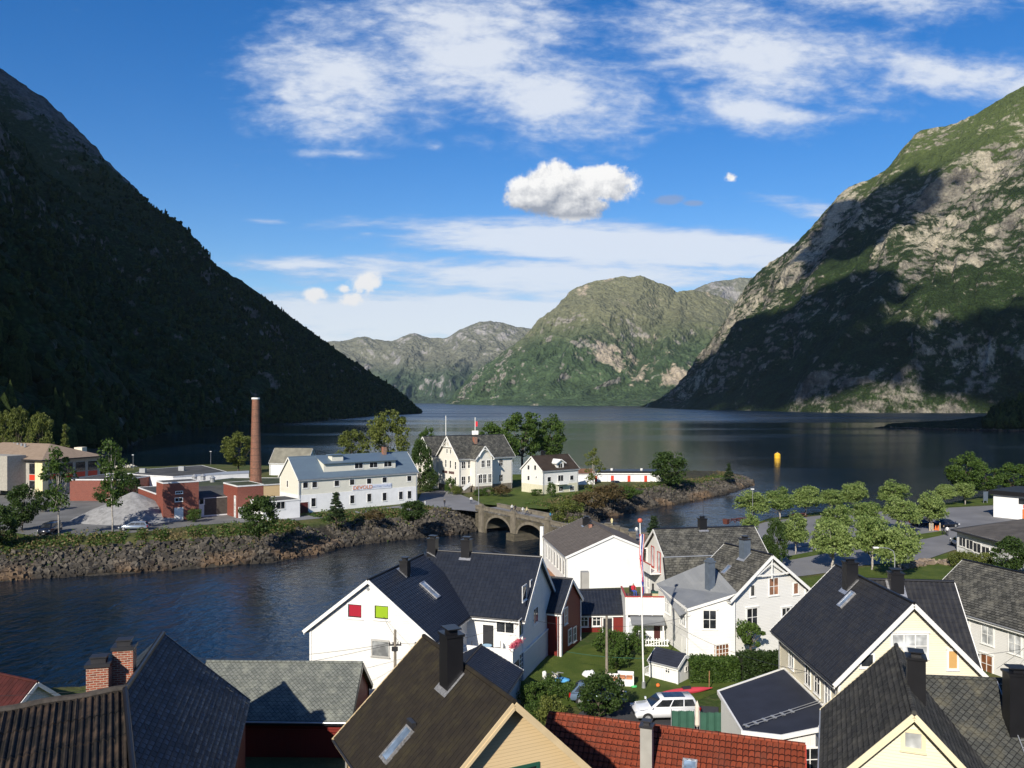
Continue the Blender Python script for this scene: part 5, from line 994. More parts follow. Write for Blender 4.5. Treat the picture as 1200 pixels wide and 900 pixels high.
for f_ in ((0, 1, 4), (1, 2, 5, 4), (2, 3, 5), (3, 0, 4, 5)): q = [M @ Vector(rp[i]) for i in f_]; mb.face(q, [(v.x, v.y) for v in q])
mb.face([M @ Vector(rp[i]) for i in (3, 2, 1, 0)], [(0, 0)] * 4); ro = mb.build('roof', TANR, e)
mb = MB()
for i in range(4): mb.beam(M @ Vector(rp[i]), M @ Vector(rp[(i + 1) % 4]), .15, .3)
mb.build('gutter', DARKM, ro); mb = MB(); mb.box(-.9, 1.1, -1.2, 1.2, 0, 1.7, Matrix.Translation(M @ Vector((14, 5, 9.3)))); mb.build('roof_turret', CREAM, ro)
for i in range(4): q = M @ Vector((xm - 2.5 + i * .8, 14 + i * 2.5, 11.2)); mb = MB(); mb.tube([q, q + Vector((0, 0, .9))], .3, 8); mb.build('roof_vent', METAL, ro)

# ---- right side: kiosk and grey roofed house
a_ = Vector((.61, -.79, 0)); b_ = Vector((.79, .61, 0)); c0 = Vector((95.5, 164.2, 3.8)); e = empty('shop', c0, math.atan2(-.79, .61), 'white kiosk shop with salmon sign and orange banners beside the car park', 'shop')
mb = MB(); mb.box(0, 16, 0, 12, -1, 4.6); mb.build('wall', PLW, e); mb = MB(); mb.box(-.5, 16.5, -.7, 12.5, 4.6, 5.4); mb.build('roof', BLACK, e)
mb = MB(); mb.box(4.6, 8.6, -.08, .02, 3.1, 4.2); o = mb.build('window', GLASS, e)
mb = MB(); mb.box(5.4, 7.9, -.12, .0, 2.35, 3.0); mb.build('sign', PINKP, e); mb = MB(); mb.box(5.6, 8.6, -.06, .02, -.2, 2.2); mb.build('doorway', GLASS, e)
for x in (5.4, 7.6): mb = MB(); mb.box(x, x + .4, -.3, -.2, 0, 2.2); mb.build('banner', ORANGE, e)
gq = [P(1114.6, 620.9, 7.0), Vector((69.5, 103, 7.0)), Vector((92, 106, 7.0)), P(1215, 606.5, 7.0)]
c0 = sum(gq, Vector()) / 4; c0.z = 3.8; e = empty('house', c0, 0, 'low white house under a broad shallow grey brown roof near the car park', 'house', G_HOUSES); mb = MB(); L_ = [v - c0 for v in gq]; r0, r1 = (L_[0] + L_[3]) / 2 + Vector((1.0, -7, 1.9)), (L_[1] + L_[2]) / 2 + Vector((0, 6, 1.9))
relief(mb, r0, r1, L_[0], 'tile') if 0 else None
for q in ([L_[0], L_[1], r1, r0], [L_[1], L_[2], r1], [L_[2], L_[3], r0, r1], [L_[3], L_[0], r0], L_[::-1]): mb.face(q, [(v.x, v.y) for v in q])
ro = mb.build('roof', plain('shallow mossy roof', (.085, .075, .065), .9, .25, .5, dirt=((.13, .12, .10), .6)), e); mb = MB(); I = [v - (v.normalized() * .8) for v in L_]
for i in range(4): p_, q_ = I[i], I[(i + 1) % 4]; q = [Vector((p_.x, p_.y, -1)), Vector((q_.x, q_.y, -1)), Vector((q_.x, q_.y, 3.3)), Vector((p_.x, p_.y, 3.3))]; mb.face(q, MB.auto(q))
mb.build('wall', PLW, e); mb = MB()
for i in range(4): mb.beam(L_[i], L_[(i + 1) % 4], .2, .22)
mb.build('roof_edge', DARKM, ro); lo_ = Loc(e, c0)
for x_, y_ in ((1128, 635), (1136, 638), (1145, 642), (1155, 646.5)): wall_win(lo_, I[0], I[1], x_, y_, 1.7, 1.3, 2, 1, GLASS)

# ================================================================ BRIDGE
e = empty('stone_bridge', (-7.6, 171.8, 0), math.atan2(-.837, .547), 'grey stone arch bridge with pillars across the narrow river', 'bridge')
spans = [(4.5, 13.5), (15.7, 24.7), (26.9, 35.9)]; Lb = 40.5; wd = 5.6; dk = 4.5; mb = MB()
def under(x):
    for a, b in spans:
        if a < x < b: t = (x - (a + b) / 2) / ((b - a) / 2); return .9 + 2.75 * math.sqrt(max(0, 1 - t * t))
    return -1.5
xs_ = sorted(set([0, Lb] + [v for a, b in spans for v in list(a + (b - a) * (1 - np.cos(np.linspace(0, math.pi, 25))) / 2)] + [v + s for a, b in spans for v, s in ((a, -.001), (b, .001))]))
for x0, x1 in zip(xs_[:-1], xs_[1:]):
    m_ = (x0 + x1) / 2; inside = under(m_) > 0; z0, z1 = (under(min(max(x0, m_ - 99), x1)) if inside else -1.5), (under(x1) if inside else -1.5)
    if inside: z0 = max(z0, .9); z1 = max(z1, .9)
    for y, fl in ((0, 1), (wd, -1)): q = [(x0, y, z0), (x1, y, z1), (x1, y, dk + .3), (x0, y, dk + .3)][::fl]; mb.face(q, [(a[0], a[2]) for a in q])
    q = [(x0, 0, z0), (x0, wd, z0), (x1, wd, z1), (x1, 0, z1)]; mb.face(q, [(a[1], a[0]) for a in q])
mb.build('spandrel', STONE, e)
for a, b in spans:    # ring of arch stones, slightly proud
    mb = MB(); n_ = 19
    for i in range(n_):
        t0, t1 = math.pi * i / n_, math.pi * (i + 1) / n_; c_ = (a + b) / 2; r = (b - a) / 2
        P0 = [(c_ - r * math.cos(t), .9 + 2.75 * math.sin(t)) for t in (t0, t1)]; P1 = [(c_ - (r + .5) * math.cos(t), .9 + (2.75 + .5) * math.sin(t)) for t in (t1, t0)]; q = [(x, -.06, z) for x, z in P0 + P1]; mb.face(q, [(x, z) for x, _, z in q]); q = [(P0[0][0], -.06, P0[0][1]), (P0[1][0], -.06, P0[1][1]), (P0[1][0], .1, P0[1][1]), (P0[0][0], .1, P0[0][1])]; mb.face(q[::-1], [(0, 0)] * 4)
    mb.build('arch_ring', COPING, e)
for a, b in ((13.5, 15.7), (24.7, 26.9)):
    mb = MB(); c_ = (a + b) / 2; mb.box(a - .3, b + .3, -.9, wd + .9, -2.5, 1.35); mb.build('pier_base', STONE, e)
for x in (2.6, 14.6, 25.8, 37.6):
    for y in (-.35,):
        mb = MB(); mb.box(x - .75, x + .75, y, y + .35, -1.5, dk + .75); mb.box(x - .9, x + .9, y - .12, y + .6, dk + .75, dk + 1.0); mb.box(x - .55, x + .55, y - .02, y + .48, dk + 1.0, dk + 1.25); mb.build('pillar', COPING, e)
mb = MB(); mb.box(0, Lb, 0, wd, dk - .25, dk); mb.build('road_deck', ASPH, e)
mb = MB(); mb.box(0, Lb, -.02, .33, dk + .02, dk + .62); mb.box(0, Lb, -.1, .4, dk + .62, dk + .78); mb.build('parapet', COPING, e); mb = MB(); mb.box(0, Lb, wd - .33, wd + .02, dk + .02, dk + .62); mb.box(0, Lb, wd - .4, wd + .1, dk + .62, dk + .78); mb.build('parapet', COPING, e)
# stone posts along the quay road after the bridge
POSTS = [P(722, 617, 5.4), P(732, 620.5, 5.4), P(741, 624.5, 5.4), P(755, 625.5, 5.4), P(713, 614, 5.4), P(764, 629, 5.4)]
for p in POSTS:
    mb = MB(); mb.box(-.42, .42, -.42, .42, -2.4, 0); mb.box(-.5, .5, -.5, .5, 0, .18); o = mb.build('stone_post', COPING); o.location = p; o.rotation_euler = (0, 0, .5); tag(o, 'squat grey stone post on the quay road behind the wide white hall', 'post', 'stone posts along the quay')

# ================================================================ GROUND SHEETS
def sheet(name, pts, z, mat, th=.0, kind='structure', follow=False):
    mb = MB(); L_ = [Vector((p[0], p[1], z)) for p in pts]; mb.face(L_, [(v.x, v.y) for v in L_])
    if th:
        n = len(L_)
        for i in range(n): a_, b_ = L_[i], L_[(i + 1) % n]; mb.face([a_ - Vector((0, 0, th)), b_ - Vector((0, 0, th)), b_, a_], [(0, 0)] * 4)
    o = mb.build(name, mat); return tag(o, kind=kind)
def pq(l, z=3.82): return [P(x, y, z) for x, y in l]
sheet('car_park', pq([(868, 621), (897, 612), (930, 607.5), (960, 604.5), (1010, 601), (1060, 598), (1105, 595.5), (1163, 592.5), (1230, 589), (1230, 640), (1117, 645), (1088, 655), (1040, 660), (1000, 664), (972, 671), (935, 676), (918, 668), (880, 640)]), 3.86, ASPH)
KERB = plain('kerb stone', (.30, .29, .27), .85, .1)
for pts in ([(922, 652), (950, 646.5), (975, 642), (980, 645), (955, 650), (925, 655.5)], [(1062, 628), (1090, 624), (1106, 621.5), (1110, 625), (1085, 630.5), (1066, 632.5)], [(1000, 640), (1030, 634), (1034, 637), (1003, 644)]):
    q = pq(pts, 3.97); sheet('traffic_island', q, 3.97, LAWN, .13); 
    for i in range(len(q)): pass
sheet('lawn', pq([(915, 684), (935, 678.5), (972, 673), (1000, 666), (1040, 662), (1086, 657), (1110, 648), (1118, 655), (1120, 668), (1100, 690), (1060, 700), (960, 708), (925, 700)], 3.83), 3.835, LAWN)
sheet('lawn', pq([(870, 619), (897, 610.4), (930, 606), (960, 603), (1010, 599.5), (1060, 596.5), (1105, 594), (1163, 591), (1163, 584), (1105, 590), (1060, 592.5), (1010, 595.5), (960, 600), (930, 603.5), (900, 607.5)], 3.83), 3.835, LAWN)
sheet('quay_road', [(12.5, 139.5), (16.5, 142.2), (26, 137.5), (33, 141), (47, 150), (60, 152), (60, 140), (45, 130), (30, 120), (24, 128), (14, 134.5)], 3.93, ASPH)
sheet('garden_lawn', pq([(610, 800), (640, 770), (690, 755), (770, 745), (812, 770), (920, 775), (930, 800), (840, 812), (800, 828), (740, 822), (690, 826), (640, 832)], 3.83), 3.84, LAWN)
sheet('driveway', pq([(700, 812), (735, 823), (842, 829), (842, 866), (650, 866), (680, 835)], 3.83), 3.87, ASPHD)
sheet('villa_lawn', pq([(557, 582), (600, 573), (690, 574), (700, 579), (672, 590), (640, 597), (600, 594), (566, 591)], 3.98), 4.02, LAWN)
sheet('back_lawn', pq([(590, 571), (618, 560), (625, 556), (600, 556), (585, 560)], 3.98), 4.02, LAWN)
sheet('garage_forecourt', pq([(678, 567.2), (770, 567.5), (768, 570), (745, 577), (715, 577), (690, 572)], 3.0), 3.02 + 1.0 * 0, ASPH)
sheet('yard_gravel', pq([(-60, 600), (0, 575), (60, 572), (120, 578), (200, 560), (262, 590), (280, 606), (280, 612), (230, 616), (175, 622.5), (150, 625), (100, 628.5), (60, 630), (30, 627), (0, 621), (-60, 612)], 3.98), 4.03, GRAVEL)
sheet('riverside_road', pq([(276, 604), (345, 606), (420, 599), (488, 590.5), (494, 578), (520, 574), (535, 578), (560, 588), (571, 597), (559, 600), (540, 598), (520, 597.5), (490, 598), (430, 603), (350, 610), (276, 613)], 3.98), 4.05, ASPH)
# little gravel heap in the yard
A_, B_2 = np.meshgrid(np.linspace(-1, 1, 70), np.linspace(-1, 1, 70), indexing='ij'); rr = np.hypot(A_, B_2)
hz_ = np.clip(1 - rr, 0, 1) ** .9 * 5.3 + fbm(A_ * 4, B_2 * 4, None, 5) * .12 * (rr < 1.02) - .1
q = P(133, 615, 4); o = npmesh('gravel_heap', np.stack([A_ * 11.5, B_2 * 8.5, hz_], -1).reshape(-1, 3), grid_faces(70, 70), SAND, smooth=True); o.location = (q.x, q.y + 8, 4.0)
tag(o, 'large conical heap of grey gravel in the yard behind the silver car', 'gravel heap')
# pale breakwater behind the factory
PALE = plain('pale rubble', (.48, .45, .38), .9, .25, 2); ROCKD = plain('bank rock', (.135, .118, .10), .9, .45, .8, bump=.5, bscale=4)
# rocks of the rubble banks: angular blocks, far too many to count
def rocks(name, line, width, n, smin, smax, mat, zfun, zo=0., side=1, seed=1, lab=None):
    rg = np.random.default_rng(seed); Lp = np.array(line, float); seg = np.diff(Lp, axis=0); sl2 = np.linalg.norm(seg, axis=1); cum = np.r_[0, np.cumsum(sl2)]
    t = rg.uniform(0, cum[-1], n); i = np.clip(np.searchsorted(cum, t, 'right') - 1, 0, len(seg) - 1); u = (t - cum[i]) / sl2[i]
    nrm = np.stack([-seg[:, 1], seg[:, 0]], 1) / sl2[:, None] * side; w_ = rg.uniform(0, 1, n) ** 1.15 * width
    pos = Lp[i] + seg[i] * u[:, None] + nrm[i] * w_[:, None]; z = zfun(pos[:, 0], pos[:, 1]) + zo
    cube = np.array([(x, y, zz) for zz in (-1, 1) for x, y in ((-1, -1), (1, -1), (1, 1), (-1, 1))], float); fq = np.array([(3, 2, 1, 0), (4, 5, 6, 7), (0, 1, 5, 4), (1, 2, 6, 5), (2, 3, 7, 6), (3, 0, 4, 7)])
    s_ = rg.uniform(0, 1, n) ** 2 * (smax - smin) + smin; V = cube[None] * (1 + rg.uniform(-.35, .2, (n, 8, 3))) * s_[:, None, None] * .5 * rg.uniform(.6, 1.25, (n, 1, 3))
    def rot(ax, an):
        c_, s2 = np.cos(an), np.sin(an); Rm = np.zeros((n, 3, 3)); a, b = [(1, 2), (0, 2), (0, 1)][ax]; Rm[:, ax, ax] = 1; Rm[:, a, a] = c_; Rm[:, b, b] = c_; Rm[:, a, b] = -s2; Rm[:, b, a] = s2; return Rm
    Rm = rot(2, rg.uniform(0, 6.28, n)) @ rot(0, rg.uniform(-.6, .6, n)) @ rot(1, rg.uniform(-.6, .6, n)); V = np.einsum('nij,nkj->nki', Rm, V)
    V += np.concatenate([pos, z[:, None]], 1)[:, None]; Fq = (fq[None] + (np.arange(n) * 8)[:, None, None]).reshape(-1, 4)
    return tag(npmesh(name, V.reshape(-1, 3), Fq, mat), lab, 'rocks', kind='stuff')
def rockmat(name, a, b, wet):
    m, t, p = base_mat(name); g = t.new('ShaderNodeNewGeometry'); r = g.outputs['Random Per Island']; tcO = t.new('ShaderNodeTexCoord').outputs['Object']; z = t.new('ShaderNodeSeparateXYZ', i_0=tcO).outputs[2]
    c = t.mix(r, a, b); c = t.mix(t.math('MULTIPLY', t.ramp(t.noise(tcO, 2.5, 5, .7), .4, .7), .5), c, (.05, .045, .04))
    band = t.math('SUBTRACT', 1., t.ramp(z, .2, 1.1)); c = t.mix(t.math('MULTIPLY', band, t.math('MULTIPLY_ADD', r, .5, .3)), c, wet)
    lich = t.ramp(t.noise(tcO, .09, 3, .5), .48, .62); c = t.mix(t.math('MULTIPLY', t.math('MULTIPLY', lich, t.math('SUBTRACT', 1., t.ramp(z, 1.2, 2.2))), .35), c, (.26, .16, .085))
    t.set(p.inputs['Base Color'], c); p.inputs['Roughness'].default_value = .85; p.inputs['Specular IOR Level'].default_value = .25
    b_ = t.new('ShaderNodeBump', i_Strength=.6, i_Distance=.1, i_Height=t.noise(tcO, 5, 4, .7)); t.l.new(b_.outputs[0], p.inputs['Normal']); return m
RK = rockmat('rubble', (.026, .023, .020), (.125, .110, .088), (.016, .013, .010))
rocks('rubble_bank', FAR_LAND[1:11], 7.6, 12500, .3, 1.05, RK, land_z, -.05, 1, 3, 'rough boulders along the river bank below the yard')
rocks('rubble_bank', FAR_LAND[10:22], 6, 6500, .3, 1.0, RK, land_z, -.05, 1, 4, 'rough boulders around the mole beyond the bridge')
rocks('breakwater', [tuple(P(x, y, 2.6)[:2]) for x, y in ((96, 556), (150, 553), (200, 546), (228, 543.5), (262, 544))], 3.5, 900, .5, 1.3, rockmat('pale rubble stones', (.40, .37, .30), (.62, .58, .48), (.3, .28, .22)), land_z, .15, 1, 5, 'pale rocks of the breakwater behind the factory halls')
rocks('shore_rocks', [(370, 803), (400, 768), (445, 725), (520, 683)], 7, 500, .7, 2.2, RK, lambda x, y: x * 0 + .3, 0, -1, 6, 'dark rocks along the low headland at the right')
rocks('quay_rocks', NEAR_LAND[11:19], 2.5, 900, .35, .9, RK, land_z, 0, 1, 7, 'rocks along the quay below the row of trees')

rocks('retaining_stones', [tuple(P(x, y, 3.8)[:2]) for x, y in ((1060, 668), (1078, 664), (1096, 661), (1114, 663))], 1.2, 110, .3, .95, rockmat('wall stones', (.16, .12, .09), (.34, .27, .20), (.1, .1, .1)), land_z, .2, 1, 9, 'row of reddish grey stones at the edge of the lawn')

# ================================================================ PLANTS
def leaf_arr(rg, centers, normals=None, size=.3, up=.35):
    n = len(centers); a = rg.normal(size=(n, 3)); a[:, 2] *= .7; a /= np.linalg.norm(a, axis=1)[:, None]; b = np.cross(a, rg.normal(size=(n, 3))); b /= np.linalg.norm(b, axis=1)[:, None]
    s_ = size * rg.uniform(.6, 1.3, (n, 1)); c = centers[:, None]; V = np.stack([centers - a * s_ * .5, centers + b * s_ * .32, centers + a * s_ * .5, centers - b * s_ * .32], 1)
    return V.reshape(-1, 3), np.arange(n * 4).reshape(n, 4)
def crown_pts(rg, n, rx, ry, rz, nclump, spread, low=.0, shape='oval', fill=.55):
    """leaf positions: clumps spread through the crown's volume, with gaps between them"""
    d = rg.normal(size=(nclump, 3)); d /= np.linalg.norm(d, axis=1)[:, None]; r = rg.uniform(fill, 1, nclump) ** .6
    c = d * r[:, None]
    if shape == 'cone': h = rg.uniform(0, 1, nclump) ** 1.3; ang = rg.uniform(0, 6.283, nclump); rad = (1 - h) * rg.uniform(.55, 1, nclump); c = np.stack([np.cos(ang) * rad, np.sin(ang) * rad, h * 2 - 1], 1)
    if shape == 'flat': c[:, 2] = np.where(c[:, 2] < -.3, rg.uniform(-.35, .2, nclump), c[:, 2])
    if shape == 'dome': c[:, 2] = np.where(c[:, 2] < -.55, rg.uniform(-.6, .1, nclump), c[:, 2]); c[:, :2] *= np.where(c[:, 2] < -.1, 1.05, .95)[:, None]; c *= rg.uniform(.8, 1.12, (nclump, 1))
    if shape == 'tall': h = rg.uniform(-1, 1, nclump); ang = rg.uniform(0, 6.283, nclump); rad = np.sqrt(np.clip(1 - h * h * .85, 0, 1)) * rg.uniform(.3, 1, nclump) * np.where(h > .3, .75, 1); c = np.stack([np.cos(ang) * rad, np.sin(ang) * rad, h], 1)
    C_ = c * np.array([rx, ry, rz]); k = rg.integers(0, nclump, n); sz = rg.uniform(.45, 1.5, nclump)
    o = rg.normal(size=(n, 3)); o /= np.linalg.norm(o, axis=1)[:, None]; o *= rg.uniform(.3, 1, (n, 1)) ** .5
    pts = C_[k] + o * spread * sz[k][:, None] * np.array([1, 1, .6]); return pts, C_
LEAFG = leafmat('green leaves', (.030, .065, .012), (.095, .15, .030)); LEAFL = leafmat('light leaves', (.075, .12, .025), (.22, .27, .085)); LEAFD = leafmat('dark leaves', (.014, .032, .009), (.045, .075, .018)); LEAFY = leafmat('yellow green leaves', (.06, .085, .018), (.17, .19, .045))
LEAFC = leafmat('conifer needles', (.012, .028, .012), (.045, .070, .025), .1); LEAFB = leafmat('brownish leaves', (.06, .045, .018), (.15, .11, .05)); LEAFK = leafmat('blossoming light leaves', (.05, .10, .016), (.29, .36, .12))
TREEMESH = {}
def tree_mesh(kind, var, leafmat_, nleaf, R_, Hc, trunk_h, lsize, shape, nclump=38, spread=.28, bark=BARK, tr=.16):
    """unit set for a tree of real size: crown radius R_, crown height Hc above trunk_h"""
    rg = np.random.default_rng(hash((kind, var)) % 1000 if 0 else (sum(map(ord, kind)) * 7 + var * 13)); cz = trunk_h + Hc / 2
    pts, Cc = crown_pts(rg, nleaf, R_ * .86, R_ * .86, Hc / 2 * .88, nclump, R_ * spread, shape=shape); pts[:, 2] += cz
    V, Fq = leaf_arr(rg, pts, size=lsize); me_c = bpy.data.meshes.new('crown'); ob = npmesh('tmpc', V, Fq, leafmat_); me_c = ob.data; bpy.data.objects.remove(ob); me_c.name = 'crown'
    mb = MB(); top = trunk_h + Hc * (.9 if shape in ('cone', 'tall') else .55); bend = [rg.uniform(-.12, .12) * R_ for _ in range(2)]
    tp = [Vector((0, 0, -.4)), Vector((0, 0, trunk_h * .5)), Vector((bend[0] * .5, bend[1] * .5, trunk_h)), Vector((bend[0], bend[1], (trunk_h + top) / 2)), Vector((bend[0] * 1.2, bend[1] * 1.2, top))]
    mb.tube(tp, [tr * 1.25, tr, tr * .85, tr * .5, tr * .12], 8)
    for c_ in Cc[rg.permutation(len(Cc))[:min(len(Cc), 13)]]:
        e_ = Vector(c_) + Vector((0, 0, cz)); s0 = tp[2].lerp(tp[3], rg.uniform(0, .9)) if shape != 'cone' else Vector((0, 0, e_.z)); md = s0.lerp(e_, .5) + Vector((0, 0, -.05 * R_)); mb.tube([s0, md, e_], [tr * .42, tr * .26, tr * .08], 5, cap=False)
    ot = mb.build('tmpt', bark, smooth=True); me_t = ot.data; bpy.data.objects.remove(ot); me_t.name = 'trunk'
    return me_c, me_t
def put_tree(meshes, loc, s_, sz, rz, label, cat='tree', group=None, name='tree'):
    e = empty(name, loc, rz, label, cat, group); e.scale = (s_, s_, sz)
    c = bpy.data.objects.new('crown', meshes[0]); COL.objects.link(c); c.parent = e
    if meshes[1]: t_ = bpy.data.objects.new('trunk', meshes[1]); COL.objects.link(t_); t_.parent = e
    return e
def tree_at(px, yb, yt, wpx, kind, label, z0=None, cat='tree', group=None, name='tree', var=None, Y=None):
    """foot at photo row yb on ground height z0; crown as tall and wide as measured"""
    z0 = 3.8 if z0 is None else z0
    if Y is None: q = P(px, yb, z0)
    else: q = Vector(((px - 600) / F * Y, Y, z0))
    h = (yb - yt) / F * q.y if Y is None else (H + (YH - yt) / F * Y - z0); r = wpx / 2 / F * q.y
    me = KIND[kind][(var if var is not None else random.randint(0, 9)) % len(KIND[kind])]; R0, H0 = KDIM[kind]
    return put_tree(me, (q.x, q.y, z0 if z0 > 1 else gz(q.x, q.y)), r / R0, h / H0, random.uniform(0, 6.28), label, cat, group, name)
KIND, KDIM = {}, {}
def mk(kind, dims, n, **k): KDIM[kind] = (dims[0], dims[1]); KIND[kind] = [tree_mesh(kind, v, R_=dims[0], Hc=dims[1] - dims[2], trunk_h=dims[2], **k) for v in range(n)]
mk('street', (2.7, 5.4, .95), 4, leafmat_=LEAFK, nleaf=6500, lsize=.29, shape='dome', nclump=60, spread=.30, bark=BARKL, tr=.15)
mk('round', (4, 9, 1.6), 3, leafmat_=LEAFG, nleaf=5200, lsize=.42, shape='oval', nclump=60, spread=.26)
mk('big', (6, 15, 3), 3, leafmat_=LEAFG, nleaf=6500, lsize=.6, shape='oval', nclump=55, spread=.26, tr=.35)
mk('lightbig', (6, 13, 2), 2, leafmat_=LEAFY, nleaf=5200, lsize=.55, shape='oval', nclump=50, spread=.25, tr=.3)
mk('dark', (4, 8, .4), 3, leafmat_=leafmat('mid dark leaves', (.020, .045, .010), (.065, .105, .024)), nleaf=6000, lsize=.42, shape='oval', nclump=70, spread=.27)
mk('birch', (2.6, 10, 2.4), 3, leafmat_=LEAFG, nleaf=2600, lsize=.34, shape='tall', nclump=40, spread=.28, bark=BARKL, tr=.13)
mk('lbirch', (2.6, 10, 1.0), 2, leafmat_=LEAFY, nleaf=2200, lsize=.32, shape='tall', nclump=36, spread=.27, bark=BARKL, tr=.12)
mk('conifer', (2.4, 10, .3), 3, leafmat_=LEAFC, nleaf=4200, lsize=.42, shape='cone', nclump=90, spread=.22, tr=.16)
mk('spire', (2.0, 12, .5), 2, leafmat_=LEAFY, nleaf=3000, lsize=.36, shape='cone', nclump=70, spread=.22, tr=.14)
mk('bush', (2, 2.6, .1), 3, leafmat_=LEAFG, nleaf=2600, lsize=.24, shape='oval', nclump=36, spread=.30, tr=.05)
mk('ybush', (2, 2.6, .1), 2, leafmat_=LEAFY, nleaf=2600, lsize=.24, shape='oval', nclump=36, spread=.30, tr=.05)
mk('bbush', (2, 2.6, .1), 2, leafmat_=LEAFB, nleaf=2200, lsize=.26, shape='oval', nclump=34, spread=.30, tr=.05)
mk('pollard', (2.2, 3.6, 1.2), 1, leafmat_=LEAFG, nleaf=2600, lsize=.26, shape='oval', nclump=22, spread=.28, tr=.2)
# quay row and car park trees
GQ = 'light leaved trees along the quay'; GP_ = 'light leaved trees in the car park'
for i, (x, yb, yt, w_) in enumerate([(882.5, 609.5, 575, 44), (914, 608, 572, 34), (944, 604.5, 568.5, 38), (974, 601.5, 572, 30), (1001, 599.5, 564, 34), (1047, 597.5, 564, 36), (1107, 592, 567, 26), (1131, 591.5, 564.5, 26)]):
    tree_at(x, yb, yt, w_, 'street', ['leftmost quay tree, broad crown over the water beside the picnic benches', 'second quay tree from the left with clear pale trunk', 'third quay tree from the left above the red brown benches', 'smallest quay tree, fourth from the left', 'fifth quay tree from the left with spreading dome crown', 'sixth quay tree, just right of the buoy, behind the car park trees', 'quay tree left of the last one in the row, trunk leaning', 'last quay tree before the white kiosk, darker crown'][i], group=GQ, var=i, name='street_tree')
for i, (x, yb, yt, w_) in enumerate([(932.5, 649.5, 601, 35), (981, 636, 589, 38), (1014, 622, 586, 36), (1055, 625, 582, 41), (1091, 622.5, 578, 38), (975, 668, 609, 52), (1022, 668, 601, 50), (1053, 677, 613, 54)]):
    tree_at(x, yb, yt, w_, 'street', ['lone car park tree left of the others, thin trunk on a grass strip', 'car park tree behind the front left one, upper pale crown', 'back car park tree between the two upright groups', 'car park tree with rounded crown left of the parked blue car', 'car park tree right over the parked dark car', 'front left car park tree, large drooping crown above the black roof', 'tall middle car park tree with straight trunk on the lawn', 'front right car park tree beside the street lamp'][i], group=GP_, var=i + 1, name='street_tree')
for i, (x, yb, yt, w_, k) in enumerate([(1130, 587, 527, 42, 'big'), (1155, 586, 541, 36, 'big'), (1187, 583, 541, 42, 'round'), (1222, 583, 536, 44, 'big')]):
    tree_at(x, yb, yt, w_, k, ['tall dark green tree behind the end of the quay row', 'dark tree left of the white kiosk roof', 'bushy green tree rising behind the white kiosk', 'green tree at the right frame edge behind the kiosk'][i], group='tall trees behind the kiosk', name='tree')
tree_at(910, 668, 607, 26, 'dark', 'dark green upright tree between the mossy mansard roof and the car park', name='tree'); tree_at(899, 668, 625, 20, 'dark', 'smaller dark shrub at the right end of the mansard roof', name='shrub')
tree_at(879, 640, 601, 22, 'street', 'pale flowering shrub behind the mansard roof ridge', name='shrub'); tree_at(1183, 676, 626, 46, 'dark', 'rounded dark green shrub in front of the low grey roofed house', name='shrub')
for i, (x, w_) in enumerate(((1122, 22), (1138, 24), (1153, 22))): tree_at(x, 665 + i, 644 + i * 1.5, w_, 'ybush', ['left', 'middle', 'right'][i] + ' yellow green bush in front of the low white house', group='yellow bushes', name='bush')
tree_at(880, 773, 727, 40, 'pollard', 'small pollarded tree with leafy round crown against the white wall', name='tree')
tree_at(766, 633, 603, 25, 'conifer', 'small green conifer between the flagpole and the mansard house', name='tree')
# garden
tree_at(704, 843, 786, 62, 'dark', 'large dark round tree in the garden beside the blue car', name='tree'); tree_at(648, 850, 813, 40, 'ybush', 'bright green bush above the red pantile roof', name='bush')
for i, (x, yb, yt, w_, k) in enumerate([(622, 828, 800, 34, 'bush'), (645, 818, 794, 34, 'bush'), (668, 822, 800, 30, 'bush'), (712, 768, 736, 34, 'bush'), (734, 772, 742, 36, 'bush'), (748, 757, 733, 18, 'bush'), (722, 784, 760, 30, 'bush'), (626, 845, 822, 26, 'bush')]):
    tree_at(x, yb, yt, w_, k, ['feathery shrub below the balcony house', 'green shrub left of the garden furniture', 'green shrub beside the white garden items', 'fruit bush in front of the low red annex', 'fruit bush left of the flagpole on the lawn', 'slim green shrub beside the terrace door', 'lowest fruit bush on the lawn beside the wooden pole', 'dark shrub at the corner of the yellow house'][i], group='garden shrubs', name='shrub', cat='shrub')
def hedge(name, a, b, w_, h_, mat, label, n=9000, z=3.8, ls=.2):
    rg = np.random.default_rng(len(label)); a, b = Vector(a), Vector(b); L_ = (b - a).length; d = (b - a).normalized(); s_ = Vector((-d.y, d.x, 0))
    u = rg.uniform(0, L_, n); f = rg.uniform(0, 1, n); per = 2 * h_ + w_; q = f * per; v = np.where(q < h_, -w_ / 2, np.where(q < h_ + w_, q - h_ - w_ / 2, w_ / 2)); zz_ = np.where(q < h_, q, np.where(q < h_ + w_, h_, per - q))
    v = v + rg.normal(0, .09, n) + .1 * np.sin(u * 2.1); zz_ = zz_ + rg.normal(0, .08, n) + .08 * np.sin(u * 1.3)
    pts = np.stack([u * d.x + v * s_.x, u * d.y + v * s_.y, zz_], 1); V, Fq = leaf_arr(rg, pts, size=ls)
    e = empty(name, (a.x, a.y, z), 0, label, 'hedge'); npmesh('leaves', V, Fq, mat, e)
    mb = MB(); M = Matrix(((d.x, s_.x, 0, 0), (d.y, s_.y, 0, 0), (0, 0, 1, 0), (0, 0, 0, 1))); mb.box(.15, L_ - .15, -w_ / 2 + .16, w_ / 2 - .16, -.3, h_ - .18, M); mb.build('branches', plain('hedge inside', (.014, .022, .008), 1, .3, 4) if 'hedge inside' not in MATS else MATS['hedge inside'], e)
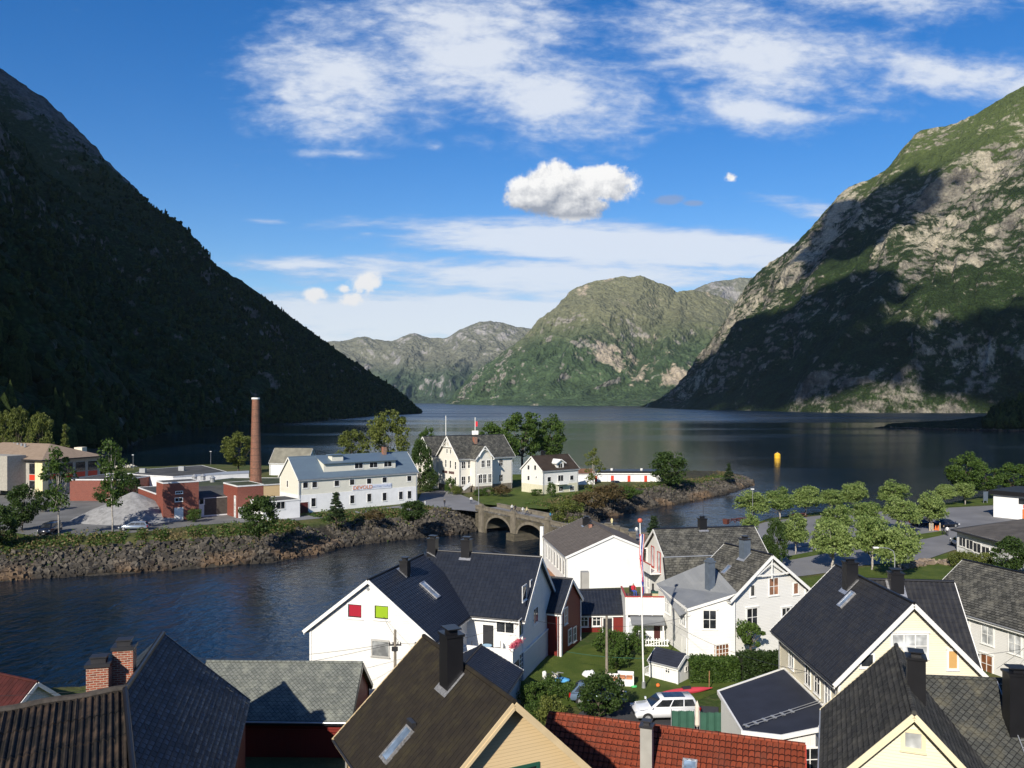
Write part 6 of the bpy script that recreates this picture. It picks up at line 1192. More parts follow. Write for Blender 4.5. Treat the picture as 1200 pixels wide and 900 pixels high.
ha, hb = P(808, 801, 3.8), P(868, 801, 3.8); hedge('hedge', (ha.x, ha.y + .6, 0), (hb.x, hb.y + .9, 0), 1.3, 1.75, LEAFG, 'clipped green hedge in front of the white gabled house')
ha, hb = P(870, 801, 3.8), P(926, 797, 3.8); hedge('hedge', (ha.x, ha.y + .9, 0), (hb.x + .5, hb.y + 1.2, 0), 1.3, 2.0, LEAFD, 'darker hedge stretch towards the black roofed house', 7500)
# far bank
for i, (x, yb, yt, w_, k, z, lab) in enumerate([
    (69, 630, 522, 40, 'birch', 4, 'tall thin birch beside the dark van at the river bank'), (132, 624, 509, 38, 'birch', 4, 'tall dark birch in front of the gravel heap'), (25, 622, 566, 40, 'dark', 4, 'dark bushy tree left of the van'), (-2, 640, 590, 44, 'dark', 4, 'dark bush at the left frame edge above the bank'),
    (152, 592, 553, 32, 'dark', 4, 'dark green bushy tree behind the gravel heap'), (128, 594, 566, 34, 'dark', 4, 'dark hedge like bush in front of the long brick hall'), (304, 634, 578, 46, 'dark', 3.6, 'big dark shrub at the bank left of the long white building'), (394, 614, 575, 27, 'conifer', 3.8, 'small dark pine in front of the long white building'),
    (484, 613, 586, 36, 'dark', 3.6, 'spreading bush at the right end of the long white building'), (437, 611, 598, 30, 'bbush', 3.6, 'reddish brown shrub on the bank between the two pines'), (76, 560, 493, 19, 'spire', 4, 'pale pointed tree rising behind the tan roof'), (33, 560, 497, 12, 'spire', 4, 'thin bare topped spruce behind the apartment block'),
    (279, 556, 505, 44, 'lightbig', 4, 'light green tree just left of the chimney stack'), (414, 560, 501, 42, 'lightbig', 4, 'yellow green tree behind the long white building'), (457, 560, 478, 54, 'lightbig', 4, 'tallest bright tree left of the villa'), (503, 552, 500, 30, 'round', 4, 'green tree top behind the villa left gable'),
    (574, 552, 495, 42, 'round', 4, 'dark crown behind the villa ridge beside the flagpole'), (612, 552, 479, 50, 'big', 4, 'tall airy tree between villa and small white house'), (643, 550, 483, 42, 'big', 4, 'dense tall tree above the small white house'), (590, 556, 505, 34, 'round', 4, 'lower green tree at the right end of the villa'),
    (696, 585, 522, 30, 'lbirch', 3.6, 'slender pale birch right of the small white house'), (783, 573, 527, 44, 'dark', 3.2, 'single round dark tree on the mole'), (854, 563, 542, 15, 'conifer', 2.8, 'small dark spruce near the tip of the mole'), (715, 590, 566, 40, 'bbush', 3, 'brown green bush on the bank below the birch'),
    (735, 584, 570, 36, 'bush', 3, 'green bush beside the garage forecourt'), (664, 626, 584, 46, 'lightbig', 2.2, 'large willow bush at the right end of the bridge'), (690, 597, 575, 40, 'bbush', 3, 'tawny bush on the bank right of the willow'), (492, 577, 512, 30, 'dark', 4, 'climbing greenery tree between the shop building and the villa'),
    (503, 577, 548, 24, 'dark', 4, 'dark vine covered shrub at the villa corner'), (528, 579, 560, 14, 'bush', 4, 'tall shrub against the villa gable'), (535, 580, 569, 14, 'ybush', 4, 'low shrub at the villa corner'), (562, 581, 573, 16, 'bush', 4, 'clipped bush left of the reddish one on the villa lawn'), (573, 581, 571, 16, 'bush', 4, 'round green bush in front of the villa porch'), (587, 582, 568, 24, 'bbush', 4, 'reddish bush beside the villa porch'),
    (629, 581, 573, 16, 'bush', 4, 'round bush at the corner of the small white house'), (646, 583, 565, 12, 'bush', 4, 'upright shrub at the wall of the small white house'), (110, 560, 540, 44, 'dark', 4, 'green climber hedge on the right face of the apartment block'), (92, 562, 543, 26, 'dark', 4, 'dark shrub under the tan roof eave'),
    (50, 600, 575, 22, 'dark', 4, 'shrub behind the dark van'), (205, 606, 592, 10, 'bush', 4, 'weeds at the foot of the brick tower block'), (228, 612, 596, 18, 'bush', 4, 'small bush right of the white brick block door')]):
    tree_at(x, yb, yt, w_, k, lab, z0=z, cat='shrub' if k.endswith('bush') else 'tree', name='shrub' if k.endswith('bush') else 'tree', var=i)
for px_, yt_, w_, lb_ in ((6, 478, 26, 'sunlit pale tree behind the apartment block at the left frame edge'), (22, 473, 30, 'tallest sunlit tree rising above the tan roof'), (47, 480, 30, 'bushy sunlit tree right of the tallest one above the tan roof')):
    tree_at(px_, 0, yt_, w_, 'lightbig', lb_, z0=4, Y=262, group='sunlit trees behind the apartment block')
# weeds along the top of the banks
def weeds(name, line, width, n, mat, lab, off=0., side=1, size=.45, seed=0, h=.5):
    rg = np.random.default_rng(seed); Lp = np.array(line, float); seg = np.diff(Lp, axis=0); sl2 = np.linalg.norm(seg, axis=1); cum = np.r_[0, np.cumsum(sl2)]; t = rg.uniform(0, cum[-1], n)
    dens_ = vnoise(t / 3.1, t * 0 + seed * 3.7) + vnoise(t / .9, t * 0 + 9.); keep = dens_ > -.25; t = t[keep]; n = len(t); i = np.clip(np.searchsorted(cum, t, 'right') - 1, 0, len(seg) - 1); u = (t - cum[i]) / sl2[i]
    nrm = np.stack([-seg[:, 1], seg[:, 0]], 1) / sl2[:, None] * side; pos = Lp[i] + seg[i] * u[:, None] + nrm[i] * (off + rg.normal(0, width / 2, n))[:, None]
    z = land_z(pos[:, 0], pos[:, 1]) + rg.uniform(0, 1, n) ** 1.5 * h * (1 + vnoise(pos[:, 0] / 2, pos[:, 1] / 2)); V, Fq = leaf_arr(rg, np.concatenate([pos, z[:, None]], 1), size=size); V = V * 1.0
    return tag(npmesh(name, V, Fq, mat), lab, 'vegetation', kind='stuff')
weeds('bank_weeds', FAR_LAND[1:11], 6, 40000, LEAFG, 'green weeds along the top of the river bank', 10.5, seed=1)
weeds('bank_grass', FAR_LAND[1:11], 6, 30000, leafmat('dry grass', (.10, .085, .035), (.24, .19, .09)), 'dry yellowish grass on the river bank', 10, seed=2, size=.4)
weeds('bank_weeds', FAR_LAND[11:20], 4, 15000, LEAFG, 'green weeds along the bank beyond the bridge', 7.5, seed=3)
weeds('bank_grass', FAR_LAND[12:21], 4, 14000, bpy.data.materials['dry grass'], 'dry grass on the top of the mole', 8, seed=4, size=.4)
weeds('bank_weeds', NEAR_LAND[2:11], 2.5, 9000, LEAFG, 'green weeds at the near river bank', 3, seed=5)

# forest on the valley sides: crowns merge into one mass
def forest(name, S, u0, u1, v0, v1, n, mat, lab, smin, smax, seed=0, thin=0.):
    rg = np.random.default_rng(seed); nu, nv = S.shape[:2]
    i = rg.uniform(u0, u1, n) * (nu - 2); j = (rg.uniform(0, 1, n) ** 1.3 * (v1 - v0) + v0) * (nv - 2); I, J = i.astype(int), j.astype(int); fi, fj = (i - I)[:, None], (j - J)[:, None]
    p = (S[I, J] * (1 - fi) + S[I + 1, J] * fi) * (1 - fj) + (S[I, J + 1] * (1 - fi) + S[I + 1, J + 1] * fi) * fj
    keep = (fbm(p[:, 0] / 60, p[:, 1] / 60, p[:, 2] / 60, 3) > -.55 + thin + np.clip((p[:, 2] - 330) / 130, 0, 2)) & (p[:, 2] > .5); p = p[keep]; n = len(p)
    bm_ = bmesh.new(); bmesh.ops.create_icosphere(bm_, subdivisions=1, radius=1); bv = np.array([v.co[:] for v in bm_.verts]); bf = np.array([[v.index for v in f.verts] for f in bm_.faces]); bm_.free()
    s_ = rg.uniform(smin, smax, n); con = rg.uniform(0, 1, n) < .35; V = bv[None] * (1 + rg.uniform(-.4, .35, (n, len(bv), 1))) * s_[:, None, None] * .5
    V[:, :, 2] *= np.where(con, 1.9, 1.15)[:, None]; V[:, :, :2] *= np.where(con, .62, 1.)[:, None, None]; V = V + p[:, None] + np.array([0, 0, 1])[None, None] * s_[:, None, None] * .45
    return tag(npmesh(name, V.reshape(-1, 3), (bf[None] + (np.arange(n) * len(bv))[:, None, None]).reshape(-1, 3), mat), lab, 'forest', kind='stuff')
FORM = leafmat('forest crowns', (.016, .032, .010), (.055, .085, .024), .0)
def forest_mat():
    m, t, p = base_mat('forest canopy'); g = t.new('ShaderNodeNewGeometry'); tcO = t.new('ShaderNodeTexCoord').outputs['Object']; c = t.mix(g.outputs['Random Per Island'], (.016, .030, .010), (.062, .085, .024))
    c = t.mix(t.math('MULTIPLY', t.ramp(t.noise(tcO, .7, 4, .8), .4, .65), .7), c, (.008, .015, .006)); t.set(p.inputs['Base Color'], c); p.inputs['Roughness'].default_value = 1; p.inputs['Specular IOR Level'].default_value = .05
    b_ = t.new('ShaderNodeBump', i_Strength=1., i_Distance=1., i_Height=t.noise(tcO, 1.1, 4, .8)); t.l.new(b_.outputs[0], p.inputs['Normal']); return m
FORM = forest_mat()
forest('hillside_forest', LS, .22, 1., .0, .9, 30000, FORM, 'dense dark forest covering the shaded left mountainside', 3.2, 7, 1)
forest('hillside_forest', LS, .16, .42, .0, .22, 3800, FORM, 'taller woodland at the foot of the left mountain', 8, 14, 2)
forest('headland_forest', HS, .2, 1., .12, 1., 2600, FORM, 'green trees covering the slope behind the headland', 5, 10, 3)

# ================================================================ VEHICLES
def car(name, label, cat, loc, heading, paint, L=4.6, Wd=1.85, Hh=1.62, kind='suv', group=None):
    """x forward; body, glass, wheels, lights are parts"""
    e = empty(name, loc, heading, label, cat, group); hw = Wd / 2; belt = .62 * Hh; r = .34 if kind == 'suv' else .31
    f, b = L / 2, -L / 2
    low = [(b + .05, .42), (b, .62), (b + .04, belt - .08), (b + .18, belt), (f - 1.15, belt), (f - .35, belt - .14), (f - .06, belt - .34), (f, .55), (f - .06, .34), (b + .2, .32)]
    if kind == 'van': low = [(b + .03, .4), (b, .7), (b + .02, belt), (f - .55, belt), (f - .15, belt - .25), (f, .6), (f - .05, .34), (b + .2, .32)]
    bm_ = bmesh.new(); S = []
    nn_ = 5
    for k, (y, ins) in enumerate(((-1, .10), (-.94, .02), (0, 0), (.94, .02), (1, .10))):
        S.append([bm_.verts.new(((x - math.copysign(ins, x) * (1 if abs(x) > L / 2 - .3 else 0)), y * hw, z + (0 if abs(y) < .99 else (-.06 if z > belt - .05 else 0)))) for x, z in low])
    n = len(low)
    for k in range(4):
        for i in range(n): j = (i + 1) % n; bm_.faces.new((S[k][i], S[k][j], S[k + 1][j], S[k + 1][i]))
    bm_.faces.new(S[0][::-1]); bm_.faces.new(S[4]); bmesh.ops.recalc_face_normals(bm_, faces=bm_.faces)
    # cabin
    x0, x1, t0, t1 = {'suv': (b + .12, f - 1.12, b + .42, f - 1.95), 'wagon': (b + .10, f - 1.25, b + .50, f - 2.1), 'van': (b + .03, f - .55, b + .12, f - 1.35), 'hatch': (b + .15, f - 1.0, b + .7, f - 1.8)}[kind]
    wb, wt = hw - .06, hw - .26
    cb = [bm_.verts.new(v) for v in ((x0, -wb, belt - .02), (x1, -wb, belt - .02), (x1, wb, belt - .02), (x0, wb, belt - .02))]; ct = [bm_.verts.new(v) for v in ((t0, -wt, Hh - .03), (t1, -wt, Hh - .03), (t1, wt, Hh - .03), (t0, wt, Hh - .03))]
    cf = [bm_.faces.new(ct)] + [bm_.faces.new((cb[i], cb[(i + 1) % 4], ct[(i + 1) % 4], ct[i])) for i in range(4)]
    edges = [ed for ed in bm_.edges if ed.calc_length() > .5]; bmesh.ops.bevel(bm_, geom=edges, offset=.05, segments=2, affect='EDGES')
    me = bpy.data.meshes.new('body'); bm_.to_mesh(me); bm_.free(); o = link('body', me, paint, e); me.polygons.foreach_set('use_smooth', [True] * len(me.polygons))
    def panel(pname, A, B, C_, D, u0, u1, v0, v1, mat, out=.016):
        A, B, C_, D = map(Vector, (A, B, C_, D)); q = lambda u, v: A.lerp(B, u).lerp(D.lerp(C_, u), v); n_ = (B - A).cross(D - A).normalized(); c = (A + B + C_ + D) / 4
        if n_.dot(c - Vector((c.x * .2 + (x0 + x1) / 2 * .8, 0, belt))) < 0: n_ = -n_
        mb = MB(); mb.face([q(u, v) + n_ * out for u, v in ((u0, v0), (u1, v0), (u1, v1), (u0, v1))], [(0, 0)] * 4); mb.face([q(u, v) + n_ * (out - .01) for u, v in ((u0, v0), (u0, v1), (u1, v1), (u1, v0))], [(0, 0)] * 4); return mb.build(pname, mat, e)
    for sy in (-1, 1):
        A, B, C_, D = (x0, sy * wb, belt), (x1, sy * wb, belt), (t1, sy * wt, Hh - .03), (t0, sy * wt, Hh - .03)
        for u0, u1 in ((.06, .30), (.33, .60), (.63, .93)): panel('side_window', A, B, C_, D, u0, u1, .12, .84, GLASS)
    panel('windscreen', (x1, -wb, belt), (x1, wb, belt), (t1, wt, Hh - .03), (t1, -wt, Hh - .03), .07, .93, .08, .9, GLASS); panel('rear_window', (x0, -wb, belt), (x0, wb, belt), (t0, wt, Hh - .03), (t0, -wt, Hh - .03), .1, .9, .15, .85, GLASS)
    if kind == 'suv': panel('sunroof', (t0, -wt, Hh - .03), (t1, -wt, Hh - .03), (t1, wt, Hh - .03), (t0, wt, Hh - .03), .25, .9, .15, .85, GLASS, .02)
    wx_ = (b + .85, f - .88)
    for sx in wx_:
        for sy in (-1, 1):
            mb = MB(); y = sy * (hw - .10); mb.tube([(sx, y - sy * .11, r), (sx, y + sy * .115, r)], r, 20); w_ = mb.build('wheel', RUBBER, e, smooth=False)
            mb = MB(); mb.tube([(sx, y + sy * .10, r), (sx, y + sy * .125, r)], r * .62, 16)
            for a in range(5): an = a * 2 * math.pi / 5; mb.beam((sx, y + sy * .13, r), (sx + math.cos(an) * r * .6, y + sy * .13, r + math.sin(an) * r * .6), .05, .03)
            mb.build('rim', METAL, w_); mb = MB(); mb.tube([(sx, y + sy * .02, r), (sx, y + sy * .104, r)], r * 1.16, 20); mb.build('wheel_arch', DARKM, e)
    for sy in (-1, 1):
        mb = MB(); mb.box(f - .32, f + .0, sy * hw * .88 - .16, sy * hw * .88 + .06 * sy, belt - .42, belt - .27); mb.build('headlight', MATS.get('lamp glass') or plain('lamp glass', (.7, .72, .74), .1, .02), e)
        mb = MB(); mb.box(b - .02, b + .15, sy * hw * .86 - .1, sy * hw * .86 + .1, belt - .35, belt - .05); mb.build('tail_light', MATS.get('red lamp') or plain('red lamp', (.35, .01, .01), .2, .02), e)
        mb = MB(); mb.box(x1 - .1, x1 + .02, sy * (hw + .02), sy * (hw + .18), belt + .02, belt + .16) if sy > 0 else mb.box(x1 - .1, x1 + .02, -(hw + .18), -(hw + .02), belt + .02, belt + .16); mb.build('mirror', paint, e)
    mb = MB(); mb.box(f - .03, f + .012, -hw * .55, hw * .55, .45, .66); mb.build('grille', DARKM, e)
    return e
def carpaint(name, col, metal=.2): 
    m = plain(name, col, .22, .02, 1, metal=metal, spec=.6); m.node_tree.nodes['Principled BSDF'].inputs['Coat Weight'].default_value = .6; return m
PW, PS, PB, PD = carpaint('white car paint', (.78, .79, .80), 0), carpaint('silver blue car paint', (.42, .48, .55), .5), carpaint('blue grey car paint', (.13, .19, .27)), carpaint('dark car paint', (.012, .016, .028))
car('parked_car', 'white SUV with dark glass roof parked behind the green windbreak', 'car', (11.15, 60.3, 3.87), R(184), PW, 4.75, 1.9, 1.68)
car('parked_car', 'blue grey car half hidden by the round garden tree', 'car', (6.6, 63.4, 3.87), R(-8), PB, 4.3, 1.8, 1.5, 'hatch')
car('parked_car', 'silver blue estate car below the gravel heap', 'car', (-66.9, 146.6, 4.04), R(187), PS, 4.9, 1.85, 1.5, 'wagon')
car('parked_van', 'dark blue black van facing the river beside the thin birch', 'van', (-79.5, 142.5, 4.04), R(-84), PD, 5.0, 1.98, 2.0, 'van')
car('parked_car', 'small dark car in front of the garages with red doors', 'car', (29.2, 231.5, 3.9 if 0 else 3.05), R(-60), PD, 4.2, 1.8, 1.5, 'hatch')
car('parked_car', 'dark blue car under a tree in the car park, left one of two', 'car', (75.6, 152.5, 3.87), R(10), PD, 4.3, 1.8, 1.5, 'hatch'); car('parked_car', 'black car next to the orange cones in the car park', 'car', (79.2, 151, 3.87), R(14), PD, 4.3, 1.8, 1.5, 'hatch')
car('parked_car', 'white car at the corner of the low grey roofed house', 'car', (71.0, 131.3, 3.87), R(80), PW, 4.2, 1.8, 1.5, 'hatch')

# ================================================================ PEOPLE
SKIN = plain('skin', (.50, .30, .22), .6, .04)
def cloth(n, c): return MATS.get(n) or plain(n, c, .8, .06)
def person(label, loc, rz, top, bottom, hair, pose='stand', h=1.72, group='people'):
    s = h / 1.72; a = {'stand': .05, 'walk': .28, 'sit': 0}[pose]
    J = dict(pel=(0, 0, .95), chest=(0, .0, 1.28), neck=(0, 0, 1.45), head=(0, .02, 1.56), crown=(0, .01, 1.66), shl=(-.17, 0, 1.40), ell=(-.24, a * .5, 1.12), hal=(-.25, .12 + a * .6, .90), shr=(.17, 0, 1.40), elr=(.24, -a * .5, 1.12), har=(.25, .10 - a * .5, .90),
             hil=(-.09, 0, .90), knl=(-.10, a * .9 + .02, .50), anl=(-.10, a * .6 - .02, .09), tol=(-.11, a * .6 + .15, .035), hir=(.09, 0, .90), knr=(.10, -a * .35 + .02, .50), anr=(.10, -a * 1.3, .10), tor=(.11, -a * 1.3 + .16, .035))
    if pose == 'sit':
        for k, v in dict(pel=(0, 0, .50), chest=(0, .03, .84), neck=(0, .05, 1.02), head=(0, .08, 1.13), crown=(0, .08, 1.23), shl=(-.17, .03, .97), ell=(-.23, .08, .72), hal=(-.16, .30, .62), shr=(.17, .03, .97), elr=(.23, .08, .72), har=(.16, .30, .62), hil=(-.09, .02, .48), knl=(-.12, .44, .50), anl=(-.12, .44, .09), tol=(-.12, .60, .035), hir=(.09, .02, .48), knr=(.12, .44, .50), anr=(.12, .44, .09), tor=(.12, .60, .035)).items(): J[k] = v
    rad = dict(pel=.145, chest=.15, neck=.058, head=.095, crown=.075, shl=.07, ell=.045, hal=.034, shr=.07, elr=.045, har=.034, hil=.10, knl=.062, anl=.042, tol=.035, hir=.10, knr=.062, anr=.042, tor=.035)
    E_ = [('pel', 'chest'), ('chest', 'neck'), ('neck', 'head'), ('head', 'crown'), ('chest', 'shl'), ('shl', 'ell'), ('ell', 'hal'), ('chest', 'shr'), ('shr', 'elr'), ('elr', 'har'), ('pel', 'hil'), ('hil', 'knl'), ('knl', 'anl'), ('anl', 'tol'), ('pel', 'hir'), ('hir', 'knr'), ('knr', 'anr'), ('anr', 'tor')]
    K = list(J); me = bpy.data.meshes.new('p'); me.from_pydata([J[k] for k in K], [(K.index(x), K.index(y)) for x, y in E_], []); ob = bpy.data.objects.new('p', me); COL.objects.link(ob)
    md = ob.modifiers.new('s', 'SKIN'); me.skin_vertices[0].data[0].use_root = True
    for i, k in enumerate(K): me.skin_vertices[0].data[i].radius = (rad[k], rad[k] * (.72 if k in ('pel', 'chest') else 1)); 
    ob.modifiers.new('u', 'SUBSURF').levels = 1
    dg = bpy.context.evaluated_depsgraph_get(); m2 = bpy.data.meshes.new_from_object(ob.evaluated_get(dg)); bpy.data.objects.remove(ob); m2.name = 'person'
    m2.transform(Matrix.Scale(s, 4)); m2.materials.clear()
    for mm in (SKIN, top, bottom, hair, DARKM): m2.materials.append(mm)
    hip = J['pel'][2]; nk = J['neck'][2]
    for p_ in m2.polygons:
        z = p_.center.z / s; y = p_.center.y / s; x = abs(p_.center.x / s); p_.use_smooth = True
        leg = (z < hip + .02) if pose != 'sit' else ((z < .57) or (y > .3 and z < .6 and x < .14))
        if z < .085: i = 4
        elif z > nk + .02: i = 3 if (z > nk + .13 or y < J['head'][1] - .03) else 0
        elif x > .2 and z < hip - .02 and pose != 'sit': i = 0
        elif leg: i = 2
        else: i = 1
        p_.material_index = i
    o = bpy.data.objects.new('person', m2); COL.objects.link(o); o.location = loc; o.rotation_euler = (0, 0, rz); return tag(o, label, 'person', group)
cw_, cb_, cr_, cbl, cg_, cy_ = cloth('white shirt', (.75, .75, .73)), cloth('black clothes', (.02, .02, .025)), cloth('red jacket', (.55, .03, .05)), cloth('blue jacket', (.03, .22, .42)), cloth('grey clothes', (.22, .22, .23)), cloth('pale yellow shirt', (.65, .58, .32)); dj = cloth('dark jeans', (.03, .04, .07)); hb_ = cloth('dark hair', (.03, .02, .015)); hl_ = cloth('fair hair', (.35, .25, .13))
GB = 'people walking over the bridge'; bd = Matrix.Translation((-7.6, 171.8, 4.51)) @ Matrix.Rotation(math.atan2(-.837, .547), 4, 'Z')
for t_, y_, rz, tp_, bt_, hr_, lab in ((9.0, 3.2, 1.0, cw_, dj, hl_, 'person in white shirt near the left end of the bridge'), (9.9, 3.4, 1.2, cb_, cb_, hb_, 'person dressed in black beside the white shirted walker on the bridge'), (13.2, 3.0, -2., cw_, cg_, hb_, 'person in pale top over the middle pier of the bridge'), (14.0, 3.4, -2, cy_, dj, hl_, 'person in yellow top over the middle pier of the bridge'), (22.2, 3.2, -2.1, cbl, cb_, hb_, 'person in bright blue jacket on the bridge'), (23.4, 3.6, -2.1, cb_, dj, hb_, 'dark clothed person right of the blue jacket on the bridge')):
    q = bd @ Vector((t_, y_, 0)); person(lab, q, rz, tp_, bt_, hr_, 'walk', group=GB)
for px, fy, z, tp_, bt_, lab, ps in ((552, 590.5, 4.06, cw_, dj, 'person in white top on the road left of the bridge', 'walk'), (521, 594, 4.06, cb_, dj, 'dark clothed person walking between long white building and bridge', 'walk'), (498.5, 595, 4.06, cw_, cw_, 'person all in white at the corner of the long white building', 'stand'), (717, 617, 3.95, cy_, cy_, 'person in yellow beside the stone posts behind the hall', 'stand'), (746, 628, 3.95, cw_, cg_, 'person in pale clothes by the stone posts near the flagpole', 'stand'),
    (1106, 627, 3.87, cb_, cb_, 'person in black behind the parked dark cars', 'walk'), (1110, 628, 3.87, cw_, cb_, 'person in white shirt and black trousers in the car park', 'walk'), (954.5, 632.5, 3.87, cb_, cb_, 'lone person in black between two car park trees', 'stand'), (912, 619.5, 3.87, cg_, cb_, 'person in grey near the dark tree on the car park road', 'stand'), (914.5, 620, 3.87, cb_, dj, 'person in black next to the grey clad one by the dark tree', 'stand'), (741.5, 0, 0, cg_, dj, '', ''), (1177, 606, 3.87, cg_, cb_, 'person in grey at the shop doorway', 'stand'), (749, 577.5, 3.06, cb_, cr_, 'person on the forecourt in front of the garages', 'stand')):
    if not ps: continue
    q = P(px, fy, z); person(lab, q, random.uniform(0, 6.28), tp_, bt_, random.choice((hb_, hl_)), ps)

# ================================================================ TERRACE, GARDEN, STREET FURNITURE
c0 = Vector((12.9, 82.2, 3.7)); e = empty('terrace_block', c0, R(-2), 'white walled roof terrace with brown deck next to the low red annex', 'terrace')
mb = MB(); mb.box(-1.8, 2.0, -2.1, 2.3, -1, 3.5); mb.build('wall', PLW, e); mb = MB(); mb.box(-1.7, 1.9, -2.0, 2.2, 3.5, 3.62); mb.build('deck', DECK, e)
mb = MB(); mb.box(-1.85, 2.05, -2.14, -2.04, 2.55, 4.25); mb.build('parapet', WHITEV, e)
for x in (-1.78, -.5, .75, 1.98): mb = MB(); mb.box(x - .07, x + .07, -2.19, -2.13, 2.5, 4.25); mb.build('parapet_post', TRIM, e)
mb = MB(); mb.box(-1.5, -.7, -2.13, -2.08, .3, 1.9)
mb.build('side_door', GREYW, e); mb = MB(); mb.box(-1.9, 2.1, -2.2, -2.0, 4.25, 4.33); mb.box(-1.9, -1.72, -2.0, 2.3, 4.25, 4.33); mb.build('handrail', MATS['red trim'], e); mb = MB(); mb.box(-1.86, -1.76, -2.0, 2.3, 3.5, 4.25); mb.build('parapet', TRIM, e)
mb = MB(); mb.box(-1.6, 1.8, -2.13, -2.05, 2.28, 2.5); mb.build('beam', DARKM, e)
mb = MB(); mb.beam((.2, -3.6, 1.95), (.2, -2.1, 2.35), 3.2, .1); mb.build('porch_roof', GREYM, e)
for x in (-1.2, 1.6): mb = MB(); mb.box(x - .06, x + .06, -3.5, -3.38, -.3, 1.95); mb.build('porch_post', TRIM, e)
mb = MB()
for i in range(9): mb.box(-.2 + i * .25, -.1 + i * .25, -4.3, -4.26, 0, .9)
mb.box(-.25, 2.0, -4.26, -4.22, .15, .25); mb.box(-.25, 2.0, -4.26, -4.22, .65, .75); mb.beam((-.2, -4.2, .2), (1.95, -4.2, .75), .03, .08); mb.build('gate', TRIM, e)
mb = MB(); mb.box(1.5, 1.8, -2.25, -2.1, 1.5, 2.0); mb.build('lantern', MATS['red trim'], e); mb = MB(); mb.box(.9, 1.5, -2.13, -2.05, 0, 1.9); mb.build('door', MATS['dark red letters'], e)
o = person('person in red jacket and blue trousers sitting on the roof terrace', (12.2, 83.4, 7.33), R(200), cr_, cloth('blue trousers', (.05, .09, .35)), hb_, 'sit')
mb = MB(); mb.box(-.3, .3, -.25, .25, .38, .44); [mb.box(x - .03, x + .03, y - .03, y + .03, 0, .38) for x in (-.25, .25) for y in (-.2, .2)]; mb.box(-.3, .3, .22, .28, .44, .95); o = mb.build('garden_chair', DARKM); o.location = (12.2, 83.45, 7.32); o.rotation_euler = (0, 0, R(20)); tag(o, 'dark garden chair under the person in the red jacket', 'chair')
c_ = Vector((14.3, 82.0, 7.32)); e = empty('storage_box', c_, R(-4), 'pale storage box with green lid on the roof terrace', 'box'); mb = MB(); mb.box(-.42, .42, -.32, .32, 0, .62); mb.build('body', plain('pale wood', (.50, .45, .27), .7, .1), e); mb = MB(); mb.box(-.46, .46, -.36, .36, .62, .7); mb.build('lid', DGREEN, e)
e = empty('gas_heater', (14.2, 83.4, 7.32), 0, 'small black pot stove on the terrace behind the box', 'stove'); mb = MB(); mb.tube([(0, 0, 0), (0, 0, .5), (0, 0, .6), (0, 0, 1.2)], [.22, .22, .1, .1], 10); mb.build('body', DARKM, e)
PL_ = House('playhouse', 'white wooden playhouse with black felt roof on the lawn', 'playhouse', 13.25, 69.2, -42, 2.9, 2.4, 5.25, 6.0, 3.84, WHITEV, BITUM, 'flat', oe=.15, og=.15)
PL_.win('r', 782.5, 785, .36, .42, 2, 2, GLASS, case=.06, sill=False); PL_.win('1', 0, 0, .3, .35, 1, 1, GLASS, case=.05, sill=False, at=Vector((PL_.hl, .3, .9)))
mb = MB(); mb.box(-1.9, -1.25, -1.0, .2, .0, .12); [mb.box(-1.9, -1.84, y, y + .06, .12, .6) for y in (-1.0, -.7, -.4, -.1)]; mb.box(-1.92, -1.82, -1.0, .2, .6, .66); PL_.part(mb, 'porch', TRIM)
# flagpole with pennant
q = P(754.3, 806, 3.84); e = empty('flagpole', q, 0, 'tall white flagpole with ball finial and limp red white and blue pennant', 'flagpole'); tp = Vector(((750 - 754.3) / F * q.y, 0, 13.3))
mb = MB(); mb.tube([(0, 0, 0), tp * .5, tp], [.07, .06, .04], 10); mb.build('pole', TRIM, e); mb = MB(); mb.tube([tp, tp + Vector((0, 0, .05)), tp + Vector((0, 0, .2)), tp + Vector((0, 0, .32)), tp + Vector((0, 0, .36))], [.06, .17, .2, .14, .02], 12); mb.build('finial', plain('orange red paint', (.55, .12, .07), .5, .05), e)
mb = MB(); mb.tube([(0, 0, 0), (0, 0, .5)], [.16, .13], 10); mb.build('base', METAL, e)
FR, FB = cloth('flag red', (.55, .02, .035)), cloth('flag blue', (.03, .05, .25)); 
def ribbon(name, mat, off, w0, w1, z0, z1, par, n=16, fy=0.):
    mb = MB(); pr = None
    for i in range(n + 1):
        t_ = i / n; z = z0 + (z1 - z0) * t_; wv = .10 * math.sin(t_ * 9 + 1) ; x = tp.x * (z / 13.3) + off + wv * .5; y = fy - .1 + .12 * math.sin(t_ * 7); w_ = w0 + (w1 - w0) * t_
        c_ = [(x - w_ / 2, y + .04, z), (x + w_ / 2, y - .04 + .08 * math.sin(t_ * 12), z)]
        if pr: mb.face([pr[0], pr[1], c_[1], c_[0]], [(0, 0)] * 4)
        pr = c_
    return mb.build(name, mat, par)
pn = ribbon('pennant', FR, .08, .40, .05, 12.4, 7.6, e); ribbon('white_stripe', TRIM, .10, .24, .03, 12.4, 7.7, pn, fy=-.02); ribbon('blue_stripe', FB, .10, .12, .02, 12.4, 7.7, pn, fy=-.04)
ribbon('blue_tip', FB, .11, .16, .05, 9.2, 7.5, pn, fy=-.05)
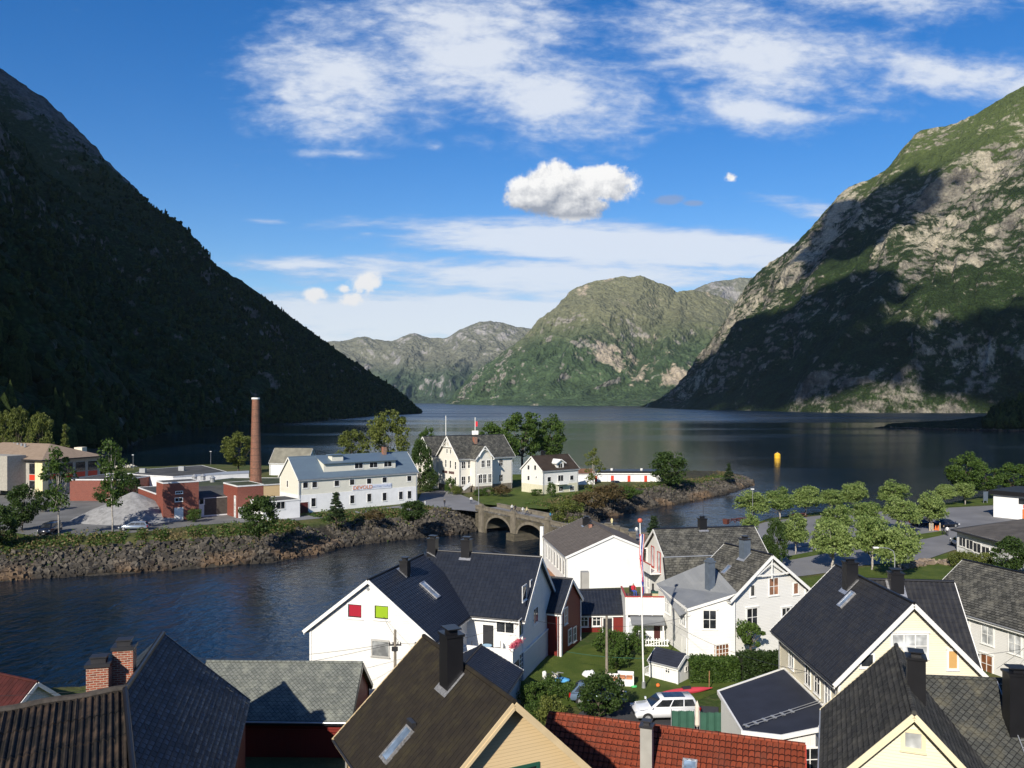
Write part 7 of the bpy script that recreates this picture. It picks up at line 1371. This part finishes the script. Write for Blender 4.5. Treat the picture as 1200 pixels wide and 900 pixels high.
# poles and wires
def pole(px, by, ty, z, label, Y=None, r=.11, arm=False, mat=WOOD):
    q = P(px, by, z) if Y is None else Vector(((px - 600) / F * Y, Y, z)); h = H + (YH - ty) / F * q.y - z; e = empty('utility_pole', q, 0, label, 'pole'); mb = MB(); mb.tube([(0, 0, -.5), (0, 0, h)], [r * 1.15, r * .85], 10); mb.build('shaft', mat, e)
    if arm:
        mb = MB(); mb.box(-.45, .45, -.05, .05, h - 1.15, h - 1.05); mb.build('crossarm', DARKM, e)
        for x in (-.4, -.15, .2, .4): mb = MB(); mb.tube([(x, 0, h - 1.05), (x, 0, h - .88)], [.05, .03], 8); mb.build('insulator', DARKM, e)
        mb = MB(); mb.box(-.22, .22, -.2, -.05, h - 1.5, h - 1.2); mb.build('junction_box', DARKM, e)
    return q, h
q1, h1_ = pole(711, 801, 722, 3.84, 'grey wooden clothes line pole standing in the garden lawn'); q2, h2_ = pole(463, 0, 738, 4.0, 'wooden utility pole in front of the big white gable', Y=60, arm=True)
def wire(name, a, b, sag, label, mat=DARKM, r=.014, cat='wire'):
    a, b = Vector(a), Vector(b); mb = MB(); mb.tube([a.lerp(b, t_) - Vector((0, 0, sag * 4 * t_ * (1 - t_))) for t_ in np.linspace(0, 1, 17)], r, 4); return tag(mb.build(name, mat), label, cat, None)
wt = q2 + Vector((0, 0, h2_ - 1)); wire('overhead_wire', wt, (-36, 50, 9), .9, 'dark overhead wire running left from the utility pole'); wire('overhead_wire', wt + Vector((.1, 0, .1)), (-30, 60, 8.7), .8, 'second dark wire above the barn roof'); wire('overhead_wire', wt + Vector((.4, 0, 0)), A2.M @ Vector((A2.hl, -A2.hw, A2.hz)) , .7, 'wire from the utility pole to the balcony house')
wire('overhead_wire', wt + Vector((.3, 0, .1)), A1.M @ (Vector((-A1.hl - .1, -1.2, 7.4))), .1, 'short wire from the utility pole up to the white gable')
wire('overhead_wire', A2.M @ Vector((A2.hl + .1, -2, 5.2)), J_.M @ (J_.Mi @ Vector((16.2, 74.6, 7.6))), .8, 'long wire across the garden to the house with the lean to')
wire('overhead_wire', K_.M @ Vector((K_.hl + .2, -.5, 7.2)), (38, 60, 9.2), .4, 'wire in front of the cream gable'); wire('overhead_wire', K_.M @ Vector((K_.hl + .2, -2.8, 5.6)), (14.3, 74.7, 6.9), .9, 'wire from the cream gable towards the hedge'); wire('overhead_wire', (32.5, 55.5, 9.0), (48, 70, 10.6), .4, 'wire crossing the long grey white house')
ca, cb2 = P(664, 790, 3.84), P(757, 800, 3.84); wire('clothes_line', ca + Vector((0, 0, 1.9)), cb2 + Vector((0, 0, 2.0)), .15, 'green clothes line stretched across the lawn', mat=DGREEN, r=.022, cat='clothes line')
# street lamps
def lamp(px, by, ty, z, label, arm=(0, 0), Y=None, r=.07, mat=METAL):
    q = P(px, by, z) if Y is None else Vector(((px - 600) / F * Y, Y, z)); h = H + (YH - ty) / F * q.y - z; e = empty('street_lamp', q, 0, label, 'street lamp', 'street lamps'); mb = MB()
    if arm[0]: mb.tube([(0, 0, -.3), (0, 0, h - 1.0), (arm[0] * .08, 0, h - .45), (arm[0] * .4, 0, h - .1), (arm[0], 0, h)], [r, r * .8, r * .7, r * .6, r * .5], 8)
    else: mb.tube([(0, 0, -.3), (0, 0, h)], [r, r * .7], 8)
    mb.build('mast', mat, e); mb = MB(); x = arm[0] - (.3 if arm[0] else 0); mb.box(x - .35, x + .25, -.14, .14, h - .1, h + .06); mb.build('lamp_head', TRIM, e)
lamp(1048.5, 0, 641.5, 3.8, 'grey street lamp with curved arm behind the black roof', arm=(-1.9, 0), Y=98); lamp(156, 552, 533, 3.4, 'white lamp mast on the breakwater behind the gravel yard'); lamp(247, 546, 529, 3.2, 'white lamp mast on the breakwater near the chimney stack'); lamp(561, 592, 556, 4.0, 'slim grey lamp mast in front of the villa')
lamp(882, 612, 573, 3.8, 'thin grey mast on the quay behind the leftmost tree', r=.05); 
for px, by, ty, lab, fl in ((522.5, 566, 487, 'white flagpole behind the villa roof', 0), (556.8, 564, 489, 'white mast with small red and white flag behind the villa', 1)):
    q = P(px, by, 4); h = H + (YH - ty) / F * q.y - 4; e = empty('flagpole', q, 0, lab, 'flagpole'); mb = MB(); mb.tube([(0, 0, 0), (0, 0, h)], [.16, .09], 8); mb.build('pole', TRIM, e)
    if fl: mb = MB(); mb.box(.1, .7, -.03, .03, h - 2.6, h - 1.2); mb.build('flag', FR, e); mb = MB(); mb.box(-.9, .9, -.05, .05, h - 5.2, h - 3.8); mb.build('board', TRIM, e)
# buoy
q = P(911, 537, 0); e = empty('buoy', (q.x, q.y, -.3), 0, 'orange yellow mooring buoy floating on the dark fjord', 'buoy'); mb = MB(); mb.tube([(0, 0, -.8), (0, 0, .2), (0, 0, 2.0), (0, 0, 2.5), (0, 0, 2.9)], [1.3, 1.4, 1.4, 1.1, .35], 20); mb.build('float', plain('buoy paint', (.72, .42, .03), .45, .08), e); mb = MB(); mb.tube([(0, 0, 2.85), (0, 0, 3.2)], .22, 8); mb.build('mooring_eye', METAL, e)
# picnic tables
PICN = plain('red brown stain', (.10, .03, .022), .7, .1)
for px, by, lab in ((862, 612.5, 'leftmost red brown picnic table on the quay'), (869, 611.5, 'picnic table next to the leftmost one'), (930, 606.5, 'red brown picnic table between second and third quay trees'), (939, 606, 'red brown picnic table beside the trunk of the third quay tree')):
    q = P(px, by, 3.84); e = empty('picnic_table', q, R(20), lab, 'picnic table', 'red brown picnic tables on the quay'); mb = MB(); mb.box(-.9, .9, -.38, .38, .70, .76); mb.build('tabletop', PICN, e)
    for y in (-.75, .75): mb = MB(); mb.box(-.9, .9, y - .14, y + .14, .42, .47); mb.build('bench', PICN, e)
    for x in (-.6, .6): mb = MB(); mb.beam((x, -.8, 0), (x, -.25, .72), .09, .05); mb.beam((x, .8, 0), (x, .25, .72), .09, .05); mb.box(x - .04, x + .04, -.85, .85, .36, .42); mb.build('leg', PICN, e)
q = P(851, 614, 3.84); e = empty('planter', q, 0, 'square brown planter at the left end of the quay', 'planter'); mb = MB(); mb.tube([(0, 0, 0), (0, 0, .9)], [.55, .7], 4); mb.build('box', PICN, e)
# cones, posts, sign boards in the car park
for i, px in enumerate((1093, 1096.5, 1099.5)):
    q = P(px, 620.8 + i * .2, 3.87); e = empty('traffic_cone', q, 0, 'orange traffic cone in front of the parked dark cars', 'traffic cone', 'orange traffic cones'); mb = MB(); mb.tube([(0, 0, .05), (0, 0, .85)], [.2, .04], 12); mb.build('cone', ORANGE, e); mb = MB(); mb.box(-.26, .26, -.26, .26, 0, .05); mb.build('base', ORANGE, e)
for i, px in enumerate((1089.5, 1093.2, 1101.5)):
    q = P(px, 622, 3.87); mb = MB(); mb.tube([(0, 0, 0), (0, 0, 1.3), (0, 0, 1.42)], [.12, .11, .02], 10); o = mb.build('wooden_post', plain('pale post', (.45, .38, .27), .8, .1) if i == 0 else MATS['pale post']); o.location = q; tag(o, 'pale wooden post at the edge of the grass island', 'post', 'pale wooden posts')
q = P(1155, 589.5, 3.84); e = empty('information_board', q, R(15), 'grey upright information board on the grass left of the kiosk', 'sign'); mb = MB(); mb.box(-.6, .6, -.05, .05, .5, 2.6); mb.build('board', GREYB, e)
for x in (-.5, .5): mb = MB(); mb.box(x - .05, x + .05, .05, .13, 0, 2.6); mb.build('post', METAL, e)
# garden things
c_ = P(786.7, 0, 0) if 0 else None
for (xa, xb, za, zb, lab) in ((786.7, 813.5, 5.42, 5.36, 'left panel of green windbreak cloth beside the white SUV'), (820, 845.5, 5.32, 5.22, 'right panel of green windbreak cloth against the white garage')):
    Y_ = 57.6; x0 = (xa - 600) / F * Y_; x1 = (xb - 600) / F * Y_; e = empty('windbreak', ((x0 + x1) / 2, Y_, 3.87), 0, lab, 'windbreak', 'green windbreak panels'); hw_ = (x1 - x0) / 2; mb = MB(); n = 14
    for i in range(n):
        u0, u1 = -hw_ + 2 * hw_ * i / n, -hw_ + 2 * hw_ * (i + 1) / n; y0, y1 = .05 * math.sin(i * 1.3), .05 * math.sin((i + 1) * 1.3); mb.face([(u0, y0, .1), (u1, y1, .1), (u1, y1, zb - 3.87), (u0, y0, za - 3.87)], [(0, 0)] * 4)
    mb.build('cloth', GREENC, e)
    for x in (-hw_, hw_): mb = MB(); mb.tube([(x, 0, 0), (x, 0, za - 3.8)], .03, 6); mb.build('post', METAL, e)
q = Vector(((817 - 600) / F * 57.8, 57.8, 3.87)); e = empty('parasol', q, 0, 'folded cream parasol standing between the green windbreak panels', 'parasol'); mb = MB(); mb.tube([(0, 0, 0), (0, 0, 2.1)], .03, 8); mb.build('pole', METAL, e); mb = MB(); mb.tube([(0, 0, .35), (0, 0, .5), (0, 0, 1.4), (0, 0, 1.75), (0, 0, 2.15)], [.1, .19, .14, .16, .02], 10); mb.build('canopy', plain('cream canvas', (.66, .58, .50), .8, .08), e)
a_, b_ = P(773, 814.5, 3.9), P(835, 808.5, 3.9); e = empty('kayak', (a_ + b_) / 2, math.atan2(b_.y - a_.y, b_.x - a_.x), 'long narrow pinkish red kayak lying on the lawn', 'kayak'); L_ = (b_ - a_).length; mb = MB(); ts = np.linspace(-1, 1, 15); mb.tube([(t_ * L_ / 2, 0, .12 + .06 * t_ * t_) for t_ in ts], [max(.02, .26 * (1 - abs(t_) ** 2.2)) for t_ in ts], 10); mb.build('hull', plain('pinkish red', (.50, .05, .07), .45, .08), e); mb = MB(); mb.tube([(-.35, 0, .34), (.35, 0, .34)], [.17, .17], 8); mb.build('cockpit', DARKM, e)
q = P(831, 807.5, 3.84); e = empty('wooden_stake', q, 0, 'thin brown stake beside the right end of the kayak', 'stake'); mb = MB(); mb.tube([(0, 0, 0), (.02, 0, 1.45)], .04, 6); mb.build('shaft', WOODB, e)
for (px, by, w_, d_, h_, lab, pc) in ((734.5, 805, 1.3, .9, .95, 'right white garden bench box with orange cushions', 1), (719, 806, 1.1, .8, .85, 'left white garden bench box beside the wooden pole', 1)):
    q = P(px, by, 3.84) + Vector((0, .6, 0)); e = empty('garden_bench', q, R(-8), lab, 'bench', 'white garden benches'); mb = MB(); mb.box(-w_ / 2, w_ / 2, -d_ / 2, d_ / 2, 0, h_ * .55); mb.box(-w_ / 2, w_ / 2, d_ / 2 - .1, d_ / 2, h_ * .55, h_); mb.box(-w_ / 2, -w_ / 2 + .1, -d_ / 2, d_ / 2 - .1, h_ * .55, h_ * .9); mb.box(w_ / 2 - .1, w_ / 2, -d_ / 2, d_ / 2 - .1, h_ * .55, h_ * .9); mb.build('frame', TRIM, e)
    for x in (-.28, .28): mb = MB(); mb.box(x - .24, x + .24, -.3, .25, h_ * .55, h_ * .72); mb.build('cushion', plain('orange cushion', (.50, .20, .09), .8, .1) if 'orange cushion' not in MATS else MATS['orange cushion'], e)
def lumpy(name, px, by, r, sc, mat, lab, cat, z=3.84):
    q = P(px, by, z); bm_ = bmesh.new(); bmesh.ops.create_icosphere(bm_, subdivisions=3, radius=1); c_ = np.array([v.co[:] for v in bm_.verts]); n = fbm(c_[:, 0] * 1.6 + px, c_[:, 1] * 1.6, c_[:, 2] * 1.6, 3)
    for v, k, c0_ in zip(bm_.verts, n, c_): v.co = Vector((c0_[0] * sc[0], c0_[1] * sc[1], max(c0_[2] * sc[2], -sc[2] * .7) + sc[2] * .7)) * r * (1 + .22 * k)
    me = bpy.data.meshes.new(name); bm_.to_mesh(me); bm_.free(); me.polygons.foreach_set('use_smooth', [True] * len(me.polygons)); o = link(name, me, mat); o.location = q; tag(o, lab, cat)
lumpy('tarpaulin', 659, 799, .55, (1.1, .8, .35), plain('light blue plastic', (.10, .35, .62), .4, .1), 'light blue plastic tarpaulin heap on the lawn', 'tarpaulin'); lumpy('garden_bag', 651, 797, .42, (.8, .7, .8), plain('cream sack', (.62, .58, .46), .8, .08), 'cream garden sack left of the blue tarpaulin', 'bag'); lumpy('garden_bag', 638, 797, .3, (.6, .5, 1.4), TRIM, 'upright white bag near the dark corner of the garden', 'bag')
lumpy('garden_bag', 689, 793, .45, (1.1, .8, .7), PLW, 'white bundle behind the large dark garden tree', 'bag'); lumpy('garden_bag', 669, 811, .38, (1.3, .7, .5), PLW, 'low white bundle left of the dark garden tree', 'bag'); lumpy('ball', 771, 804.5, .14, (1, 1, 1), ORANGE, 'small orange ball on the lawn near the playhouse', 'ball'); lumpy('toy_disc', 743, 805, .25, (1, 1, .25), plain('bright green plastic', (.08, .5, .15), .4, .05), 'small bright green disc beside the white garden bench', 'toy')
for i, (px, by) in enumerate(((644, 803), (655, 803.5))):
    q = P(px, by, 3.84); e = empty('bicycle', q, R(20 + 50 * i), ['dark bicycle leaning among the garden things', 'second dark bicycle right of the first one'][i], 'bicycle', 'bicycles in the garden')
    for x in (-.5, .5):
        mb = MB(); mb.tube([(x + .33 * math.cos(a), 0, .34 + .33 * math.sin(a)) for a in np.linspace(0, 2 * math.pi, 17)], .022, 5); mb.build('wheel', DARKM, e)
    mb = MB(); [mb.beam(a, b, .035, .035) for a, b in (((-.5, 0, .34), (-.1, 0, .85)), ((-.5, 0, .34), (0, 0, .3)), ((0, 0, .3), (-.12, 0, .9)), ((-.12, 0, .8), (.36, 0, .82)), ((0, 0, .3), (.36, 0, .8)), ((.34, 0, .95), (.5, 0, .34)))]; mb.build('frame', DARKM, e); mb = MB(); mb.box(-.24, 0, -.06, .06, .9, .95); mb.build('saddle', DARKM, e); mb = MB(); mb.box(.3, .38, -.28, .28, .94, .98); mb.build('handlebar', METAL, e)
# balcony of the white house: flower boxes, chair, table
FLW = leafmat('pink flowers', (.45, .05, .10), (.70, .16, .22), .2)
for i, q in enumerate(BALC[:4]):
    if i > 2: continue
    rg = np.random.default_rng(i); e = empty('flower_box', q, R(-18), ['flower box with pink blooms at the balcony corner', 'flower box with pink blooms in the middle of the balcony rail', 'flower box with pink blooms nearest the house wall'][i], 'flower box', 'pink flower boxes on the balcony'); mb = MB(); mb.box(-.15, .15, -.35, .35, -.12, .08); mb.build('box', TRIM, e); p_ = rg.normal(0, 1, (500, 3)) * np.array([.13, .24, .11]) + np.array([0, 0, .18]); V, Fq = leaf_arr(rg, p_, size=.09); npmesh('blooms', V, Fq, FLW, e)
q = BALC[4]; e = empty('balcony_table', q, 0, 'small round table with a blue cloth on the balcony', 'table'); mb = MB(); mb.tube([(0, 0, .68), (0, 0, .72)], .45, 16); mb.build('tabletop', cloth('light blue cloth', (.35, .55, .7)), e); mb = MB(); mb.tube([(0, 0, 0), (0, 0, .68)], .04, 6); mb.build('leg', METAL, e)
for i, dx_ in enumerate((-1.0, .9)):
    e = empty('balcony_chair', q + Vector((dx_, .1, 0)), R(90 - 180 * i), ['left', 'right'][i] + ' dark chair at the balcony table', 'chair', 'dark chairs on the balcony'); mb = MB(); mb.box(-.24, .24, -.24, .24, .42, .46); mb.build('seat', DARKM, e); mb = MB(); mb.box(-.24, .24, .2, .25, .46, 1.0); mb.build('backrest', DARKM, e)
    for x in (-.2, .2):
        for y in (-.2, .2): mb = MB(); mb.box(x - .02, x + .02, y - .02, y + .02, 0, .42); mb.build('leg', METAL, e)
# haze of the valley air
mb = MB(); mb.box(-9500, 9500, -2500, 11500, -4, 1500); o = mb.build('haze', None if 0 else []); hm_ = bpy.data.materials.new('haze'); hm_.use_nodes = True; t = NT(hm_.node_tree); t.n.clear()
out = t.new('ShaderNodeOutputMaterial'); v_ = t.new('ShaderNodeVolumePrincipled'); v_.inputs['Color'].default_value = (.60, .78, 1, 1); v_.inputs['Density'].default_value = 1.9e-5; v_.inputs['Anisotropy'].default_value = .2; t.l.new(v_.outputs[0], out.inputs['Volume']); o.data.materials.append(hm_); tag(o, 'thin blue haze filling the valley', 'haze', kind='stuff')
